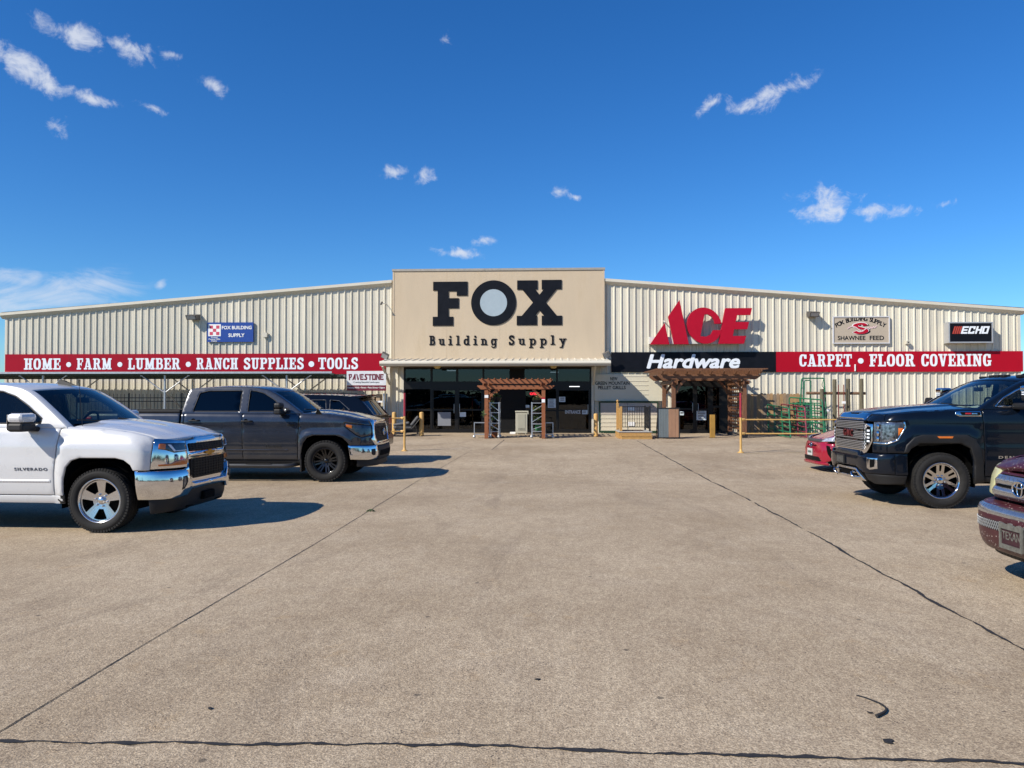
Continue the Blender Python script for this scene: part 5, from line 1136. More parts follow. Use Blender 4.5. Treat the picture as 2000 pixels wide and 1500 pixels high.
gate('livestock_gate', GP(1555, 33.8), GP(1612, 33.0), FZ(786, 33.8), FZ(788, 33.0), 6, M_GREENP, 'lower green tube gate at the back of the stack', lean=.15)
def bow_gate():
    Y = 33.45; a, b = GP(1562, Y), GP(1613.5, Y); zt = FZ(739.5, Y); t = thing('bow_gate', 'tall green bow gate standing behind the livestock gates', 'livestock gate', ((a.x + b.x) / 2, Y, a.z), group='livestock gates stored against the right wing')
    e = .17; mb = MB(); mb.tube(fillet([(a.x - .03, Y, a.z), (a.x + e * .5, Y, zt), (b.x - e * .5, Y, zt), (b.x + .06, Y, b.z)], .07), .028, 10); sub(mb, 'bow_frame', M_GREENP, t)
    for s, x in ((1, a.x + e * .5), (-1, b.x - e * .5)): mb = MB(); mb.tube(fillet([(x + s * .02, Y, zt - .05), (x + s * .10, Y, zt - .3), (x - s * .0, Y, zt - .45)], .2), .014, 8); sub(mb, 'gusset', M_GREENP, t)
    x0, x1 = a.x + .10, FX(1583, Y); mb = MB(); mb.tube(fillet([(x0, Y - .06, a.z + .1), (x0 + .08, Y - .06, zt - .09), (x1, Y - .06, zt - .09), (x1 - .04, Y - .06, a.z + .1)], .07), .022, 10)
    for k in range(6): z = a.z + .12 + k * .24; mb.tube([(x0, Y - .06, z), (x1 - .03, Y - .06, z)], .016, 8)
    sub(mb, 'door_leaf', M_GREENP, t)
bow_gate()
def hbrace():
    Y = 33.1; t = thing('fence_brace', 'old wooden post and rail brace behind the blue truck', 'fence brace', (FX(1630, Y), Y, gz(Y)))
    for px, ty in ((1605, 760), (1629.5, 741.5), (1656, 740.5), (1682, 740.5)): x = FX(px, Y); mb = MB(); mb.tube([(x, Y, gz(Y)), (x + .01, Y, FZ(ty, Y))], [.092, .082], 12); sub(mb, 'post', M_OLDPOST, t)
    mb = MB(); mb.tube([(FX(1575, Y + .12), Y + .12, FZ(768, Y)), (FX(1690, Y + .12), Y + .12, FZ(768.5, Y))], .06, 12); sub(mb, 'rail', pm('brown post rail', (.16, .09, .05), .8, var=.3), t)
    mb = MB()
    for i in range(9): z = gz(Y) + .15 + i * .14; mb.tube([(FX(1605, Y), Y + .09, z), (FX(1684, Y), Y + .09, z)], .004, 5)
    for i in range(14): x = FX(1607 + i * 5.6, Y); mb.tube([(x, Y + .09, gz(Y) + .1), (x, Y + .09, gz(Y) + 1.4)], .004, 5)
    sub(mb, 'wire_mesh', M_STEEL, t)
    for px in (1637.5, 1648): x = FX(px, Y - .2); mb = MB(); mb.beam((x, Y - .2, gz(Y)), (x, Y - .2, FZ(752, Y)), .035, .03); sub(mb, 'metal_post', pm('rust red post', (.16, .03, .025), .6), t)
    for px, py, w in ((1648, 786, 4), (1617.5, 801, 3)): a = F(px, py, Y - .23); mb = MB(); mb.box(a.x - w * .02, Y - .235, a.z - .05, a.x + w * .02, Y - .228, a.z + .05); sub(mb, 'price_tag', M_WHITE, t)
hbrace()

# ---- small things on the ground
mb = MB(); P = [on_ground(*q) for q in ((1672, 1359.5), (1688, 1364), (1706, 1371), (1719, 1377), (1728, 1383.5), (1731, 1390), (1726, 1396), (1712, 1403))]
P = [Vector((*q, 0)) for q in smooth_path([(p.x, p.y) for p in P], 5)]; n = len(P)
mb.tube([(p.x, p.y, .006 + .007 * (i / n)) for i, p in enumerate(P)], [.003 + .006 * (i / n) ** 1.4 for i in range(n)], 8); tag(mb.build('rubber_strip', M_GAP), 'thin curved black rubber strip lying on the concrete', 'rubber strip')
def scrap(pix, label, h=.006):
    Q = [on_ground(*p) for p in pix]; mb = MB(); plate(mb, tri2d([[(p.x, p.y) for p in Q][::-1] if False else [(p.x, p.y) for p in Q]]), lambda u, v, t: (u, v, .002 + t), h); tag(mb.build('debris_scrap', M_GAP), label, 'debris', 'dark scraps on the concrete')
scrap([(1724, 1446), (1733, 1445.5), (1742, 1446), (1746, 1449), (1741, 1451), (1745, 1454), (1735, 1453.5), (1727, 1451)], 'flat black scrap below the curved rubber strip')
scrap([(1693, 1391.5), (1698, 1393), (1705, 1393.4), (1704, 1394.4), (1697, 1394)], 'tiny dark sliver inside the curve of the rubber strip')
scrap([(406, 1384), (412, 1383), (415, 1385), (412, 1387), (408, 1386.5)], 'small dark scrap at the lower left of the lot')
scrap([(1044, 1328), (1050, 1327), (1056, 1328), (1051, 1329.6)], 'small brown scrap on the lower middle of the lot')
b = on_ground(724, 999); mb = MB(); leaves(mb, (b.x, b.y, b.z + .015), .075, .03, .02, 46, .02); t = tag(mb.build('weed', M_LEAF), 'small green weed growing in the thin joint', 'weed')
# ------------------------------------------------------------------ vehicles: curved panels cut from body surfaces
M_CHROME = pm('chrome', (.70, .70, .71), .08, metal=1.0, var=.02)
M_ALU = pm('machined alloy', (.62, .62, .63), .22, metal=1.0, var=.05)
M_TYRE = pm('tyre rubber', (.016, .0155, .015), .8, var=.3, scale=20, spec=.3)
M_PLAST = pm('black textured plastic', (.012, .012, .0125), .55, var=.2, spec=.35)
M_DARK = pm('dark cavity', (.003, .003, .003), .9, spec=.1)
M_CABIN = pm('dark cabin trim', (.014, .014, .015), .8, var=.3, spec=.2)
M_CARGL = glass_mat('tinted window', (.42, .48, .46), 1.5, gain=1.1)
M_WIND = glass_mat('windscreen glass', (.55, .66, .63), 1.5, gain=1.1)
M_PRIV = glass_mat('privacy glass', (.035, .04, .045), 1.5, gain=1.1)
M_LENS = glass_mat('lamp lens', (.72, .74, .76), 1.45, gain=1.2)
M_LAMPB = pm('lamp reflector', (.16, .17, .19), .14, metal=.7, var=.9, scale=26, coat=.6)
M_LAMPD = pm('smoked lamp', (.03, .035, .045), .12, var=.5, scale=12, coat=.8)
M_AMBER = pm('amber lens', (.55, .14, .015), .2, var=.1, coat=.5)
M_REDL = pm('red lens', (.42, .012, .012), .2, var=.1, coat=.5)
M_PLATE = pm('licence plate', (.50, .51, .48), .5, var=.2, scale=22)

def lerp_tab(tab, z):
    if z <= tab[0][0]: return tab[0][1]
    for (a, p), (b, q) in zip(tab, tab[1:]):
        if z <= b: return p + (q - p) * (z - a) / (b - a)
    return tab[-1][1]
def sstep(a, b, x):
    t = min(max((x - a) / (b - a), 0), 1); return t * t * (3 - 2 * t)

def resample(poly, step):
    out = []
    for i in range(len(poly)):
        a = poly[i]; b = poly[(i + 1) % len(poly)]; k = max(1, int(math.ceil(hypot(b[0] - a[0], b[1] - a[1]) / step)))
        out += [(a[0] + (b[0] - a[0]) * j / k, a[1] + (b[1] - a[1]) * j / k) for j in range(k)]
    return out
def area2(p): return sum(p[i][0] * p[(i + 1) % len(p)][1] - p[(i + 1) % len(p)][0] * p[i][1] for i in range(len(p)))
def ringpts(poly, d):
    s = 1 if area2(poly) > 0 else -1; n = len(poly); out = []
    for i in range(n):
        a = poly[i - 1]; b = poly[(i + 1) % n]; L = hypot(b[0] - a[0], b[1] - a[1]) or 1
        out.append((poly[i][0] - s * (b[1] - a[1]) / L * d, poly[i][1] + s * (b[0] - a[0]) / L * d))
    return out

def patch(mb, poly, surf, step=.06, er=.010, lip=.018, holes=(), off=0.0, flip=False, m=0, smooth=True):
    """a panel of the surface surf(u, v) bounded by poly, its edges rolled in by er and turned inwards by lip"""
    P = resample(poly, step); H = [resample(h, step) for h in holes]
    segs = []
    for q in [P] + H: segs += [(q[i], q[(i + 1) % len(q)]) for i in range(len(q))]
    A = np.array([s[0] for s in segs]); B = np.array([s[1] for s in segs]); D = B - A; LL = np.maximum((D ** 2).sum(1), 1e-12)
    def dist(x, y):
        q = np.array((x, y)); t = np.clip(((q - A) * D).sum(1) / LL, 0, 1); return float(np.sqrt(((A + D * t[:, None] - q) ** 2).sum(1).min()))
    pts = []
    if er > 0:
        for d in (er * .4, er):
            for q in [P]: pts += [r for r in ringpts(q, d) if inside([P], *r) and not inside(H, *r) and dist(*r) > d * .8]
            for q in H: pts += [r for r in ringpts(q, -d) if inside([P], *r) and not inside(H, *r) and dist(*r) > d * .8]
    x0, x1 = min(q[0] for q in P), max(q[0] for q in P); y0, y1 = min(q[1] for q in P), max(q[1] for q in P)
    nx, ny = int((x1 - x0) / step) + 1, int((y1 - y0) / step) + 1
    for i in range(nx + 1):
        for j in range(ny + 1):
            x = x0 + (x1 - x0) * (i + .5 * (j % 2)) / nx; y = y0 + (y1 - y0) * j / ny
            if inside([P], x, y) and not inside(H, x, y) and dist(x, y) > max(step * .45, er * 1.25): pts.append((x, y))
    v, t = tri2d([P], H, pts=pts); e = 1e-3; VS = []; NS = []
    for x, y in v:
        p = surf(x, y); a = surf(x + e, y) - surf(x - e, y); b = surf(x, y + e) - surf(x, y - e); n = a.cross(b)
        n = n.normalized() if n.length > 1e-12 else Vector((0, 0, 1))
        if flip: n = -n
        d = dist(x, y); r = 0.0
        if er > 0 and d < er: q = 1 - d / er; r = er * (1 - sqrt(max(1 - q * q * .96, 0)))
        VS.append(p + n * (off - r)); NS.append(n)
    T = [(a, c, b) for a, b, c in t] if flip else t
    mb.add(VS, T, m, smooth)
    if lip:
        Q = []; F = []
        for a, b in border(T):
            k = len(Q); Q += [VS[a], VS[b], VS[b] - NS[b] * lip, VS[a] - NS[a] * lip]; F.append((k, k + 3, k + 2, k + 1))
        mb.add(Q, F, m, False)
    return mb

class Wrap:
    """the nose and flanks of a vehicle: s runs from the middle of the nose round to the left flank (right: negative)"""
    def __init__(w, xn, xc, half, m, n, xr, front, side):
        w.xn, w.xc, w.W, w.front, w.side = xn, xc, half, front, side
        N = 240; P = []
        for i in range(N + 1):
            t = pi / 2 * i / N; P.append((xc + (xn - xc) * cos(t) ** (2 / n) if i < N else xc, half * sin(t) ** (2 / m) if i else 0.0))
        S = [0.0]
        for a, b in zip(P, P[1:]): S.append(S[-1] + hypot(b[0] - a[0], b[1] - a[1]))
        w.L = S[-1]; w.tab = np.array(S); w.px = np.array([p[0] for p in P]); w.py = np.array([p[1] for p in P])
    def plan(w, s):
        a = abs(s); g = 1 if s >= 0 else -1
        def xy(q):
            if q >= w.L: return w.xc - (q - w.L), w.W
            if q < 0: x, y = xy(-q); return x, -y
            return float(np.interp(q, w.tab, w.px)), float(np.interp(q, w.tab, w.py))
        x, y = xy(a); e = .012; x0, y0 = xy(a - e); x1, y1 = xy(a + e); tx, ty = x1 - x0, y1 - y0; L = hypot(tx, ty)
        return x, y * g, ty / L, -tx / L * g
    def sx(w, x):
        if x <= w.xc: return w.L + (w.xc - x)
        return float(np.interp(-x, -w.px, w.tab))
    def sy(w, y):
        s = float(np.interp(abs(y), w.py, w.tab)); return s if y >= 0 else -s
    def P(w, s, z, off=0.0):
        x, y, nx, ny = w.plan(s)
        d = w.front(z, abs(y)) * nx * nx + w.side(x, z) * ny * ny - off
        return Vector((x - nx * d, y - ny * d, z))
    def flank(w, poly, sgn):
        return [(sgn * w.sx(a), b) for a, b in poly]
    def nose(w, poly):
        return [(w.sy(a), b) for a, b in poly]

def arc_holes(n, r0, r1, h0, h1, rot=0.0, off=0.0, rnd=.012):
    """wedge openings between n spokes of half width h0 (hub) to h1 (rim)"""
    out = []
    for i in range(n):
        c = 2 * pi * (i + .5) / n + rot + off; g = pi / n
        a0 = g - math.asin(min(h0 / r0, .99)); a1 = g - math.asin(min(h1 / r1, .99)); p = []
        for k in range(7): a = c - a1 + 2 * a1 * k / 6; p.append((r1 * cos(a), r1 * sin(a)))
        if a0 > .02:
            for k in range(5): a = c + a0 - 2 * a0 * k / 4; p.append((r0 * cos(a), r0 * sin(a)))
        else: p.append((r0 * cos(c), r0 * sin(c)))
        out.append([tuple(q) for q in fillet2(p, rnd)])
    return out
def slot_holes(n, r0, r1, hw0, hw1, rot=0.0):
    out = []
    for i in range(n):
        c = 2 * pi * i / n + rot; u = Vector((cos(c), sin(c))); w = Vector((-u.y, u.x))
        out.append([tuple(q) for q in fillet2([tuple(u * r0 - w * hw0), tuple(u * r1 - w * hw1), tuple(u * r1 + w * hw1), tuple(u * r0 + w * hw0)], .006)])
    return out
def fillet2(p, r):
    out = []; n = len(p)
    for i in range(n):
        a, b, c = Vector(p[i - 1]), Vector(p[i]), Vector(p[(i + 1) % n]); d = a - b; e = c - b
        if d.length < 1e-6 or e.length < 1e-6 or abs(d.angle(e) - pi) < .45: out.append(b); continue
        k = min(r, d.length * .45, e.length * .45); q = b + d.normalized() * k; s = b + e.normalized() * k
        out += [q, q * .25 + b * .5 + s * .25, s]
    return out

def wheel(parent, x, y, R, w, rim, style, rot=0.0, lugs=64, lug=.010, rimmat=None, steer=0.0, dirt=None):
    sg = 1 if y > 0 else -1; BM = Matrix.Rotation(steer, 4, 'Z') @ Matrix.Rotation(-sg * pi / 2, 4, 'X')
    mb = MB(); mb.lathe([(0, w * .2), (rim * .55, w * .2), (rim * .56, w * .05), (rim * .9, 0), (rim * .9, -w), (0, -w)], 24, BM); hub = mb.build('wheel', M_DARK, parent, (x, y, R))
    mb = MB(); pr = [(rim - .005, w * .70), (rim + .008, w * .93), (rim + (R - rim) * .35, w * 1.08), (rim + (R - rim) * .60, w * 1.08), (R - .032, w * .99), (R - .014, w * .90), (R - .004, w * .76)]
    mb.lathe(pr + [(R - .002, .3 * w), (R - .008, .26 * w), (R - .002, .22 * w), (R - .002, -.22 * w), (R - .008, -.26 * w), (R - .002, -.3 * w)] + [(r, -h) for r, h in pr[::-1]], 72, BM)
    for k in range(lugs):
        a = 2 * pi * k / lugs; M = BM @ Matrix.Rotation(a, 4, 'Z'); b = pi * R / lugs * .66
        for s in (1, -1): mb.box(R - .032, -b, s * w * .80, R - (.004 if lug < .03 else .001), b, s * w * (.985 + lug * 1.6), 0, M)
        M2 = BM @ Matrix.Rotation(a + pi / lugs, 4, 'Z')
        mb.box(R - .02, -b, w * .32, R + .001, b, w * .74, 0, M2); mb.box(R - .02, -b, -w * .74, R + .001, b, -w * .32, 0, M2)
    mb.lathe([(rim + (R - rim) * .52, w * 1.082), (rim + (R - rim) * .545, w * 1.10), (rim + (R - rim) * .57, w * 1.082)], 72, BM)
    mb.build('tyre', M_TYRE, hub)
    rm = rimmat or M_ALU; mb = MB(); mb.lathe([(rim * .80, -w * .3), (rim * .93, w * .3), (rim - .018, w * .74), (rim - .008, w * .88), (rim + .006, w * .90), (rim + .008, w * .80)], 72, BM)
    ro = rim - .022; sub_ = []
    if style == 'five':
        holes = arc_holes(5, rim * .40, rim * .88, .041, .062, rot); dish = lambda r: w * (.66 - .25 * (1 - (r / rim)) ** 1.0 + .0); edge = .03
    elif style == 'six_split':
        holes = arc_holes(6, rim * .46, rim * .88, .056, .064, rot) + slot_holes(6, rim * .52, rim * .86, .014, .019, rot); dish = lambda r: w * (.74 - .30 * (1 - r / rim)); edge = .035
    else:
        holes = arc_holes(8, rim * .36, rim * .90, .036, .046, rot) + slot_holes(8, rim * .48, rim * .88, .007, .016, rot); dish = lambda r: w * (.70 - .45 * (1 - r / rim)); edge = .03
    v, t = tri2d([El(0, 0, ro, ro, 64)], holes, pts=[(r * cos(2 * pi * k / 30), r * sin(2 * pi * k / 30)) for r in (rim * .2, rim * .34, rim * .6, rim * .9) for k in range(30) if not inside(holes, r * cos(2 * pi * k / 30), r * sin(2 * pi * k / 30))])
    plate(mb, (v, t), lambda a, b, h: BM @ Vector((a, b, dish(hypot(a, b)) - edge + h)), edge)
    mb.lathe([(rim * .17, dish(rim * .2)), (rim * .165, dish(rim * .2) + .02), (rim * .13, dish(rim * .2) + .028), (0, dish(rim * .2) + .03)], 24, BM)
    mb.build('rim', rm, hub)
    mb = MB(); n = 6 if style != 'six_split' else 8
    for k in range(n):
        a = 2 * pi * (k + .5) / n + rot; mb.lathe([(.012, 0), (.012, .018), (.007, .024), (0, .024)], 8, BM @ Matrix.Translation((rim * .27 * cos(a), rim * .27 * sin(a), dish(rim * .27))))
    mb.build('lug_nut', M_CHROME if style != 'eight' else M_PLAST, hub)
    return hub

class Vehicle:
    def __init__(s, name, label, cat, loc, rz, cfg, paint, group=None):
        s.c = cfg; s.paint = paint; s.root = thing(name, label, cat, loc, rz, group)
        c = cfg; s.W = c['W'] / 2; s.side_tab = c['side']; s.front_tab = c['front']
        s.w = Wrap(c['xn'], c['xc'], s.W, c.get('m', 4.0), c.get('n', 2.0), -6, s.front, s.side)
        # canopy outline: arc-length parameter
        O = [Vector((a, b)) for a, b in smooth_path(c['outline'], 5)]; s.O = O; L = [0.0]
        for a, b in zip(O, O[1:]): L.append(L[-1] + (b - a).length)
        s.OL = np.array(L); s.OX = np.array([q.x for q in O]); s.OZ = np.array([q.y for q in O])
        s.vA = s.v_at_x(c['xA']); s.vR = s.v_at_x(c['xR']); s.vE = L[-1]
    def v_at_x(s, x): return float(np.interp(-x, -s.OX, s.OL))
    def front(s, z, y=0): return lerp_tab(s.front_tab, z)
    def ztop(s, x): return lerp_tab(s.c['top'], x)
    def side(s, x, z):
        c = s.c; d = lerp_tab(s.side_tab, z); r = c.get('roll', .07); u = z - (s.ztop(x) - r)
        if u > 0: u = min(u, r * .985); d += r - sqrt(r * r - u * u)
        for wx in (0, -c['wb']):
            f = c.get('flare')
            if f:
                a0, a1, zt, rr, h = f; qx = abs(x - wx - (a0 + a1) / 2) - (a1 - a0) / 2 + rr; qz = z - zt + rr
                sd = min(max(qx, qz), 0) + hypot(max(qx, 0), max(qz, 0)) - rr
                d -= h * sstep(.0, -c.get('flw', .055), sd)
        for zc, h, wd in c.get('crease', ()):
            d -= h * math.exp(-((z - zc) / wd) ** 2) * sstep(.5, -.6, x)
        return d
    def ycab(s, z):
        c = s.c; t = max(z - c['zb'], -.1); return s.W - c['tb'] - t * c['k1'] - t * t * c['k2']
    def canopy(s, a, v):
        """a: across (scaled by .8), v: along the outline from the cowl over the roof to the tail"""
        u = a / .8; x = float(np.interp(v, s.OL, s.OX)); z = float(np.interp(v, s.OL, s.OZ)); c = s.c
        if v < 0: x -= v * .8; z += v * .6
        bow = c['bow'] * (1 - sstep(s.vA, s.vA + 1.1, v)) - c.get('rbow', .05) * sstep(s.vR - .6, s.vR, v)
        cr = c['crown'] * sstep(0, s.vA, v) * (1 - .5 * sstep(s.vR, s.vE, v)); q = 1 - min(u * u, 1.2)
        return Vector((x + bow * q, u * s.ycab(z), z + cr * q))
    def cabside(s, sg):
        return lambda x, z: Vector((x, sg * s.ycab(z), z))
    def pt(s, mb, name, mat, parent=None, **k): return mb.build(name, mat, parent or s.root, **k)
    def sidepart(s, name, poly, mat, both=True, **k):
        out = []
        for sg in ((1, -1) if both else (s.c['near'],)):
            mb = MB(); patch(mb, s.w.flank(poly, sg), lambda a, b: s.w.P(a, b), **k); out.append(s.pt(mb, name, mat))
        return out
    def nosepart(s, name, poly, mat, parent=None, mirror=False, holes=(), **k):
        """poly in (y, z); mirror makes the other hand too"""
        out = []
        for g in ((1, -1) if mirror else (1,)):
            mb = MB(); patch(mb, [(g * s.w.sy(a), b) for a, b in poly], lambda a, b: s.w.P(a, b), holes=[[(g * s.w.sy(a), b) for a, b in h] for h in holes], **k); out.append(s.pt(mb, name, mat, parent))
        return out
    def mixpart(s, name, poly, mat, parents=None, both=True, **k):
        """poly of ('x', x, z) on the flank or ('y', y, z) on the nose"""
        out = []
        for i, sg in enumerate((1, -1) if both else (s.c['near'],)):
            mb = MB(); patch(mb, [(sg * (s.w.sx(q[1]) if q[0] == 'x' else s.w.sy(q[1])), q[2]) for q in poly], lambda a, b: s.w.P(a, b), **k)
            out.append(s.pt(mb, name, mat, parents[i] if parents else None))
        return out
    def hood(s, hw0, hw1, dome, mat=None, x_front=None, name='hood'):
        """hw: half width at the cowl and at the nose"""
        c = s.c; xb = c['cowl']; P = []
        def half(x): return hw0 + (hw1 - hw0) * sstep(xb, s.w.xn - .1, x)
        N = 22; inset = c.get('hood_inset', .03)
        front = []
        for i in range(N + 1):
            y = -hw1 + 2 * hw1 * i / N; front.append((s.w.plan(s.w.sy(y))[0] - inset - s.front(s.ztop(s.w.xn)), y))
        xl = front[-1][0]
        left = [(xl + (xb - xl) * k / 10, half(xl + (xb - xl) * k / 10)) for k in range(1, 10)]
        back = [(xb + .10 * (1 - (y / hw0) ** 2), y) for y in [hw0 - 2 * hw0 * k / 12 for k in range(13)]]
        poly = front + left + back + [(x, -y) for x, y in left[::-1]]
        def zf(x, y):
            t = sstep(s.w.xn - .05, xb, x); cr = c['hood_crown'][0] + (c['hood_crown'][1] - c['hood_crown'][0]) * t
            z = s.ztop(x) + cr * (1 - min(abs(y) / half(x), 1.1) ** 2.2) + dome(x, y)
            xf = s.w.plan(s.w.sy(y))[0]; nose = sstep(xf - .28, xf, x); z -= c.get('nose_drop', .05) * nose * nose
            return Vector((x, y, z))
        mb = MB(); patch(mb, poly, zf, step=.055, er=.014, lip=.03); return s.pt(mb, name, mat or s.paint)
    def common(s):
        c = s.c; root = s.root; W = s.W; xb = c['xback']
        # dark floor, wheel housings and cabin tub
        mb = MB(); mb.box(c['xn'] - .30, -W + .28, .36, c['xtail'] + .15, W - .28, .58); mb.box(c['cowl'] - .05, -W + .10, .48, xb + .05, W - .10, .62)
        mb.box(c['xn'] - .24, -W + .22, .5, .52, W - .22, c['top_nose'] - .16); mb.box(.50, -.50, .5, c['cowl'] - .1, .50, c['top_nose'] - .08)
        s.pt(mb, 'underbody', M_DARK)
        for wx in (0, -c['wb']):
            for g in (1, -1):
                mb = MB(); r = c['R'] + .09; n = 14; vs = []
                for i in range(n + 1):
                    a = radians(-12) + radians(204) * i / n
                    for y in (W - .05, W - .42): vs.append((wx + r * 1.02 * cos(a), g * y, c['R'] + r * sin(a)))
                mb.add(vs, [(2 * i, 2 * i + 1, 2 * i + 3, 2 * i + 2) for i in range(n)] + [tuple(range(1, 2 * n + 2, 2))]); s.pt(mb, 'wheel_housing', M_DARK)
        mb = MB(); zb = c['zb']; y = W - .11; x0, x1 = c['cowl'] - .08, xb + .04
        mb.add([(x0, -y, .5), (x0, y, .5), (x1, y, .5), (x1, -y, .5), (x0, -y, zb - .03), (x0, y, zb - .03), (x1, y, zb - .03), (x1, -y, zb - .03)], [(0, 1, 2, 3), (0, 3, 7, 4), (2, 1, 5, 6), (3, 2, 6, 7), (1, 0, 4, 5)]); s.pt(mb, 'cabin_lining', M_CABIN)
        mb = MB(); patch(mb, [(-.74, s.vA + .04), (.74, s.vA + .04), (.74, s.vR - .02), (-.74, s.vR - .02)], s.canopy, step=.2, er=0, lip=0, off=.035, flip=True); s.pt(mb, 'headliner', M_CABIN)
        # cab frame with window openings, panes
        for g in (1, -1):
            surf = s.cabside(g); fl = (g > 0)
            out = [(q.x, q.y) for q in s.O] + [(xb, c['zb'] - .02), (c['outline'][0][0], c['zb'] - .02)]
            mb = MB(); patch(mb, out, surf, step=.05, er=.003, lip=.03, holes=c['windows'], flip=fl); s.pt(mb, 'cab_frame', s.paint)
            for k, wpoly in enumerate(c['windows']):
                mb = MB(); patch(mb, ringpts(resample(wpoly, .3), -.004), surf, step=.12, er=0, lip=.004, off=-.016, flip=fl); s.pt(mb, 'side_window', (c.get('glass') or [M_CARGL] * 9)[k])
                if c.get('wtrim'):
                    mb = MB(); rg = resample(wpoly, .10); o2 = ringpts(rg, -c.get('wtw', .022)); patch(mb, o2, surf, step=.1, er=.004, lip=.01, off=.006, holes=[ringpts(rg, .001)], flip=fl); s.pt(mb, 'window_trim', c['wtrim'])
        k = .8 * c.get('pillar', .90)
        mb = MB(); patch(mb, [(-k, .015), (k, .015), (k, s.vA - .03), (-k, s.vA - .03)], s.canopy, step=.08, er=0, lip=.005, off=-.012); s.pt(mb, 'windscreen', M_WIND)
        mb = MB(); patch(mb, [(-k, s.vA - .14), (k, s.vA - .14), (k, s.vA - .03), (-k, s.vA - .03)], s.canopy, step=.1, er=0, lip=0, off=-.016); patch(mb, [(-k, .0), (k, .0), (k, .05), (-k, .05)], s.canopy, step=.1, er=0, lip=0, off=-.016); s.pt(mb, 'windscreen_band', M_DARK)
        for g in (1, -1):
            mb = MB(); patch(mb, [(g * (k + .004), -.02), (g * .8, -.02), (g * .8, s.vA + .02), (g * (k + .004), s.vA + .02)], s.canopy, step=.06, er=.010, lip=.03); s.pt(mb, 'front_pillar', s.paint)
        mb = MB(); patch(mb, [(-.8, s.vA - .022), (.8, s.vA - .022), (.8, s.vR), (-.8, s.vR)], s.canopy, step=.09, er=.014, lip=.02); s.roof = s.pt(mb, 'roof', s.paint)
        # tail of the cab
        kr = .8 * .86; z0 = s.vR + .03; z1 = s.vE - .04
        mb = MB(); patch(mb, [(-.8, s.vR + .004), (.8, s.vR + .004), (.8, s.vE), (-.8, s.vE)], s.canopy, step=.09, er=.008, lip=.02, holes=[[(-kr, z0), (kr, z0), (kr, z1), (-kr, z1)]]); s.pt(mb, 'rear_frame', s.paint)
        mb = MB(); patch(mb, [(-kr - .004, z0), (kr + .004, z0), (kr + .004, z1), (-kr - .004, z1)], s.canopy, step=.12, er=0, lip=.004, off=-.012); s.pt(mb, 'rear_window', c.get('rglass', M_PRIV))
        # cabin: dash, wheel, seats, mirror
        zb = c['zb']; mb = MB(); xd = c['cowl'] - .02; ww = W - .14
        mb.add([(xd + .05, -ww, zb - .06), (xd + .05, ww, zb - .06), (xd - .32, ww, zb - .02), (xd - .32, -ww, zb - .02), (xd - .45, ww, zb - .12), (xd - .45, -ww, zb - .12), (xd - .42, ww, zb - .5), (xd - .42, -ww, zb - .5)], [(0, 1, 2, 3), (3, 2, 4, 5), (5, 4, 6, 7)]); s.pt(mb, 'dashboard', M_CABIN)
        M = Matrix.Translation((xd - .60, .40, zb - .02)) @ Matrix.Rotation(radians(-68), 4, 'Y'); mb = MB(); mb.tube([M @ Vector((.19 * cos(a), .19 * sin(a), 0)) for a in [2 * pi * i / 24 for i in range(24)]], .017, 8, closed=True)
        mb.box(-.03, -.17, -.012, .03, .17, .012, 0, M); s.pt(mb, 'steering_wheel', M_CABIN)
        for row in c['seats']:
            for y in (.42, -.42):
                mb = MB(); mb.box(row - .22, y - .25, .62, row + .28, y + .25, .98); R = Matrix.Translation((row - .22, y, .9)) @ Matrix.Rotation(radians(-14), 4, 'Y'); mb.box(-.08, -.25, 0, .07, .25, .62, 0, R); mb.box(-.05, -.13, .64, .05, .13, .82, 0, R); s.pt(mb, 'seat', M_CABIN, bevel=.04)
        mb = MB(); pm_ = s.canopy(0, s.vA - .16); mb.box(pm_.x - .05, -.12, pm_.z - .13, pm_.x - .02, .12, pm_.z - .06); mb.beam(pm_ + Vector((-.03, 0, -.08)), pm_ + Vector((.0, 0, -.01)), .02, .02); s.pt(mb, 'rear_view_mirror', M_CABIN, bevel=.01)
        wp = MB()
        for y0 in (.62, -.05): a = s.canopy(y0 * .95, .03); b = s.canopy((y0 - .62) * .95, .10); wp.beam(a + Vector((0.02, 0, .025)), b + Vector((0.02, 0, .025)), .016, .018)
        s.pt(wp, 'wiper', M_PLAST)
    def bed(s, x0, x1, ztop, arch):
        W = s.W; c = s.c; wb = c['wb']
        poly = [(x0, ztop), (x0, .50)] + [(-wb + a, b) for a, b in arch] + [(x1 + .08, .62), (x1, .64), (x1, ztop)]
        s.sidepart('bed_side', poly, s.paint)
        mb = MB(); y = W - .10; mb.add([(x0, -y, .75), (x0, y, .75), (x1, y, .75), (x1, -y, .75), (x0, -y, ztop - .01), (x0, y, ztop - .01), (x1, y, ztop - .01), (x1, -y, ztop - .01)], [(0, 1, 2, 3), (0, 3, 7, 4), (2, 1, 5, 6), (3, 2, 6, 7), (1, 0, 4, 5)]); s.pt(mb, 'bed_liner', M_PLAST)
        for g in (1, -1): mb = MB(); mb.box(x0, g * (y + .005), ztop - .03, x1, g * (W - .045), ztop + .014); s.pt(mb, 'bed_rail', M_PLAST, bevel=.008)
        mb = MB(); mb.box(x1 - .045, -W + .06, .68, x1 + .02, W - .06, ztop); s.pt(mb, 'tailgate', s.paint, bevel=.015)
        mb = MB(); mb.box(x1 - .16, -W + .05, .48, x1 - .05, W - .05, .66); s.pt(mb, 'rear_bumper', M_CHROME, bevel=.03)
        for g in (1, -1):
            mb = MB(); mb.box(x1 - .04, g * (W - .055), .80, x1 + .09, g * (W + .006), ztop - .12); s.pt(mb, 'tail_lamp', M_REDL, bevel=.012)
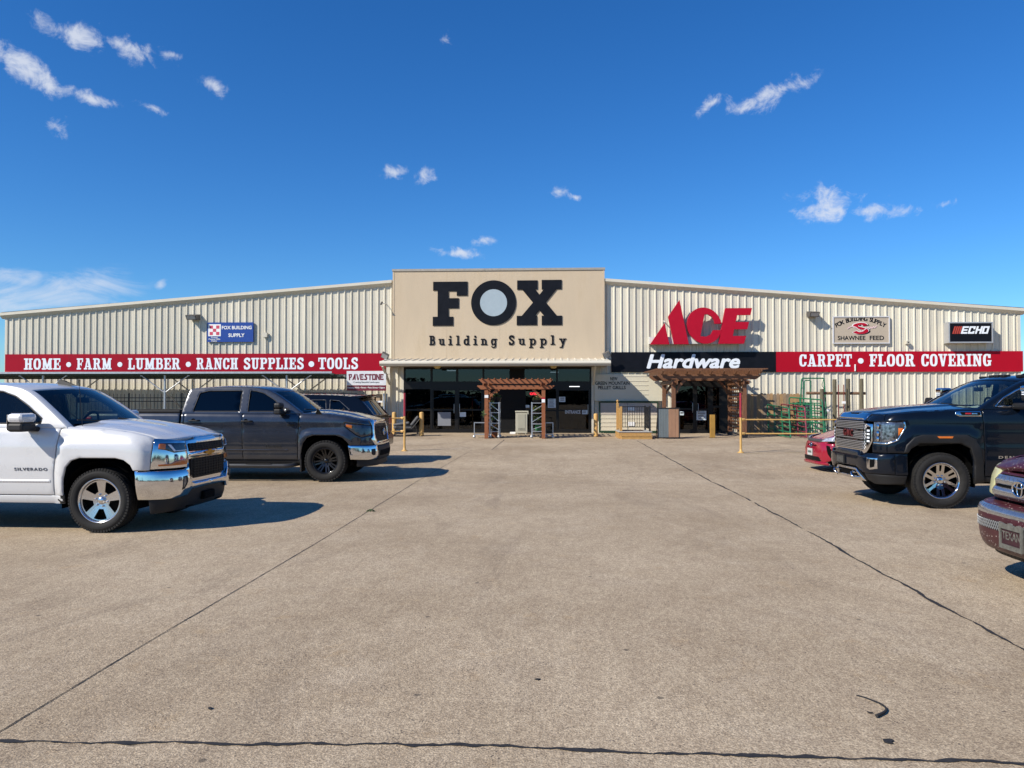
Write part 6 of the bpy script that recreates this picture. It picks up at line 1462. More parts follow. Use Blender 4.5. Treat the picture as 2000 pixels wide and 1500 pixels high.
    def handle(s, x, z, mat, L=.22):
        for g in (1, -1):
            y = s.w.P(g * s.w.sx(x), z).y; mb = MB(); mb.tube(fillet([(x - L / 2, y + g * .004, z), (x - L / 2 + .02, y + g * .045, z), (x + L / 2 - .02, y + g * .045, z), (x + L / 2, y + g * .004, z)], .02), .016, 8); s.pt(mb, 'door_handle', mat)
            mb = MB(); mb.lathe([(0, 0), (.045, 0), (.04, .003)], 16, Matrix.Translation((x - .02, y, z)) @ Matrix.Rotation(-g * pi / 2, 4, 'X')); s.pt(mb, 'handle_recess', M_DARK)
    def mirrors(s, x, z, w, h, d, cap, low, reach=.10, tow=False):
        """door mirrors: a cap over a dark shell on an arm"""
        for g in (1, -1):
            y0 = g * (s.ycab(z - .05) - .01); y1 = g * (s.W + reach)
            mb = MB(); mb.beam((x + .02, y0, z - h * .40), (x - .02, y1 + g * .06, z - h * .36), d * .8, h * .28); arm = s.pt(mb, 'mirror', low, bevel=.02)
            mb = MB(); mb.box(x - d / 2, y1, z - h / 2, x + d / 2, y1 + g * w, z - h * .02); s.pt(mb, 'mirror_shell', low, arm, bevel=.03)
            mb = MB(); mb.box(x - d / 2 - .006, y1 - g * .006, z - h * .02, x + d / 2 + .006, y1 + g * (w + .006), z + h / 2); s.pt(mb, 'mirror_cap', cap, arm, bevel=.045)
            mb = MB(); mb.box(x - d / 2 - .012, y1 + g * .02, z - h * .42, x - d / 2 - .007, y1 + g * (w - .02), z + h * .42); s.pt(mb, 'mirror_glass', M_CHROME, arm)
    def side_text(s, word, x0, x1, z0, z1, mat, bold=.02, off=.006, spacing=1.1):
        """lettering reads from the outside on both flanks"""
        for g in (1, -1):
            v, t = text_shape(word, bold, 0, spacing); xs = [q[0] for q in v]; zs = [q[1] for q in v]; a, b, c, d = min(xs), max(xs), min(zs), max(zs); mb = MB(); lo, hi = min(x0, x1), max(x0, x1)
            def place(u, w_, h):
                k = (u - a) / (b - a); x = (hi - (hi - lo) * k) if g > 0 else (lo + (hi - lo) * k); z = z0 + (w_ - c) / (d - c) * (z1 - z0)
                return s.w.P(g * s.w.sx(x), z, h + .001)
            plate(mb, (v, t), place, off); s.pt(mb, 'lettering', mat)
def offs(poly, dx, dz=0): return [(a + dx, b + dz) for a, b in poly]
# ------------------------------------------------------------------ the parked vehicles
P_WHITE = pm('white car paint', (.57, .575, .58), .28, var=.01, coat=.9, dirt=((.60, .58, .54), .25, 2.0))
P_GREY = pm('dark grey metallic paint', (.025, .029, .039), .24, metal=.35, var=.03, coat=.9, dirt=((.09, .085, .08), .4, 2.5))
P_NAVY = pm('dark blue black paint', (.003, .0055, .011), .18, metal=.0, spec=.2, var=.05, coat=.4, dirt=((.010, .011, .013), .3, 2.5))
P_RED = pm('bright red car paint', (.27, .006, .022), .22, metal=.0, var=.04, coat=.8)
P_BLACK = pm('black car paint', (.0025, .003, .0045), .12, var=.05, spec=.25, coat=.3)
def splat_paint():
    m = pm('maroon paint with dried insects', (.047, .006, .010), .5, var=.2, scale=5, coat=.18, dirt=((.10, .045, .04), .4, 9))
    nt = m.node_tree; N = nt.nodes; L = nt.links; b = N['Principled BSDF']; src = b.inputs['Base Color'].links[0].from_socket
    tc = N.new('ShaderNodeTexCoord'); v = N.new('ShaderNodeTexVoronoi'); v.inputs['Scale'].default_value = 30; L.new(tc.outputs['Object'], v.inputs['Vector'])
    n = N.new('ShaderNodeTexNoise'); n.inputs['Scale'].default_value = 40; L.new(tc.outputs['Object'], n.inputs['Vector'])
    a = N.new('ShaderNodeMapRange'); a.inputs['From Min'].default_value = .22; a.inputs['From Max'].default_value = .12; L.new(v.outputs['Distance'], a.inputs['Value'])
    c = N.new('ShaderNodeMapRange'); c.inputs['From Min'].default_value = .44; c.inputs['From Max'].default_value = .54; L.new(n.outputs['Fac'], c.inputs['Value'])
    q = N.new('ShaderNodeMath'); q.operation = 'MULTIPLY'; L.new(a.outputs[0], q.inputs[0]); L.new(c.outputs[0], q.inputs[1])
    x = N.new('ShaderNodeMix'); x.data_type = 'RGBA'; L.new(q.outputs[0], x.inputs['Factor']); L.new(src, x.inputs[6]); x.inputs[7].default_value = (.55, .48, .42, 1); L.new(x.outputs[2], b.inputs['Base Color'])
    return m
P_MAROON = splat_paint()
M_MESH = pm('black grille mesh', (.004, .004, .0045), .5, spec=.2)
M_MESHC = pm('bright grille mesh', (.36, .36, .36), .25, metal=.8, var=.3, scale=30)
M_YELLOWED = pm('yellowed lamp plastic', (.46, .45, .24), .35, var=.12, scale=6, coat=.4)
M_DRL = pm('clear lamp strip', (.75, .8, .85), .2)
M_GOLD = pm('gold badge', (.50, .25, .025), .35, metal=.6, var=.2, scale=12)

def bars(V, name, y0, y1, zs, th, mat, off, parent=None, skew=0.0):
    """thin bars across a grille, one mesh: the grille's own pattern"""
    mb = MB()
    for z in zs: patch(mb, [(V.w.sy(y0), z - th), (V.w.sy(y1), z - th), (V.w.sy(y1), z + th), (V.w.sy(y0), z + th)], lambda a, b: V.w.P(a, b), step=.12, er=0, lip=.02, off=off)
    return V.pt(mb, name, mat, parent)

# ---- white pickup, front left
def white_truck():
    near = at(203, 978, 9.45); x0 = on_ground(203, 1041.5)
    cfg = dict(W=2.03, xn=.95, xc=.46, m=4.2, n=2.0, wb=3.64, R=.405, cowl=-.40, xback=-2.78, xtail=-4.85, top_nose=1.17, zb=1.345, tb=.055, k1=.30, k2=.10, near=-1,
               side=[(.30, .09), (.42, .05), (.60, .018), (.85, 0), (1.05, .004), (1.2, .02), (1.33, .035)], front=[(.3, 0), (.8, 0), (1.0, .01), (1.15, .045), (1.25, .11)],
               top=[(-6, 1.36), (-2.8, 1.36), (-.5, 1.345), (0, 1.325), (.4, 1.275), (.62, 1.225), (.75, 1.19), (.95, 1.165)], roll=.07, flare=(-.54, .64, 1.19, .16, .042), flw=.038, crease=[(1.10, .010, .05)],
               outline=[(-.44, 1.335), (-.74, 1.565), (-1.05, 1.775), (-1.28, 1.85), (-1.6, 1.88), (-2.1, 1.88), (-2.55, 1.85), (-2.68, 1.80), (-2.78, 1.36)], xA=-1.12, xR=-2.62, bow=.16, crown=.04, pillar=.89,
               windows=[[(-.80, 1.385), (-.80, 1.44), (-1.02, 1.60), (-1.22, 1.72), (-1.42, 1.785), (-1.66, 1.80), (-1.66, 1.385)], [(-1.75, 1.385), (-1.75, 1.80), (-2.35, 1.79), (-2.50, 1.74), (-2.58, 1.385)]],
               glass=[M_CARGL, M_PRIV], wtrim=M_PLAST, wtw=.014, seats=[-1.45, -2.3], hood_crown=(.035, .065), hood_inset=.03, nose_drop=.03)
    V = Vehicle('pickup_truck', 'white pickup truck with a chrome front, nearest vehicle on the left', 'pickup truck', (x0.x - .055, x0.y + .985, 0), radians(-1.2), cfg, P_WHITE, 'pickup trucks parked in the lot')
    V.common()
    V.hood(.895, .86, lambda x, y: .016 * sstep(.52, .44, abs(y)) * sstep(.85, .5, x) - .008 * sstep(.2, .1, abs(y)))
    V.sidepart('fender', [(-.505, 1.345), (0, 1.325), (.4, 1.275), (.62, 1.225), (.70, 1.203), (.672, 1.0), (.658, .793), (.48, .793), (.445, .865), (.36, .925), (.25, .95), (-.22, .95), (-.33, .915), (-.40, .83), (-.44, .68), (-.455, .47), (-.583, .465), (-.578, .75), (-.535, 1.15)], P_WHITE, er=.014)
    V.sidepart('door', [(-.513, 1.345), (-.543, 1.15), (-.586, .75), (-.591, .475), (-1.70, .475), (-1.70, 1.35)], P_WHITE)
    V.sidepart('door', [(-1.708, 1.35), (-1.708, .475), (-2.70, .475), (-2.74, .8), (-2.755, 1.355)], P_WHITE)
    V.sidepart('rocker_panel', [(-.46, .465), (-2.95, .465), (-2.95, .37), (-.46, .36)], P_WHITE, off=-.01)
    V.sidepart('door_moulding', [(-.62, .672), (-.62, .632), (-1.69, .632), (-1.69, .672)], P_WHITE, off=.010, er=.012, step=.04)
    V.sidepart('mud_guard', [(-.44, .48), (-.585, .455), (-.56, .36), (-.44, .36)], M_PLAST, off=-.012)
    V.bed(-2.82, -4.85, 1.37, [(.60, .48), (.46, .52), (.42, .80), (.30, .93), (-.30, .93), (-.42, .80), (-.46, .55)])
    V.handle(-1.55, 1.18, P_WHITE); V.handle(-2.6, 1.18, P_WHITE)
    V.mirrors(-.88, 1.40, .27, .23, .20, P_WHITE, M_PLAST, reach=.03)
    V.side_text('SILVERADO', -.66, -1.095, .785, .822, pm('grey letters', (.09, .095, .11), .4), bold=.008, spacing=1.3)
    # fascia
    V.mixpart('headlight', [('y', .535, .80), ('y', .535, 1.145), ('y', .70, 1.165), ('x', .705, 1.195), ('x', .678, 1.0), ('x', .664, .803)], M_CHROME, off=.002)
    hl = [o for o in V.root.children if o.name.startswith('headlight')][-2:]
    V.mixpart('lamp_lens', [('y', .54, 1.005), ('y', .54, 1.115), ('y', .78, 1.125), ('y', .91, 1.13), ('y', .925, 1.055), ('y', .86, 1.04), ('y', .76, 1.0)], M_LAMPD, hl, off=.010, er=.004)
    V.mixpart('amber_reflector', [('y', .865, 1.05), ('y', .855, 1.115), ('y', .915, 1.12), ('y', .922, 1.06)], M_AMBER, hl, off=.016, er=.003, step=.03)
    V.mixpart('lamp_strip', [('y', .56, 1.018), ('y', .56, 1.028), ('y', .745, 1.028), ('y', .80, 1.105), ('y', .835, 1.108), ('y', .765, 1.016)], M_DRL, hl, off=.016, er=.002, step=.03)
    V.mixpart('amber_strip', [('y', .545, .868), ('y', .545, .912), ('y', .73, .900), ('y', .80, .868), ('y', .925, .862), ('y', .92, .838), ('y', .56, .838)], M_AMBER, hl, off=.012, er=.004, step=.03)
    V.nosepart('grille_frame', [(-.53, 1.145), (-.53, .80), (-.60, .775), (-.50, .585), (.50, .585), (.60, .775), (.53, .80), (.53, 1.145), (.32, 1.155), (.26, 1.185), (-.26, 1.185), (-.32, 1.155)], M_CHROME, off=.006, er=.012)
    gf = V.root.children[-1]
    V.nosepart('upper_grille', [(-.515, 1.0), (.515, 1.0), (.515, 1.105), (-.515, 1.105)], M_MESH, gf, off=.009, er=.006)
    V.nosepart('lower_grille', [(-.43, .64), (.43, .64), (.525, .80), (.525, .905), (-.525, .905), (-.525, .80)], M_MESH, gf, off=.009, er=.006)
    M_BAR = pm('grille bar', (.007, .0072, .008), .5, spec=.2)
    bars(V, 'grille_bar', -.505, .505, (1.022, 1.047, 1.072, 1.093), .005, M_BAR, .020, gf); bars(V, 'grille_bar', -.43, .43, (.665, .70, .735, .77, .805, .84, .875), .006, M_BAR, .020, gf)
    mb = MB()
    for k in range(13):
        y = -.48 + .08 * k
        for z0, z1 in ((1.0, 1.105), (.66, .90)):
            patch(mb, [(V.w.sy(y - .006), z0), (V.w.sy(y + .006), z0), (V.w.sy(y + .006), z1), (V.w.sy(y - .006), z1)], lambda a, b: V.w.P(a, b), step=.1, er=0, lip=.01, off=.016)
    V.pt(mb, 'grille_upright', M_BAR, gf)
    V.nosepart('chrome_bar', [(-.53, .925), (.53, .925), (.53, .985), (.18, .995), (-.18, .995), (-.53, .985)], M_CHROME, gf, off=.024, er=.02)
    mb = MB(); plate(mb, tri2d([[(-.045, .925), (.045, .925), (.05, .945), (.125, .945), (.14, .985), (.055, .985), (.05, 1.0), (-.04, 1.0), (-.045, .985), (-.13, .985), (-.115, .945), (-.05, .945)]]), lambda u, v, h: V.w.P(V.w.sy(u), v, .030 + h), .012); V.pt(mb, 'badge', M_GOLD)
    # bumper, air dam
    body = V.w; V.w = Wrap(1.0, .50, 1.02, 4.4, 2.0, -6, lambda z, y: lerp_tab([(.36, .10), (.44, .03), (.56, 0), (.70, 0), (.785, .03)], z), lambda x, z: lerp_tab([(.38, .05), (.5, .012), (.62, 0), (.785, .012)], z))
    V.mixpart('bumper_corner', [('x', .475, .782), ('x', .505, .415), ('y', .80, .405), ('y', .57, .43), ('y', .50, .50), ('y', .0, .515), ('y', .0, .585), ('y', .49, .585), ('y', .60, .782)], M_CHROME, er=.016, lip=.05)
    for g in (1, -1):
        pc = [o for o in V.root.children if o.name.startswith('bumper_corner')][0 if g > 0 else 1]
        mb = MB(); patch(mb, [(g * V.w.sy(a), b) for a, b in ((.69, .69), (.615, .70), (.60, .62), (.66, .53), (.70, .52))], lambda a, b: V.w.P(a, b), step=.03, er=.004, lip=.02, off=.004); fl = V.pt(mb, 'fog_lamp', M_PLAST, pc)
        mb = MB(); patch(mb, [(g * V.w.sy(a), b) for a, b in ((.682, .68), (.65, .682), (.645, .61), (.67, .56), (.69, .55))], lambda a, b: V.w.P(a, b), step=.03, er=.003, lip=.01, off=.008); V.pt(mb, 'fog_lens', M_LAMPB, fl)
    V.w = Wrap(.95, .46, .985, 4.2, 2.0, -6, lambda z, y: lerp_tab([(.2, .08), (.35, .02), (.5, 0)], z), lambda x, z: .01)
    V.nosepart('air_dam', [(-.945, .235), (-.6, .25), (.6, .25), (.945, .235), (.955, .43), (.58, .45), (.5, .53), (-.5, .53), (-.58, .45), (-.955, .43)], M_PLAST, er=.01)
    mb = MB(); mb.box(.90, -.16, .33, .985, .16, .44); mb.box(.80, -.5, .26, .9, .5, .30); V.pt(mb, 'tow_plate', M_DARK, bevel=.02)
    V.w = body
    for x in (0, -3.64):
        for g in (1, -1): wheel(V.root, x, g * (V.W - .165), .405, .137, .278, 'five', rot=.30)
    p = V.canopy(0, V.vA + .10); mb = MB(); mb.add([(p.x + .12, 0, p.z), (p.x - .16, .04, p.z - .005), (p.x - .16, -.04, p.z - .005), (p.x - .14, 0, p.z + .085), (p.x - .05, 0, p.z + .07)], [(0, 1, 3, 4), (0, 4, 3, 2), (1, 2, 3), (0, 2, 1)]); V.pt(mb, 'roof_antenna', M_PLAST)
    b = V.w.P(-V.w.sx(-.30), 1.32); mb = MB(); mb.tube([b + Vector((0, .1, 0)), b + Vector((-.06, .1, .62))], .0035, 6); V.pt(mb, 'mast_antenna', M_PLAST)
white_truck()

# ---- dark grey pickup behind it
def grey_truck():
    x0 = on_ground(642, 941.5)
    cfg = dict(W=2.03, xn=.98, xc=.34, m=3.4, n=2.0, wb=3.70, R=.42, cowl=-.42, xback=-3.0, xtail=-4.98, top_nose=1.22, zb=1.405, tb=.06, k1=.30, k2=.08, near=-1,
               side=[(.30, .08), (.45, .04), (.70, .006), (.95, 0), (1.1, .012), (1.22, .006), (1.4, .035)], front=[(.3, .0), (.8, .0), (1.1, .03), (1.25, .09)],
               top=[(-7, 1.43), (-3, 1.425), (-.55, 1.40), (0, 1.385), (.4, 1.335), (.7, 1.265), (1.0, 1.22)], roll=.08, flare=(-.56, .56, 1.04, .26, .03), crease=[(.62, -.012, .03), (1.2, .008, .04)],
               outline=[(-.50, 1.39), (-.8, 1.60), (-1.12, 1.80), (-1.34, 1.885), (-1.7, 1.93), (-2.3, 1.93), (-2.8, 1.89), (-2.91, 1.84), (-3.0, 1.42)], xA=-1.18, xR=-2.85, bow=.17, crown=.04, pillar=.89,
               windows=[[(-.86, 1.435), (-.93, 1.53), (-1.13, 1.68), (-1.33, 1.795), (-1.5, 1.84), (-1.62, 1.85), (-1.62, 1.435)], [(-1.80, 1.435), (-1.80, 1.85), (-2.5, 1.845), (-2.68, 1.80), (-2.77, 1.435)]],
               glass=[M_PRIV, M_PRIV], wtrim=M_PLAST, wtw=.014, seats=[-1.55, -2.45], hood_crown=(.03, .055), hood_inset=.0, nose_drop=.05)
    V = Vehicle('pickup_truck', 'dark grey pickup truck with black wheels behind the white truck', 'pickup truck', (x0.x - .07, x0.y + .985, gz(16.5)), radians(-.3), cfg, P_GREY, 'pickup trucks parked in the lot')
    V.common()
    V.hood(.88, .80, lambda x, y: .02 * sstep(.50, .38, abs(y)) * sstep(.95, .4, x))
    V.sidepart('fender', [(-.535, 1.40), (0, 1.385), (.4, 1.335), (.7, 1.265), (.76, 1.25), (.60, 1.17), (.40, 1.195), (.39, 1.13), (.62, .95), (.72, .90), (.70, .73), (.50, .735), (.465, .80), (.36, .90), (.22, .945), (-.22, .945), (-.36, .90), (-.45, .78), (-.50, .55), (-.505, .44), (-.57, .44), (-.56, .8), (-.545, 1.1)], P_GREY, er=.014)
    V.sidepart('door', [(-.543, 1.40), (-.553, 1.1), (-.568, .8), (-.578, .445), (-1.70, .445), (-1.72, 1.41)], P_GREY)
    V.sidepart('door', [(-1.728, 1.41), (-1.708, .445), (-2.72, .445), (-2.86, .62), (-2.93, 1.0), (-2.94, 1.42)], P_GREY)
    V.sidepart('rear_pillar_panel', [(-2.948, 1.42), (-2.938, 1.0), (-2.868, .62), (-2.728, .445), (-3.0, .445), (-3.0, 1.42)], P_GREY)
    V.sidepart('rocker_panel', [(-.50, .435), (-3.1, .435), (-3.1, .36), (-.50, .36)], M_PLAST, off=-.02)
    V.sidepart('door_moulding', [(-.72, .655), (-.80, .615), (-2.70, .615), (-2.70, .655)], P_GREY, off=.008, er=.014, step=.05)
    for g in (1, -1):
        y = g * (V.W + .02); mb = MB(); mb.tube(fillet([(-.58, g * .80, .36), (-.72, y, .325), (-2.85, y, .325), (-3.0, g * .80, .36)], .12), .045, 12); V.pt(mb, 'running_board', pm('dark grey tube', (.05, .052, .055), .35, metal=.4))
        mb = MB()
        for x in (-1.35, -2.4): mb.box(x - .26, y - .05, .365, x + .26, y + .05, .376)
        V.pt(mb, 'step_pad', M_PLAST)
        mb = MB(); mb.box(-.52, g * .72, .20, -.49, g * .99, .55); V.pt(mb, 'mud_flap', M_PLAST)
    V.bed(-3.04, -4.98, 1.435, [(.62, .46), (.50, .52), (.45, .80), (.30, .93), (-.30, .93), (-.45, .80), (-.5, .55)])
    V.handle(-1.62, 1.23, M_PLAST); V.handle(-2.72, 1.24, M_PLAST)
    V.mirrors(-.90, 1.49, .22, .24, .14, M_PLAST, M_PLAST, reach=.03)
    V.side_text('TUNDRA', -.89, -1.24, .70, .745, M_PLAST, bold=.045, spacing=1.1)
    V.sidepart('fender_badge', [(-.63, 1.185), (-.63, 1.13), (-.78, 1.13), (-.78, 1.185)], M_PLAST, off=.006, er=.006, step=.04)
    V.mixpart('fender_nose', [('y', .60, .735), ('y', .668, .93), ('y', .68, .935), ('x', .722, .898), ('x', .703, .735)], P_GREY, off=0, er=.006)
    V.mixpart('fender_nose', [('y', .66, 1.14), ('y', .66, 1.225), ('y', .80, 1.235), ('x', .76, 1.245), ('x', .60, 1.172), ('y', .80, 1.15)], P_GREY, off=0, er=.006)
    V.mixpart('headlight', [('x', .41, 1.188), ('x', .60, 1.162), ('y', .80, 1.145), ('y', .665, 1.13), ('y', .675, .94), ('x', .72, .905), ('x', .62, .962), ('x', .40, 1.135)], M_LAMPD, off=.0)
    hl = [o for o in V.root.children if o.name.startswith('headlight')][-2:]
    V.mixpart('amber_reflector', [('x', .43, 1.165), ('x', .55, 1.15), ('x', .55, 1.08), ('x', .44, 1.12)], M_AMBER, hl, off=.007, er=.003, step=.03)
    V.nosepart('grille_frame', [(.70, 1.24), (.50, 1.245), (.53, 1.13), (.595, 1.12), (.595, .93), (.50, .80), (.50, .72), (.62, .73), (.72, .86), (.665, .93), (.662, 1.135)], M_CHROME, mirror=True, off=.03, er=.012)
    V.nosepart('grille', [(-.60, .80), (.60, .80), (.60, 1.165), (-.60, 1.165)], M_MESH, off=.005, er=.01)
    gr = V.root.children[-1]
    mb = MB()
    for j in range(8):
        for k in range(22):
            y = -.57 + .052 * k + (.026 if j % 2 else 0); z = .83 + j * .043
            patch(mb, [(V.w.sy(y + .020 * cos(a)), z + .018 * sin(a)) for a in [radians(60 * i) for i in range(6)]], lambda a, b: V.w.P(a, b), step=.1, er=0, lip=.006, off=.008, holes=[[(V.w.sy(y + .014 * cos(a)), z + .012 * sin(a)) for a in [radians(60 * i) for i in range(6)]]])
    V.pt(mb, 'grille_honeycomb', pm('grille honeycomb', (.03, .031, .033), .3), gr)
    mb = MB(); c = V.w.P(0, .985, .03); mb.tube([c + Vector((.0, .095 * cos(a), .07 * sin(a))) for a in [2 * pi * i / 28 for i in range(28)]], .008, 6, closed=True); mb.tube([c + Vector((0, .035 * cos(a), .066 * sin(a))) for a in [2 * pi * i / 20 for i in range(20)]], .006, 6, closed=True); mb.tube([c + Vector((0, .07 * cos(a), .03 + .022 * sin(a))) for a in [2 * pi * i / 20 for i in range(20)]], .006, 6, closed=True); V.pt(mb, 'emblem', M_CHROME)
    V.nosepart('hood_lip', [(-.56, 1.165), (.56, 1.165), (.50, 1.235), (-.50, 1.235)], M_CHROME, off=.028, er=.02)
    V.nosepart('chrome_bar', [(-.52, .715), (.52, .715), (.56, .80), (-.56, .80)], M_CHROME, off=.035, er=.02)
    body = V.w; V.w = Wrap(1.045, .46, 1.02, 3.8, 2.0, -7, lambda z, y: lerp_tab([(.36, .09), (.45, .02), (.6, 0), (.73, .03)], z), lambda x, z: lerp_tab([(.38, .05), (.5, .01), (.73, .015)], z))
    V.mixpart('bumper_corner', [('x', .475, .735), ('x', .52, .45), ('y', .85, .43), ('y', .575, .44), ('y', .575, .725)], M_CHROME, er=.014, lip=.05)
    for g in (1, -1):
        pc = [o for o in V.root.children if o.name.startswith('bumper_corner')][-2 if g > 0 else -1]
        mb = MB(); patch(mb, [(g * V.w.sy(a), b) for a, b in ((.80, .655), (.69, .66), (.69, .53), (.76, .525), (.80, .56))], lambda a, b: V.w.P(a, b), step=.03, er=.004, lip=.02, off=.004); V.pt(mb, 'fog_lamp', M_PLAST, pc)
    V.nosepart('bumper_centre', [(-.568, .41), (.568, .41), (.568, .725), (.45, .71), (-.45, .71), (-.568, .725)], M_PLAST, er=.016, lip=.05)
    V.nosepart('bumper_intake', [(-.50, .50), (.50, .50), (.50, .62), (-.50, .62)], M_DARK, off=.002, er=.004)
    V.w = Wrap(.97, .44, .97, 3.8, 2.0, -7, lambda z, y: 0, lambda x, z: .02)
    V.nosepart('air_dam', [(-.93, .30), (.93, .30), (.93, .46), (-.93, .46)], M_PLAST, er=.01)
    V.w = body
    for x in (0, -3.70):
        for g in (1, -1): wheel(V.root, x, g * (V.W - .155), .42, .145, .262, 'eight', rot=.2, lugs=42, lug=.05, rimmat=pm('satin black alloy', (.010, .010, .011), .28, metal=.3, coat=.4))
    for z, s in ((1.415, -1),):
        for g in (1, -1): b = V.w.P(g * V.w.sx(-.16), 1.375); mb = MB(); mb.add([b + Vector((-.06, 0, .0)), b + Vector((.10, 0, -.02)), b + Vector((.0, g * .03, .12))], [(0, 1, 2), (2, 1, 0)]); mb.v = mb.v; V.pt(mb, 'hood_deflector', M_PLAST)
    b = V.w.P(-V.w.sx(-.34), 1.40); mb = MB(); mb.tube([b + Vector((0, .12, 0)), b + Vector((-.08, .12, .45))], .004, 6); V.pt(mb, 'mast_antenna', M_PLAST)
grey_truck()

# ---- dark blue heavy pickup on the right
def blue_truck():
    x0 = on_ground(1838, 993.5)
    cfg = dict(W=2.08, xn=.98, xc=.56, m=4.8, n=2.2, wb=4.03, R=.43, cowl=-.52, xback=-3.22, xtail=-5.3, top_nose=1.42, zb=1.555, tb=.06, k1=.28, k2=.08, near=1,
               side=[(.30, .08), (.48, .04), (.75, .006), (1.0, 0), (1.2, .006), (1.4, .014), (1.55, .03)], front=[(.3, 0), (.9, 0), (1.2, .010), (1.34, .018), (1.45, .125), (1.5, .15)],
               top=[(-7, 1.565), (-.65, 1.545), (-.3, 1.53), (.3, 1.50), (.8, 1.45), (1.0, 1.42)], roll=.07, flare=(-.60, .62, 1.24, .25, .022), crease=[(1.02, -.010, .05), (1.33, .008, .04)],
               outline=[(-.62, 1.535), (-.95, 1.745), (-1.33, 1.945), (-1.58, 2.02), (-1.95, 2.05), (-2.5, 2.05), (-3.0, 2.01), (-3.12, 1.96), (-3.22, 1.57)], xA=-1.40, xR=-3.05, bow=.15, crown=.04, pillar=.89,
               windows=[[(-.86, 1.585), (-1.0, 1.70), (-1.2, 1.81), (-1.42, 1.905), (-1.62, 1.945), (-1.88, 1.955), (-1.88, 1.585)], [(-1.97, 1.585), (-1.97, 1.955), (-2.7, 1.945), (-2.9, 1.90), (-3.0, 1.585)]],
               glass=[M_CARGL, M_PRIV], wtrim=M_CHROME, seats=[-1.65, -2.6], hood_crown=(.03, .055), hood_inset=.0, nose_drop=.02)
    V = Vehicle('pickup_truck', 'dark blue heavy pickup truck with a chrome mesh grille on the right', 'pickup truck', (x0.x, x0.y + 1.01, 0), pi + radians(.5), cfg, P_NAVY, 'pickup trucks parked in the lot')
    V.common()
    V.hood(.915, .86, lambda x, y: .022 * sstep(.50, .40, abs(y)) * sstep(1.0, .6, x))
    V.sidepart('fender', [(-.625, 1.545), (-.3, 1.53), (.3, 1.50), (.8, 1.45), (.84, 1.445), (.84, 1.335), (.56, 1.33), (.545, 1.24), (.66, 1.05), (.80, .995), (.80, .85), (.52, .85), (.50, .93), (.36, 1.02), (-.28, 1.02), (-.42, .95), (-.47, .75), (-.48, .47), (-.655, .47), (-.65, .9), (-.635, 1.2)], P_NAVY, er=.014)
    V.sidepart('door', [(-.633, 1.545), (-.643, 1.2), (-.658, .9), (-.663, .50), (-1.92, .50), (-1.92, 1.55)], P_NAVY)
    V.sidepart('door', [(-1.928, 1.55), (-1.928, .50), (-3.10, .50), (-3.19, .8), (-3.20, 1.56)], P_NAVY)
    V.sidepart('rocker_panel', [(-.50, .49), (-3.3, .49), (-3.3, .40), (-.50, .40)], M_PLAST, off=-.02)
    for wx in (0, -4.03): V.sidepart('arch_trim', [(wx + a, b) for a, b in ((.585, .86), (.55, .98), (.43, 1.10), (.30, 1.14), (-.36, 1.14), (-.50, 1.07), (-.58, .93), (-.63, .70), (-.655, .40), (-.50, .38), (-.475, .75), (-.42, .93), (-.28, 1.005), (.34, 1.005), (.48, .92), (.515, .86))], M_PLAST, off=.02, er=.016, lip=.05)
    V.sidepart('side_marker', [(.09, 1.115), (.06, 1.085), (-.14, 1.085), (-.155, 1.115)], M_AMBER, off=.026, er=.004, step=.04)
    V.sidepart('fender_vent', [(-.22, 1.495), (-.30, 1.505), (-.60, 1.505), (-.61, 1.42), (-.28, 1.42), (-.215, 1.45)], M_CHROME, off=.008, er=.010, step=.04)
    V.sidepart('vent_insert', [(-.29, 1.485), (-.59, 1.485), (-.59, 1.44), (-.31, 1.44)], M_DARK, off=.014, er=.004, step=.04)
    V.sidepart('badge', [(-.36, 1.472), (-.45, 1.472), (-.45, 1.454), (-.36, 1.454)], M_REDL, off=.017, er=.002, step=.03); V.sidepart('badge', [(-.46, 1.472), (-.54, 1.472), (-.54, 1.454), (-.46, 1.454)], M_CHROME, off=.017, er=.002, step=.03)
    V.bed(-3.26, -5.3, 1.57, [(.64, .46), (.50, .52), (.46, .85), (.30, 1.0), (-.30, 1.0), (-.46, .85), (-.5, .58)])
    V.handle(-1.75, 1.36, M_CHROME); V.handle(-3.0, 1.36, M_CHROME)
    V.side_text('DENALI', -.85, -1.28, .775, .815, M_CHROME, bold=.03, spacing=1.35)
    for g in (1, -1):
        y0 = g * (V.W - .06); y1 = g * (V.W + .10); x = -1.22
        mb = MB(); mb.box(x - .02, y0, 1.53, x + .14, y1 + g * .23, 1.63); arm = V.pt(mb, 'mirror', M_PLAST, bevel=.035)
        mb = MB(); mb.box(x - .08, y1, 1.655, x + .10, y1 + g * .22, 1.85); V.pt(mb, 'mirror_shell', M_PLAST, arm, bevel=.04)
        mb = MB(); mb.box(x - .085, y1 - g * .006, 1.80, x + .108, y1 + g * .226, 1.89); mb.box(x - .075, y1 + g * .17, 1.60, x + .09, y1 + g * .232, 1.81); V.pt(mb, 'mirror_cap', M_CHROME, arm, bevel=.03)
        mb = MB()
        for z in (1.752, 1.785): mb.box(x + .101, y1 + g * .05, z, x + .106, y1 + g * .20, z + .018)
        V.pt(mb, 'lamp_strip', M_DRL, arm)
    # nose
    V.mixpart('fender_nose', [('y', .755, .845), ('y', .755, 1.0), ('x', .803, .99), ('x', .803, .848)], P_NAVY, off=0, er=.008)
    V.mixpart('fender_nose', [('y', .575, 1.345), ('y', .575, 1.435), ('y', .86, 1.437), ('x', .843, 1.445), ('x', .843, 1.338), ('y', .775, 1.33)], P_NAVY, off=0, er=.008)
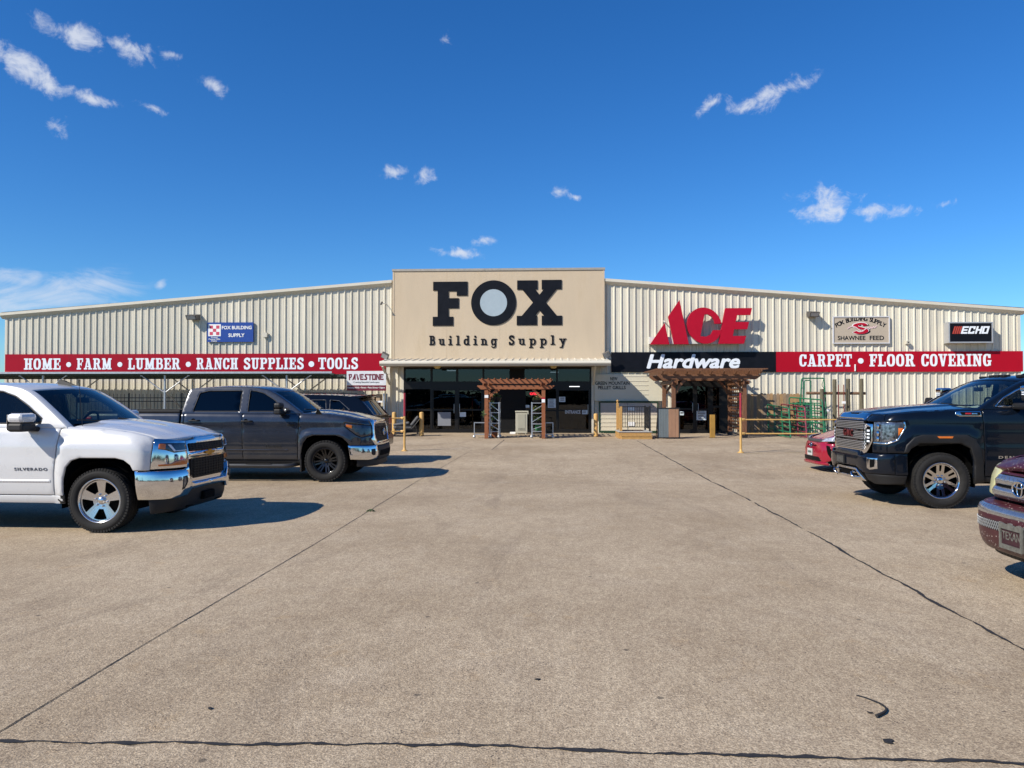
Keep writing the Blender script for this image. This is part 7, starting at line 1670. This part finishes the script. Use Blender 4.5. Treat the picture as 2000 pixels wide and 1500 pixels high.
    V.mixpart('headlight', [('y', .775, 1.01), ('y', .775, 1.325), ('x', .83, 1.335), ('x', .575, 1.325), ('x', .56, 1.245), ('x', .67, 1.06), ('x', .80, 1.005)], M_LAMPB, off=.0)
    hl = [o for o in V.root.children if o.name.startswith('headlight')][-2:]
    for g, h in ((1, hl[0]), (-1, hl[1])):
        mb = MB(); patch(mb, [(g * V.w.sx(a), b) for a, b in ((.70, 1.315), (.585, 1.315), (.572, 1.245), (.66, 1.10), (.70, 1.09))], lambda a, b: V.w.P(a, b), step=.04, er=.003, off=.008); V.pt(mb, 'lamp_side', M_LAMPD, h)
        mb = MB(); patch(mb, [(g * V.w.sx(a), b) for a, b in ((.655, 1.24), (.59, 1.24), (.585, 1.22), (.655, 1.12))], lambda a, b: V.w.P(a, b), step=.03, er=.003, off=.013); V.pt(mb, 'amber_reflector', M_AMBER, h)
        mb = MB()
        for k, zz in enumerate((1.26, 1.15, 1.065)):
            s0 = g * (V.w.sy(.86) + .0); c = V.w.P(s0, zz, .01); mb.lathe([(0, .02), (.035, .012), (.045, 0)], 14, Matrix.Translation(c) @ Matrix.Rotation(pi / 2, 4, 'Y'))
        V.pt(mb, 'projector', M_CHROME, h)
        mb = MB(); rim_ = [(g * V.w.sy(a) if q == 'y' else g * V.w.sx(a), b) for q, a, b in (('y', .775, 1.01), ('y', .775, .985), ('x', .80, .982), ('x', .655, 1.045), ('x', .538, 1.24), ('x', .552, 1.335), ('x', .575, 1.335), ('x', .562, 1.245), ('x', .67, 1.062), ('x', .80, 1.007))]
        patch(mb, rim_, lambda a, b: V.w.P(a, b), step=.04, er=.004, off=.01); V.pt(mb, 'lamp_bezel', M_CHROME, h)
    V.nosepart('grille_frame', [(.53, 1.35), (.53, 1.30), (.60, 1.30), (.765, 1.29), (.765, 1.02), (.70, .92), (.64, .835), (.55, .80), (-.55, .80), (-.64, .835), (-.70, .92), (-.765, 1.02), (-.765, 1.29), (-.60, 1.30), (-.53, 1.30), (-.53, 1.35)], M_CHROME, off=.02, er=.014)
    gf = V.root.children[-1]
    V.nosepart('lamp_strip_bed', [(.64, 1.25), (.735, 1.25), (.735, 1.03), (.66, .95), (.64, .99)], M_DARK, gf, mirror=True, off=.025, er=.004)
    for k in range(4):
        z = 1.20 - k * .055; V.nosepart('running_lamp', [(.655, z), (.72, z), (.72, z - .03), (.655, z - .03)], M_DRL, gf, mirror=True, off=.03, er=.004, step=.04)
    V.nosepart('grille', [(-.56, .875), (.56, .875), (.575, 1.34), (-.575, 1.34)], M_DARK, gf, off=.024, er=.006); gr = gf.children[-1]
    mb = MB()
    for j in range(17):
        z = .893 + j * .0265
        if j in (5, 11): continue
        for k in range(17):
            y = -.53 + .0662 * k + (.033 if j % 2 else 0)
            if abs(y) < .20 and 1.06 < z < 1.21: continue
            patch(mb, [(V.w.sy(y - .030), z - .006), (V.w.sy(y + .030), z - .006), (V.w.sy(y + .024), z + .009), (V.w.sy(y - .024), z + .009)], lambda a, b: V.w.P(a, b), step=.2, er=0, lip=.012, off=.040)
    V.pt(mb, 'grille_mesh', pm('satin bright mesh', (.62, .62, .62), .32, metal=.85, var=.1, scale=20), gf)
    bars(V, 'grille_bar', -.55, .55, (1.025, 1.185), .010, M_CHROME, .030, gf)
    V.nosepart('hood_lip', [(-.56, 1.345), (.56, 1.345), (.575, 1.445), (.24, 1.455), (.16, 1.425), (-.16, 1.425), (-.24, 1.455), (-.575, 1.445)], M_CHROME, off=.034, er=.02)
    v, t = text_shape('GMC', .012, 0, 1.05); xs = [q[0] for q in v]; zs = [q[1] for q in v]
    def gm(bold, h0, th, nm, mt):
        v, t = text_shape('GMC', bold * .6, 0, 1.25); mb = MB(); plate(mb, (v, t), lambda u, w_, h: V.w.P(V.w.sy(-.18 + (u - min(xs)) / (max(xs) - min(xs)) * .36), 1.075 + (w_ - min(zs)) / (max(zs) - min(zs)) * .115, h0 + h), th); V.pt(mb, nm, mt, gf)
    gm(.055, .034, .012, 'lettering_edge', M_CHROME); gm(.012, .047, .004, 'lettering', pm('dark red enamel', (.12, .012, .014), .4))
    body = V.w; V.w = Wrap(1.06, .56, 1.03, 5.0, 2.2, -7, lambda z, y: lerp_tab([(.32, .10), (.5, .02), (.62, 0), (.78, .0), (.88, .05)], z), lambda x, z: lerp_tab([(.35, .05), (.5, .01), (.84, .012)], z))
    V.nosepart('bumper', [(-1.018, .515), (-.62, .515), (-.40, .60), (.40, .60), (.62, .515), (1.018, .515), (1.018, .838), (.72, .838), (.60, .795), (.50, .80), (.46, .865), (-.46, .865), (-.50, .80), (-.60, .795), (-.72, .838), (-1.018, .838)], P_NAVY, er=.018, lip=.05)
    for sg in (1, -1):
        mb = MB(); patch(mb, [(sg * (V.w.sy(1.018) + .004), .515), (sg * V.w.sx(.505), .515), (sg * V.w.sx(.515), .838), (sg * (V.w.sy(1.018) + .004), .838)], lambda a, b: V.w.P(a, b), step=.05, er=.006, lip=.04); V.pt(mb, 'bumper_end', P_NAVY)
        mb = MB(); patch(mb, [(sg * V.w.sx(.51), .505), (sg * V.w.sx(.52), .36), (sg * V.w.sy(.80), .345), (sg * V.w.sy(.66), .40), (sg * V.w.sy(.63), .505)], lambda a, b: V.w.P(a, b), step=.05, er=.010, lip=.04, off=-.012); V.pt(mb, 'lower_bumper', M_PLAST)
        mb = MB(); patch(mb, [(sg * V.w.sy(a), b) for a, b in ((.735, .765), (.90, .765), (.90, .60), (.78, .575), (.735, .60))], lambda a, b: V.w.P(a, b), step=.03, er=.006, lip=.02, off=.006); fo = V.pt(mb, 'fog_lamp', M_CHROME)
        mb = MB(); patch(mb, [(sg * V.w.sy(a), b) for a, b in ((.795, .745), (.865, .745), (.865, .63), (.81, .61), (.795, .62))], lambda a, b: V.w.P(a, b), step=.03, er=.004, lip=.01, off=.010); V.pt(mb, 'fog_lens', M_DARK, fo)
        mb = MB(); c = V.w.P(sg * V.w.sy(.36), .475, .02); mb.tube(fillet([c + Vector((-.06, -.03, .02)), c + Vector((.06, -.03, .03)), c + Vector((.06, .05, -.05)), c + Vector((-.06, .05, -.05))], .05), .016, 8); V.pt(mb, 'tow_hook', M_CHROME)
    V.nosepart('skid_trim', [(-.60, .37), (.60, .37), (.40, .565), (-.40, .565)], M_CHROME, off=.0, er=.012, holes=[[(-.43, .425), (.43, .425), (.36, .53), (-.36, .53)]])
    V.nosepart('bumper_intake', [(-.62, .38), (.62, .38), (.42, .60), (-.42, .60)], M_DARK, off=-.03, er=.004)
    c = V.w.P(V.w.sy(-.16), .68, .0); mb = MB(); mb.box(c.x, -.32, .60, c.x + .025, -.01, .76); pl = V.pt(mb, 'licence_plate', M_PLAST, bevel=.006); mb = MB(); mb.box(c.x + .026, -.295, .625, c.x + .029, -.035, .735); V.pt(mb, 'plate_face', pm('dark plate', (.06, .06, .055), .5, var=.9, scale=30), pl)
    V.w = body
    for x in (0, -4.03):
        for g in (1, -1): wheel(V.root, x, g * (V.W - .15), .43, .145, .276, 'six_split', rot=radians(90), rimmat=M_CHROME)
    for k, y in enumerate((-.52, -.16, 0, .16, .52)):
        p = V.canopy(y * .9, V.vA + .22); mb = MB(); mb.box(p.x - .06, y - .055, p.z - .012, p.x + .06, y + .055, p.z + .028); V.pt(mb, 'roof_marker', M_PLAST, bevel=.012)
    p = V.canopy(0, V.vA + .62); mb = MB(); mb.add([(p.x + .13, 0, p.z), (p.x - .14, .04, p.z - .005), (p.x - .14, -.04, p.z - .005), (p.x - .13, 0, p.z + .095), (p.x - .04, 0, p.z + .075)], [(0, 1, 3, 4), (0, 4, 3, 2), (1, 2, 3), (0, 2, 1)]); V.pt(mb, 'roof_antenna', P_NAVY)
    mb = MB(); d = V.canopy(.35, .20); z = 1.55
    for k, (a, b_) in enumerate(((.0, .45), (.12, .62))): mb.add([(-.60 - a, b_, z), (-.62 - a, b_ - .28, z + .01), (-.78 - a, b_ - .22, z + .035), (-.76 - a, b_ + .04, z + .012)], [(0, 1, 2, 3)])
    V.pt(mb, 'dash_papers', M_WHITE)
blue_truck()

# ---- maroon pickup, only its nose in view
def maroon_truck():
    cfg = dict(W=1.92, xn=.85, xc=.42, m=3.6, n=2.0, wb=3.26, R=.385, cowl=-.48, xback=-2.5, xtail=-4.4, top_nose=1.04, zb=1.24, tb=.05, k1=.30, k2=.08, near=1,
               side=[(.28, .08), (.4, .03), (.7, 0), (1.0, .01), (1.2, .04)], front=[(.3, 0), (.75, 0), (.95, .03), (1.05, .08), (1.15, .16)],
               top=[(-6, 1.25), (-.5, 1.235), (0, 1.20), (.4, 1.14), (.7, 1.08), (.9, 1.03)], roll=.09, flare=(-.5, .5, 1.0, .3, .03),
               outline=[(-.55, 1.225), (-.85, 1.45), (-1.15, 1.65), (-1.35, 1.73), (-1.7, 1.77), (-2.1, 1.765), (-2.35, 1.74), (-2.43, 1.69), (-2.5, 1.25)], xA=-1.22, xR=-2.38, bow=.16, crown=.04,
               windows=[[(-.9, 1.27), (-1.0, 1.40), (-1.2, 1.55), (-1.4, 1.65), (-1.62, 1.67), (-1.62, 1.27)], [(-1.7, 1.27), (-1.7, 1.67), (-2.2, 1.66), (-2.3, 1.60), (-2.38, 1.27)]], seats=[-1.5], hood_crown=(.04, .06), hood_inset=-.01, nose_drop=.05)
    V = Vehicle('pickup_truck', 'maroon pickup truck with insect spattered bumper cut by the right edge', 'pickup truck', (5.03, 6.93, 0), pi, cfg, P_MAROON, 'pickup trucks parked in the lot')
    V.common(); V.hood(.80, .74, lambda x, y: .015 * sstep(.45, .3, abs(y)))
    V.sidepart('fender', [(-.55, 1.235), (0, 1.20), (.4, 1.14), (.62, 1.095), (.60, 1.06), (.47, .80), (.47, .77), (.44, .78), (.36, .87), (.22, .92), (-.22, .92), (-.36, .86), (-.43, .7), (-.44, .44), (-.58, .44), (-.57, .9)], P_MAROON, er=.014)
    V.sidepart('door', [(-.558, 1.235), (-.578, .9), (-.588, .44), (-1.65, .44), (-1.65, 1.24)], P_MAROON); V.sidepart('door', [(-1.658, 1.24), (-1.658, .44), (-2.45, .44), (-2.46, 1.24)], P_MAROON)
    V.bed(-2.54, -4.4, 1.25, [(.58, .45), (.46, .50), (.42, .78), (.28, .90), (-.28, .90), (-.42, .78), (-.46, .55)]); V.mirrors(-.95, 1.33, .2, .2, .12, P_MAROON, M_PLAST, reach=.03)
    V.mixpart('headlight', [('y', .585, .79), ('y', .55, 1.03), ('y', .68, 1.06), ('x', .61, 1.08), ('x', .585, 1.03), ('x', .49, .80), ('y', .9, .785)], M_YELLOWED, off=.0, er=.02)
    V.nosepart('grille_frame', [(-.565, .775), (.565, .775), (.53, 1.025), (-.53, 1.025)], P_MAROON, off=.01, er=.03); gf = V.root.children[-1]
    V.nosepart('grille', [(-.51, .80), (.51, .80), (.47, 1.0), (-.47, 1.0)], M_DARK, gf, off=.012, er=.01)
    dusty = pm('dusty chrome', (.50, .52, .54), .22, metal=.9, var=.12, scale=22, dirt=((.45, .40, .34), .3, 14))
    V.nosepart('chrome_bar', [(-.495, .905), (.495, .905), (.475, .985), (-.475, .985)], dusty, gf, off=.045, er=.03); V.nosepart('chrome_bar', [(-.52, .80), (.52, .80), (.51, .88), (-.51, .88)], dusty, gf, off=.045, er=.03)
    c = V.w.P(0, .90, .075); mb = MB(); E = lambda ry, rz_, r, z=0: mb.tube([c + Vector((0, ry * cos(a), z + rz_ * sin(a))) for a in [2 * pi * i / 36 for i in range(36)]], r, 8, closed=True)
    E(.10, .068, .011); E(.036, .064, .008); E(.074, .024, .008, .034); V.pt(mb, 'emblem', M_CHROME)
    mb = MB(); mb.lathe([(.0, 0), (.10, 0), (.10, -.03)], 30, Matrix.Translation(c + Vector((-.006, 0, 0))) @ Matrix.Rotation(pi / 2, 4, 'Y') @ Matrix.Diagonal((.68, 1, 1, 1))); V.pt(mb, 'emblem_backing', M_DARK)
    body = V.w; V.w = Wrap(.945, .40, .955, 4.4, 2.2, -6, lambda z, y: lerp_tab([(.26, .10), (.36, .02), (.5, 0), (.62, 0), (.68, .02), (.72, .06), (.74, .12)], z), lambda x, z: lerp_tab([(.26, .05), (.4, .01), (.66, 0), (.74, .04), (.765, .09)], z))
    V.nosepart('bumper', [(-.95, .742), (-.95, .33), (-.8, .285), (.8, .285), (.95, .33), (.95, .742)], P_MAROON, er=.02, lip=.08)
    for sg in (1, -1):
        mb = MB(); patch(mb, [(sg * (V.w.sy(.95) + .003), .742), (sg * V.w.sx(.40), .742), (sg * V.w.sx(.42), .36), (sg * (V.w.sy(.95) + .003), .33)], lambda a, b: V.w.P(a, b), step=.05, er=.008, lip=.04); V.pt(mb, 'bumper_end', P_MAROON)
    V.nosepart('bumper_chrome', [(-.80, .625), (.80, .625), (.80, .72), (-.80, .72)], dusty, off=.012, er=.03)
    V.nosepart('lower_grille', [(-.80, .50), (.80, .50), (.74, .585), (-.74, .585)], M_DARK, off=.003, er=.006); lg = V.root.children[-1]
    mb = MB()
    for k in range(46):
        y = -.78 + k * .034
        for d in (.05, -.05):
            if abs(y + d) < .77: patch(mb, [(V.w.sy(y), .503), (V.w.sy(y + .008), .503), (V.w.sy(y + d + .008), .582), (V.w.sy(y + d), .582)], lambda a, b: V.w.P(a, b), step=.2, er=0, lip=.005, off=.008)
    V.pt(mb, 'grille_lattice', M_STEEL, lg)
    V.nosepart('valance', [(-.86, .24), (.86, .24), (.86, .30), (-.86, .30)], M_PLAST, off=-.05)
    c = V.w.P(0, .48, .03); mb = MB(); zf = lambda y: .60 + .012 * math.cos(y * 40)
    plate(mb, tri2d([[(-.165, .37), (.165, .37), (.165, .595), (.10, .60), (.05, .575), (-.01, .605), (-.07, .585), (-.165, .60)]], [[(-.14, .41), (.14, .41), (.14, .545), (-.14, .545)]]), lambda u, v, h: Vector((c.x + h, u, v)), .018); fr_ = V.pt(mb, 'plate_frame', pm('worn pewter', (.17, .17, .15), .4, metal=.4, var=.3, scale=30))
    mb = MB(); plate(mb, tri2d([Rc(-.142, .408, .142, .547)]), lambda u, v, h: Vector((c.x + h, u, v)), .006); V.pt(mb, 'licence_plate', pm('dark maroon plate', (.035, .010, .014), .5, var=.4, scale=20), fr_)
    mb = MB(); text(mb, 'TEXAN', -.13, .13, .455, .525, lambda u, v, h: Vector((c.x + .006 + h, u, v)), .004); V.pt(mb, 'plate_lettering', pm('pale plate figures', (.11, .105, .09), .6, var=.7, scale=40), fr_)
    V.w = body
    for x in (0, -3.26):
        for g in (1, -1): wheel(V.root, x, g * (V.W - .15), .385, .13, .22, 'five', rot=.1)
maroon_truck()

# ---- red car behind the blue truck
def red_car():
    cfg = dict(W=1.76, xn=.93, xc=.34, m=3.8, n=2.0, wb=2.70, R=.325, cowl=-.30, xback=-3.1, xtail=-3.5, top_nose=.62, zb=1.0, tb=.06, k1=.42, k2=.15, near=1,
               side=[(.18, .07), (.3, .03), (.55, 0), (.8, .02), (1.0, .06)], front=[(.15, .02), (.30, 0), (.5, .01), (.65, .05), (.8, .14), (.95, .3)],
               top=[(-5, 1.03), (-1.5, 1.0), (-.55, .985), (-.1, .93), (.35, .83), (.7, .72), (.93, .63)], roll=.10, flare=(-.42, .42, .78, .3, .02),
               outline=[(-.35, .965), (-.75, 1.17), (-1.15, 1.36), (-1.45, 1.44), (-1.8, 1.47), (-2.3, 1.44), (-2.8, 1.34), (-3.2, 1.18), (-3.45, 1.0)], xA=-1.2, xR=-2.5, bow=.22, crown=.03,
               windows=[[(-.85, 1.03), (-1.1, 1.19), (-1.4, 1.31), (-1.7, 1.36), (-1.75, 1.03)], [(-1.82, 1.03), (-1.8, 1.365), (-2.2, 1.34), (-2.6, 1.25), (-2.7, 1.05)]], seats=[-1.6], hood_crown=(.05, .07), hood_inset=.0, nose_drop=.06)
    V = Vehicle('hatchback_car', 'bright red hatchback half hidden behind the dark blue truck', 'car', (7.10, 18.35, gz(18.35)), pi, cfg, P_RED)
    V.common(); V.hood(.74, .60, lambda x, y: .02 * sstep(.2, .45, abs(y)) * sstep(.72, .5, abs(y)))
    V.sidepart('fender', [(-.50, .985), (-.1, .93), (.30, .84), (.05, .80), (.30, .70), (.42, .62), (.40, .45), (.36, .55), (.22, .66), (-.22, .66), (-.35, .55), (-.39, .3), (-.52, .26), (-.51, .7)], P_RED)
    V.sidepart('door', [(-.508, .985), (-.518, .7), (-.528, .26), (-1.75, .26), (-1.75, 1.0)], P_RED); V.sidepart('door', [(-1.758, 1.0), (-1.758, .26), (-2.3, .26), (-2.45, .6), (-2.6, 1.01)], P_RED)
    V.sidepart('quarter_panel', [(-2.608, 1.01), (-2.458, .6), (-2.36, .45), (-2.42, .58), (-2.56, .66), (-2.84, .66), (-3.0, .55), (-3.05, .3), (-3.5, .35), (-3.5, 1.02)], P_RED)
    mb = MB(); mb.box(-3.55, -.8, .3, -3.45, .8, 1.0); V.pt(mb, 'rear_bumper', P_RED, bevel=.04); V.mirrors(-.8, 1.07, .18, .14, .11, P_RED, M_PLAST, reach=.03)
    V.nosepart('front_bumper', [(-.80, .30), (-.62, .20), (.62, .20), (.80, .30), (.80, .66), (.45, .665), (-.45, .665), (-.80, .66)], P_RED, er=.02, lip=.05)
    V.nosepart('hood_band', [(-.62, .70), (-.40, .675), (.40, .675), (.62, .70), (.50, .745), (-.50, .745)], pm('dark grey trim', (.045, .045, .045), .4), off=.012, er=.02)
    V.mixpart('headlight', [('y', .44, .685), ('y', .56, .765), ('y', .78, .80), ('x', .42, .835), ('x', .46, .745), ('y', .74, .70)], pm('bright lamp', (.5, .52, .55), .15, metal=.5, var=.5, scale=22), off=.012)
    V.nosepart('badge_bar', [(-.30, .575), (.30, .575), (.30, .605), (-.30, .605)], M_DARK, off=.006, er=.008)
    mb = MB(); c = V.w.P(0, .60, .02); mb.tube([c + Vector((0, .07 * cos(a), .048 * sin(a))) for a in [2 * pi * i / 24 for i in range(24)]], .010, 6, closed=True); mb.tube([c + Vector((0, .026 * cos(a), .045 * sin(a))) for a in [2 * pi * i / 18 for i in range(18)]], .008, 6, closed=True); V.pt(mb, 'emblem', pm('blue chrome', (.2, .25, .35), .15, metal=.9))
    V.nosepart('side_intake', [(.66, .62), (.735, .60), (.79, .40), (.76, .30), (.70, .42)], M_DARK, mirror=True, off=.004, er=.008)
    V.nosepart('lower_grille', [(-.56, .24), (.56, .24), (.46, .345), (-.46, .345)], M_MESH, off=.005, er=.008); bars(V, 'grille_bar', -.50, .50, (.265, .29, .315), .005, pm('grille bar', (.022, .023, .025), .35), .012, V.root.children[-1])
    V.nosepart('front_lip', [(-.72, .165), (.72, .165), (.70, .225), (-.70, .225)], P_RED, off=.035, er=.015)
    c = V.w.P(0, .43, .012); mb = MB(); mb.box(c.x, -.155, .355, c.x + .012, .155, .515); pl = V.pt(mb, 'licence_plate', M_PLATE); mb = MB(); mb.box(c.x + .013, -.11, .41, c.x + .015, .11, .46); V.pt(mb, 'plate_figures', pm('plate figures', (.12, .16, .14), .5, var=.8, scale=40), pl)
    for x in (0, -2.70):
        for g in (1, -1): wheel(V.root, x, g * (V.W - .12), .325, .105, .21, 'five')
red_car()

# ---- black sport utility vehicle beyond the grey truck
def suv():
    cfg = dict(W=1.98, xn=.95, xc=.4, m=3.6, n=2.0, wb=2.98, R=.37, cowl=-.42, xback=-3.95, xtail=-4.0, top_nose=1.0, zb=1.22, tb=.05, k1=.30, k2=.06, near=1,
               side=[(.25, .08), (.4, .03), (.7, 0), (1.0, .01), (1.2, .03)], front=[(.3, 0), (.8, 0), (1.0, .04), (1.1, .1)],
               top=[(-6, 1.24), (-.5, 1.22), (0, 1.19), (.4, 1.13), (.95, 1.02)], roll=.07, flare=(-.5, .5, 1.0, .3, .02),
               outline=[(-.48, 1.21), (-.85, 1.43), (-1.2, 1.62), (-1.5, 1.71), (-2.0, 1.75), (-2.8, 1.745), (-3.3, 1.71), (-3.50, 1.675), (-3.62, 1.58), (-3.95, 1.22)], xA=-1.28, xR=-3.46, bow=.16, rbow=.10, crown=.035,
               windows=[[(-.95, 1.25), (-1.3, 1.48), (-1.55, 1.60), (-1.8, 1.62), (-1.8, 1.25)], [(-1.88, 1.25), (-1.88, 1.62), (-2.7, 1.62), (-2.75, 1.25)], [(-2.84, 1.25), (-2.82, 1.62), (-3.05, 1.60), (-3.32, 1.38), (-3.22, 1.27)]],
               glass=[M_PRIV, M_PRIV, M_PRIV], wtrim=pm('dim bright trim', (.10, .10, .105), .4, metal=.4), wtw=.010, seats=[-1.6, -2.5], hood_crown=(.03, .06), hood_inset=.0, nose_drop=.05)
    V = Vehicle('suv', 'black sport utility vehicle hidden behind the dark grey truck', 'suv', (-8.28, 19.95, gz(19.9)), pi, cfg, P_BLACK)
    V.common(); V.hood(.86, .78, lambda x, y: 0.0)
    V.sidepart('fender', [(-.50, 1.22), (0, 1.19), (.4, 1.13), (.7, 1.07), (.7, .75), (.45, .75), (.36, .84), (.22, .88), (-.22, .88), (-.36, .82), (-.42, .6), (-.43, .4), (-.55, .4)], P_BLACK)
    V.sidepart('door', [(-.508, 1.22), (-.558, .4), (-1.8, .4), (-1.8, 1.23)], P_BLACK); V.sidepart('door', [(-1.808, 1.23), (-1.808, .4), (-2.45, .4), (-2.6, .8), (-2.78, 1.235)], P_BLACK)
    V.sidepart('quarter_panel', [(-2.788, 1.235), (-2.608, .8), (-2.52, .60), (-2.6, .82), (-2.76, .88), (-3.2, .88), (-3.36, .8), (-3.42, .45), (-3.95, .5), (-3.95, 1.235)], P_BLACK)
    V.nosepart('front_bumper', [(-.9, .35), (.9, .35), (.9, .98), (-.9, .98)], P_BLACK); V.nosepart('grille', [(-.5, .7), (.5, .7), (.55, .95), (-.55, .95)], M_CHROME, off=.01); V.nosepart('headlight', [(.58, .75), (.85, .78), (.85, .95), (.6, .94)], M_LAMPB, mirror=True, off=.01)
    mb = MB(); mb.box(-4.02, -.93, .70, -3.93, .93, 1.215); V.pt(mb, 'tailgate', P_BLACK, bevel=.05); mb = MB(); mb.box(-4.08, -.95, .42, -3.9, .95, .72); V.pt(mb, 'rear_bumper', P_BLACK, bevel=.05)
    for g in (1, -1): mb = MB(); mb.box(-4.03, g * .55, .98, -3.86, g * .965, 1.14); V.pt(mb, 'tail_lamp', M_REDL, bevel=.02)
    a = V.canopy(0, V.vR - .02); mb = MB(); n = 12; vs = []
    for i in range(n + 1):
        u = -.72 + 1.44 * i / n; p = V.canopy(u, V.vR - .16); q = V.canopy(u, V.vR + .0); vs += [p + Vector((0, 0, .004)), q + Vector((-.17, 0, .045)), q + Vector((-.17, 0, .015)), q + Vector((.04, 0, -.03))]
    mb.add(vs, [(4 * i + k, 4 * i + k + 1, 4 * i + k + 5, 4 * i + k + 4) for i in range(n) for k in range(3)] + [(0, 3, 2, 1), (4 * n, 4 * n + 1, 4 * n + 2, 4 * n + 3)], 0, False); V.pt(mb, 'roof_spoiler', P_BLACK)
    mb = MB(); mb.box(-3.99, -.16, 1.20, -3.93, .02, 1.25); mb.beam((-3.95, -.10, 1.23), (-3.80, .32, 1.40), .02, .02); V.pt(mb, 'rear_wiper', M_PLAST)
    for g in (1, -1): mb = MB(); P = [V.canopy(g * .72, v) + Vector((0, 0, .05)) for v in np.linspace(V.vA + .35, V.vR - .35, 8)]; mb.tube([P[0] + Vector((0.03, 0, -.05))] + P + [P[-1] + Vector((-.03, 0, -.05))], .016, 8); V.pt(mb, 'roof_rail', M_PLAST)
    V.mirrors(-.92, 1.30, .2, .18, .12, P_BLACK, M_PLAST, reach=.03)
    for x in (0, -2.98):
        for g in (1, -1): wheel(V.root, x, g * (V.W - .14), .37, .125, .235, 'five')
suv()
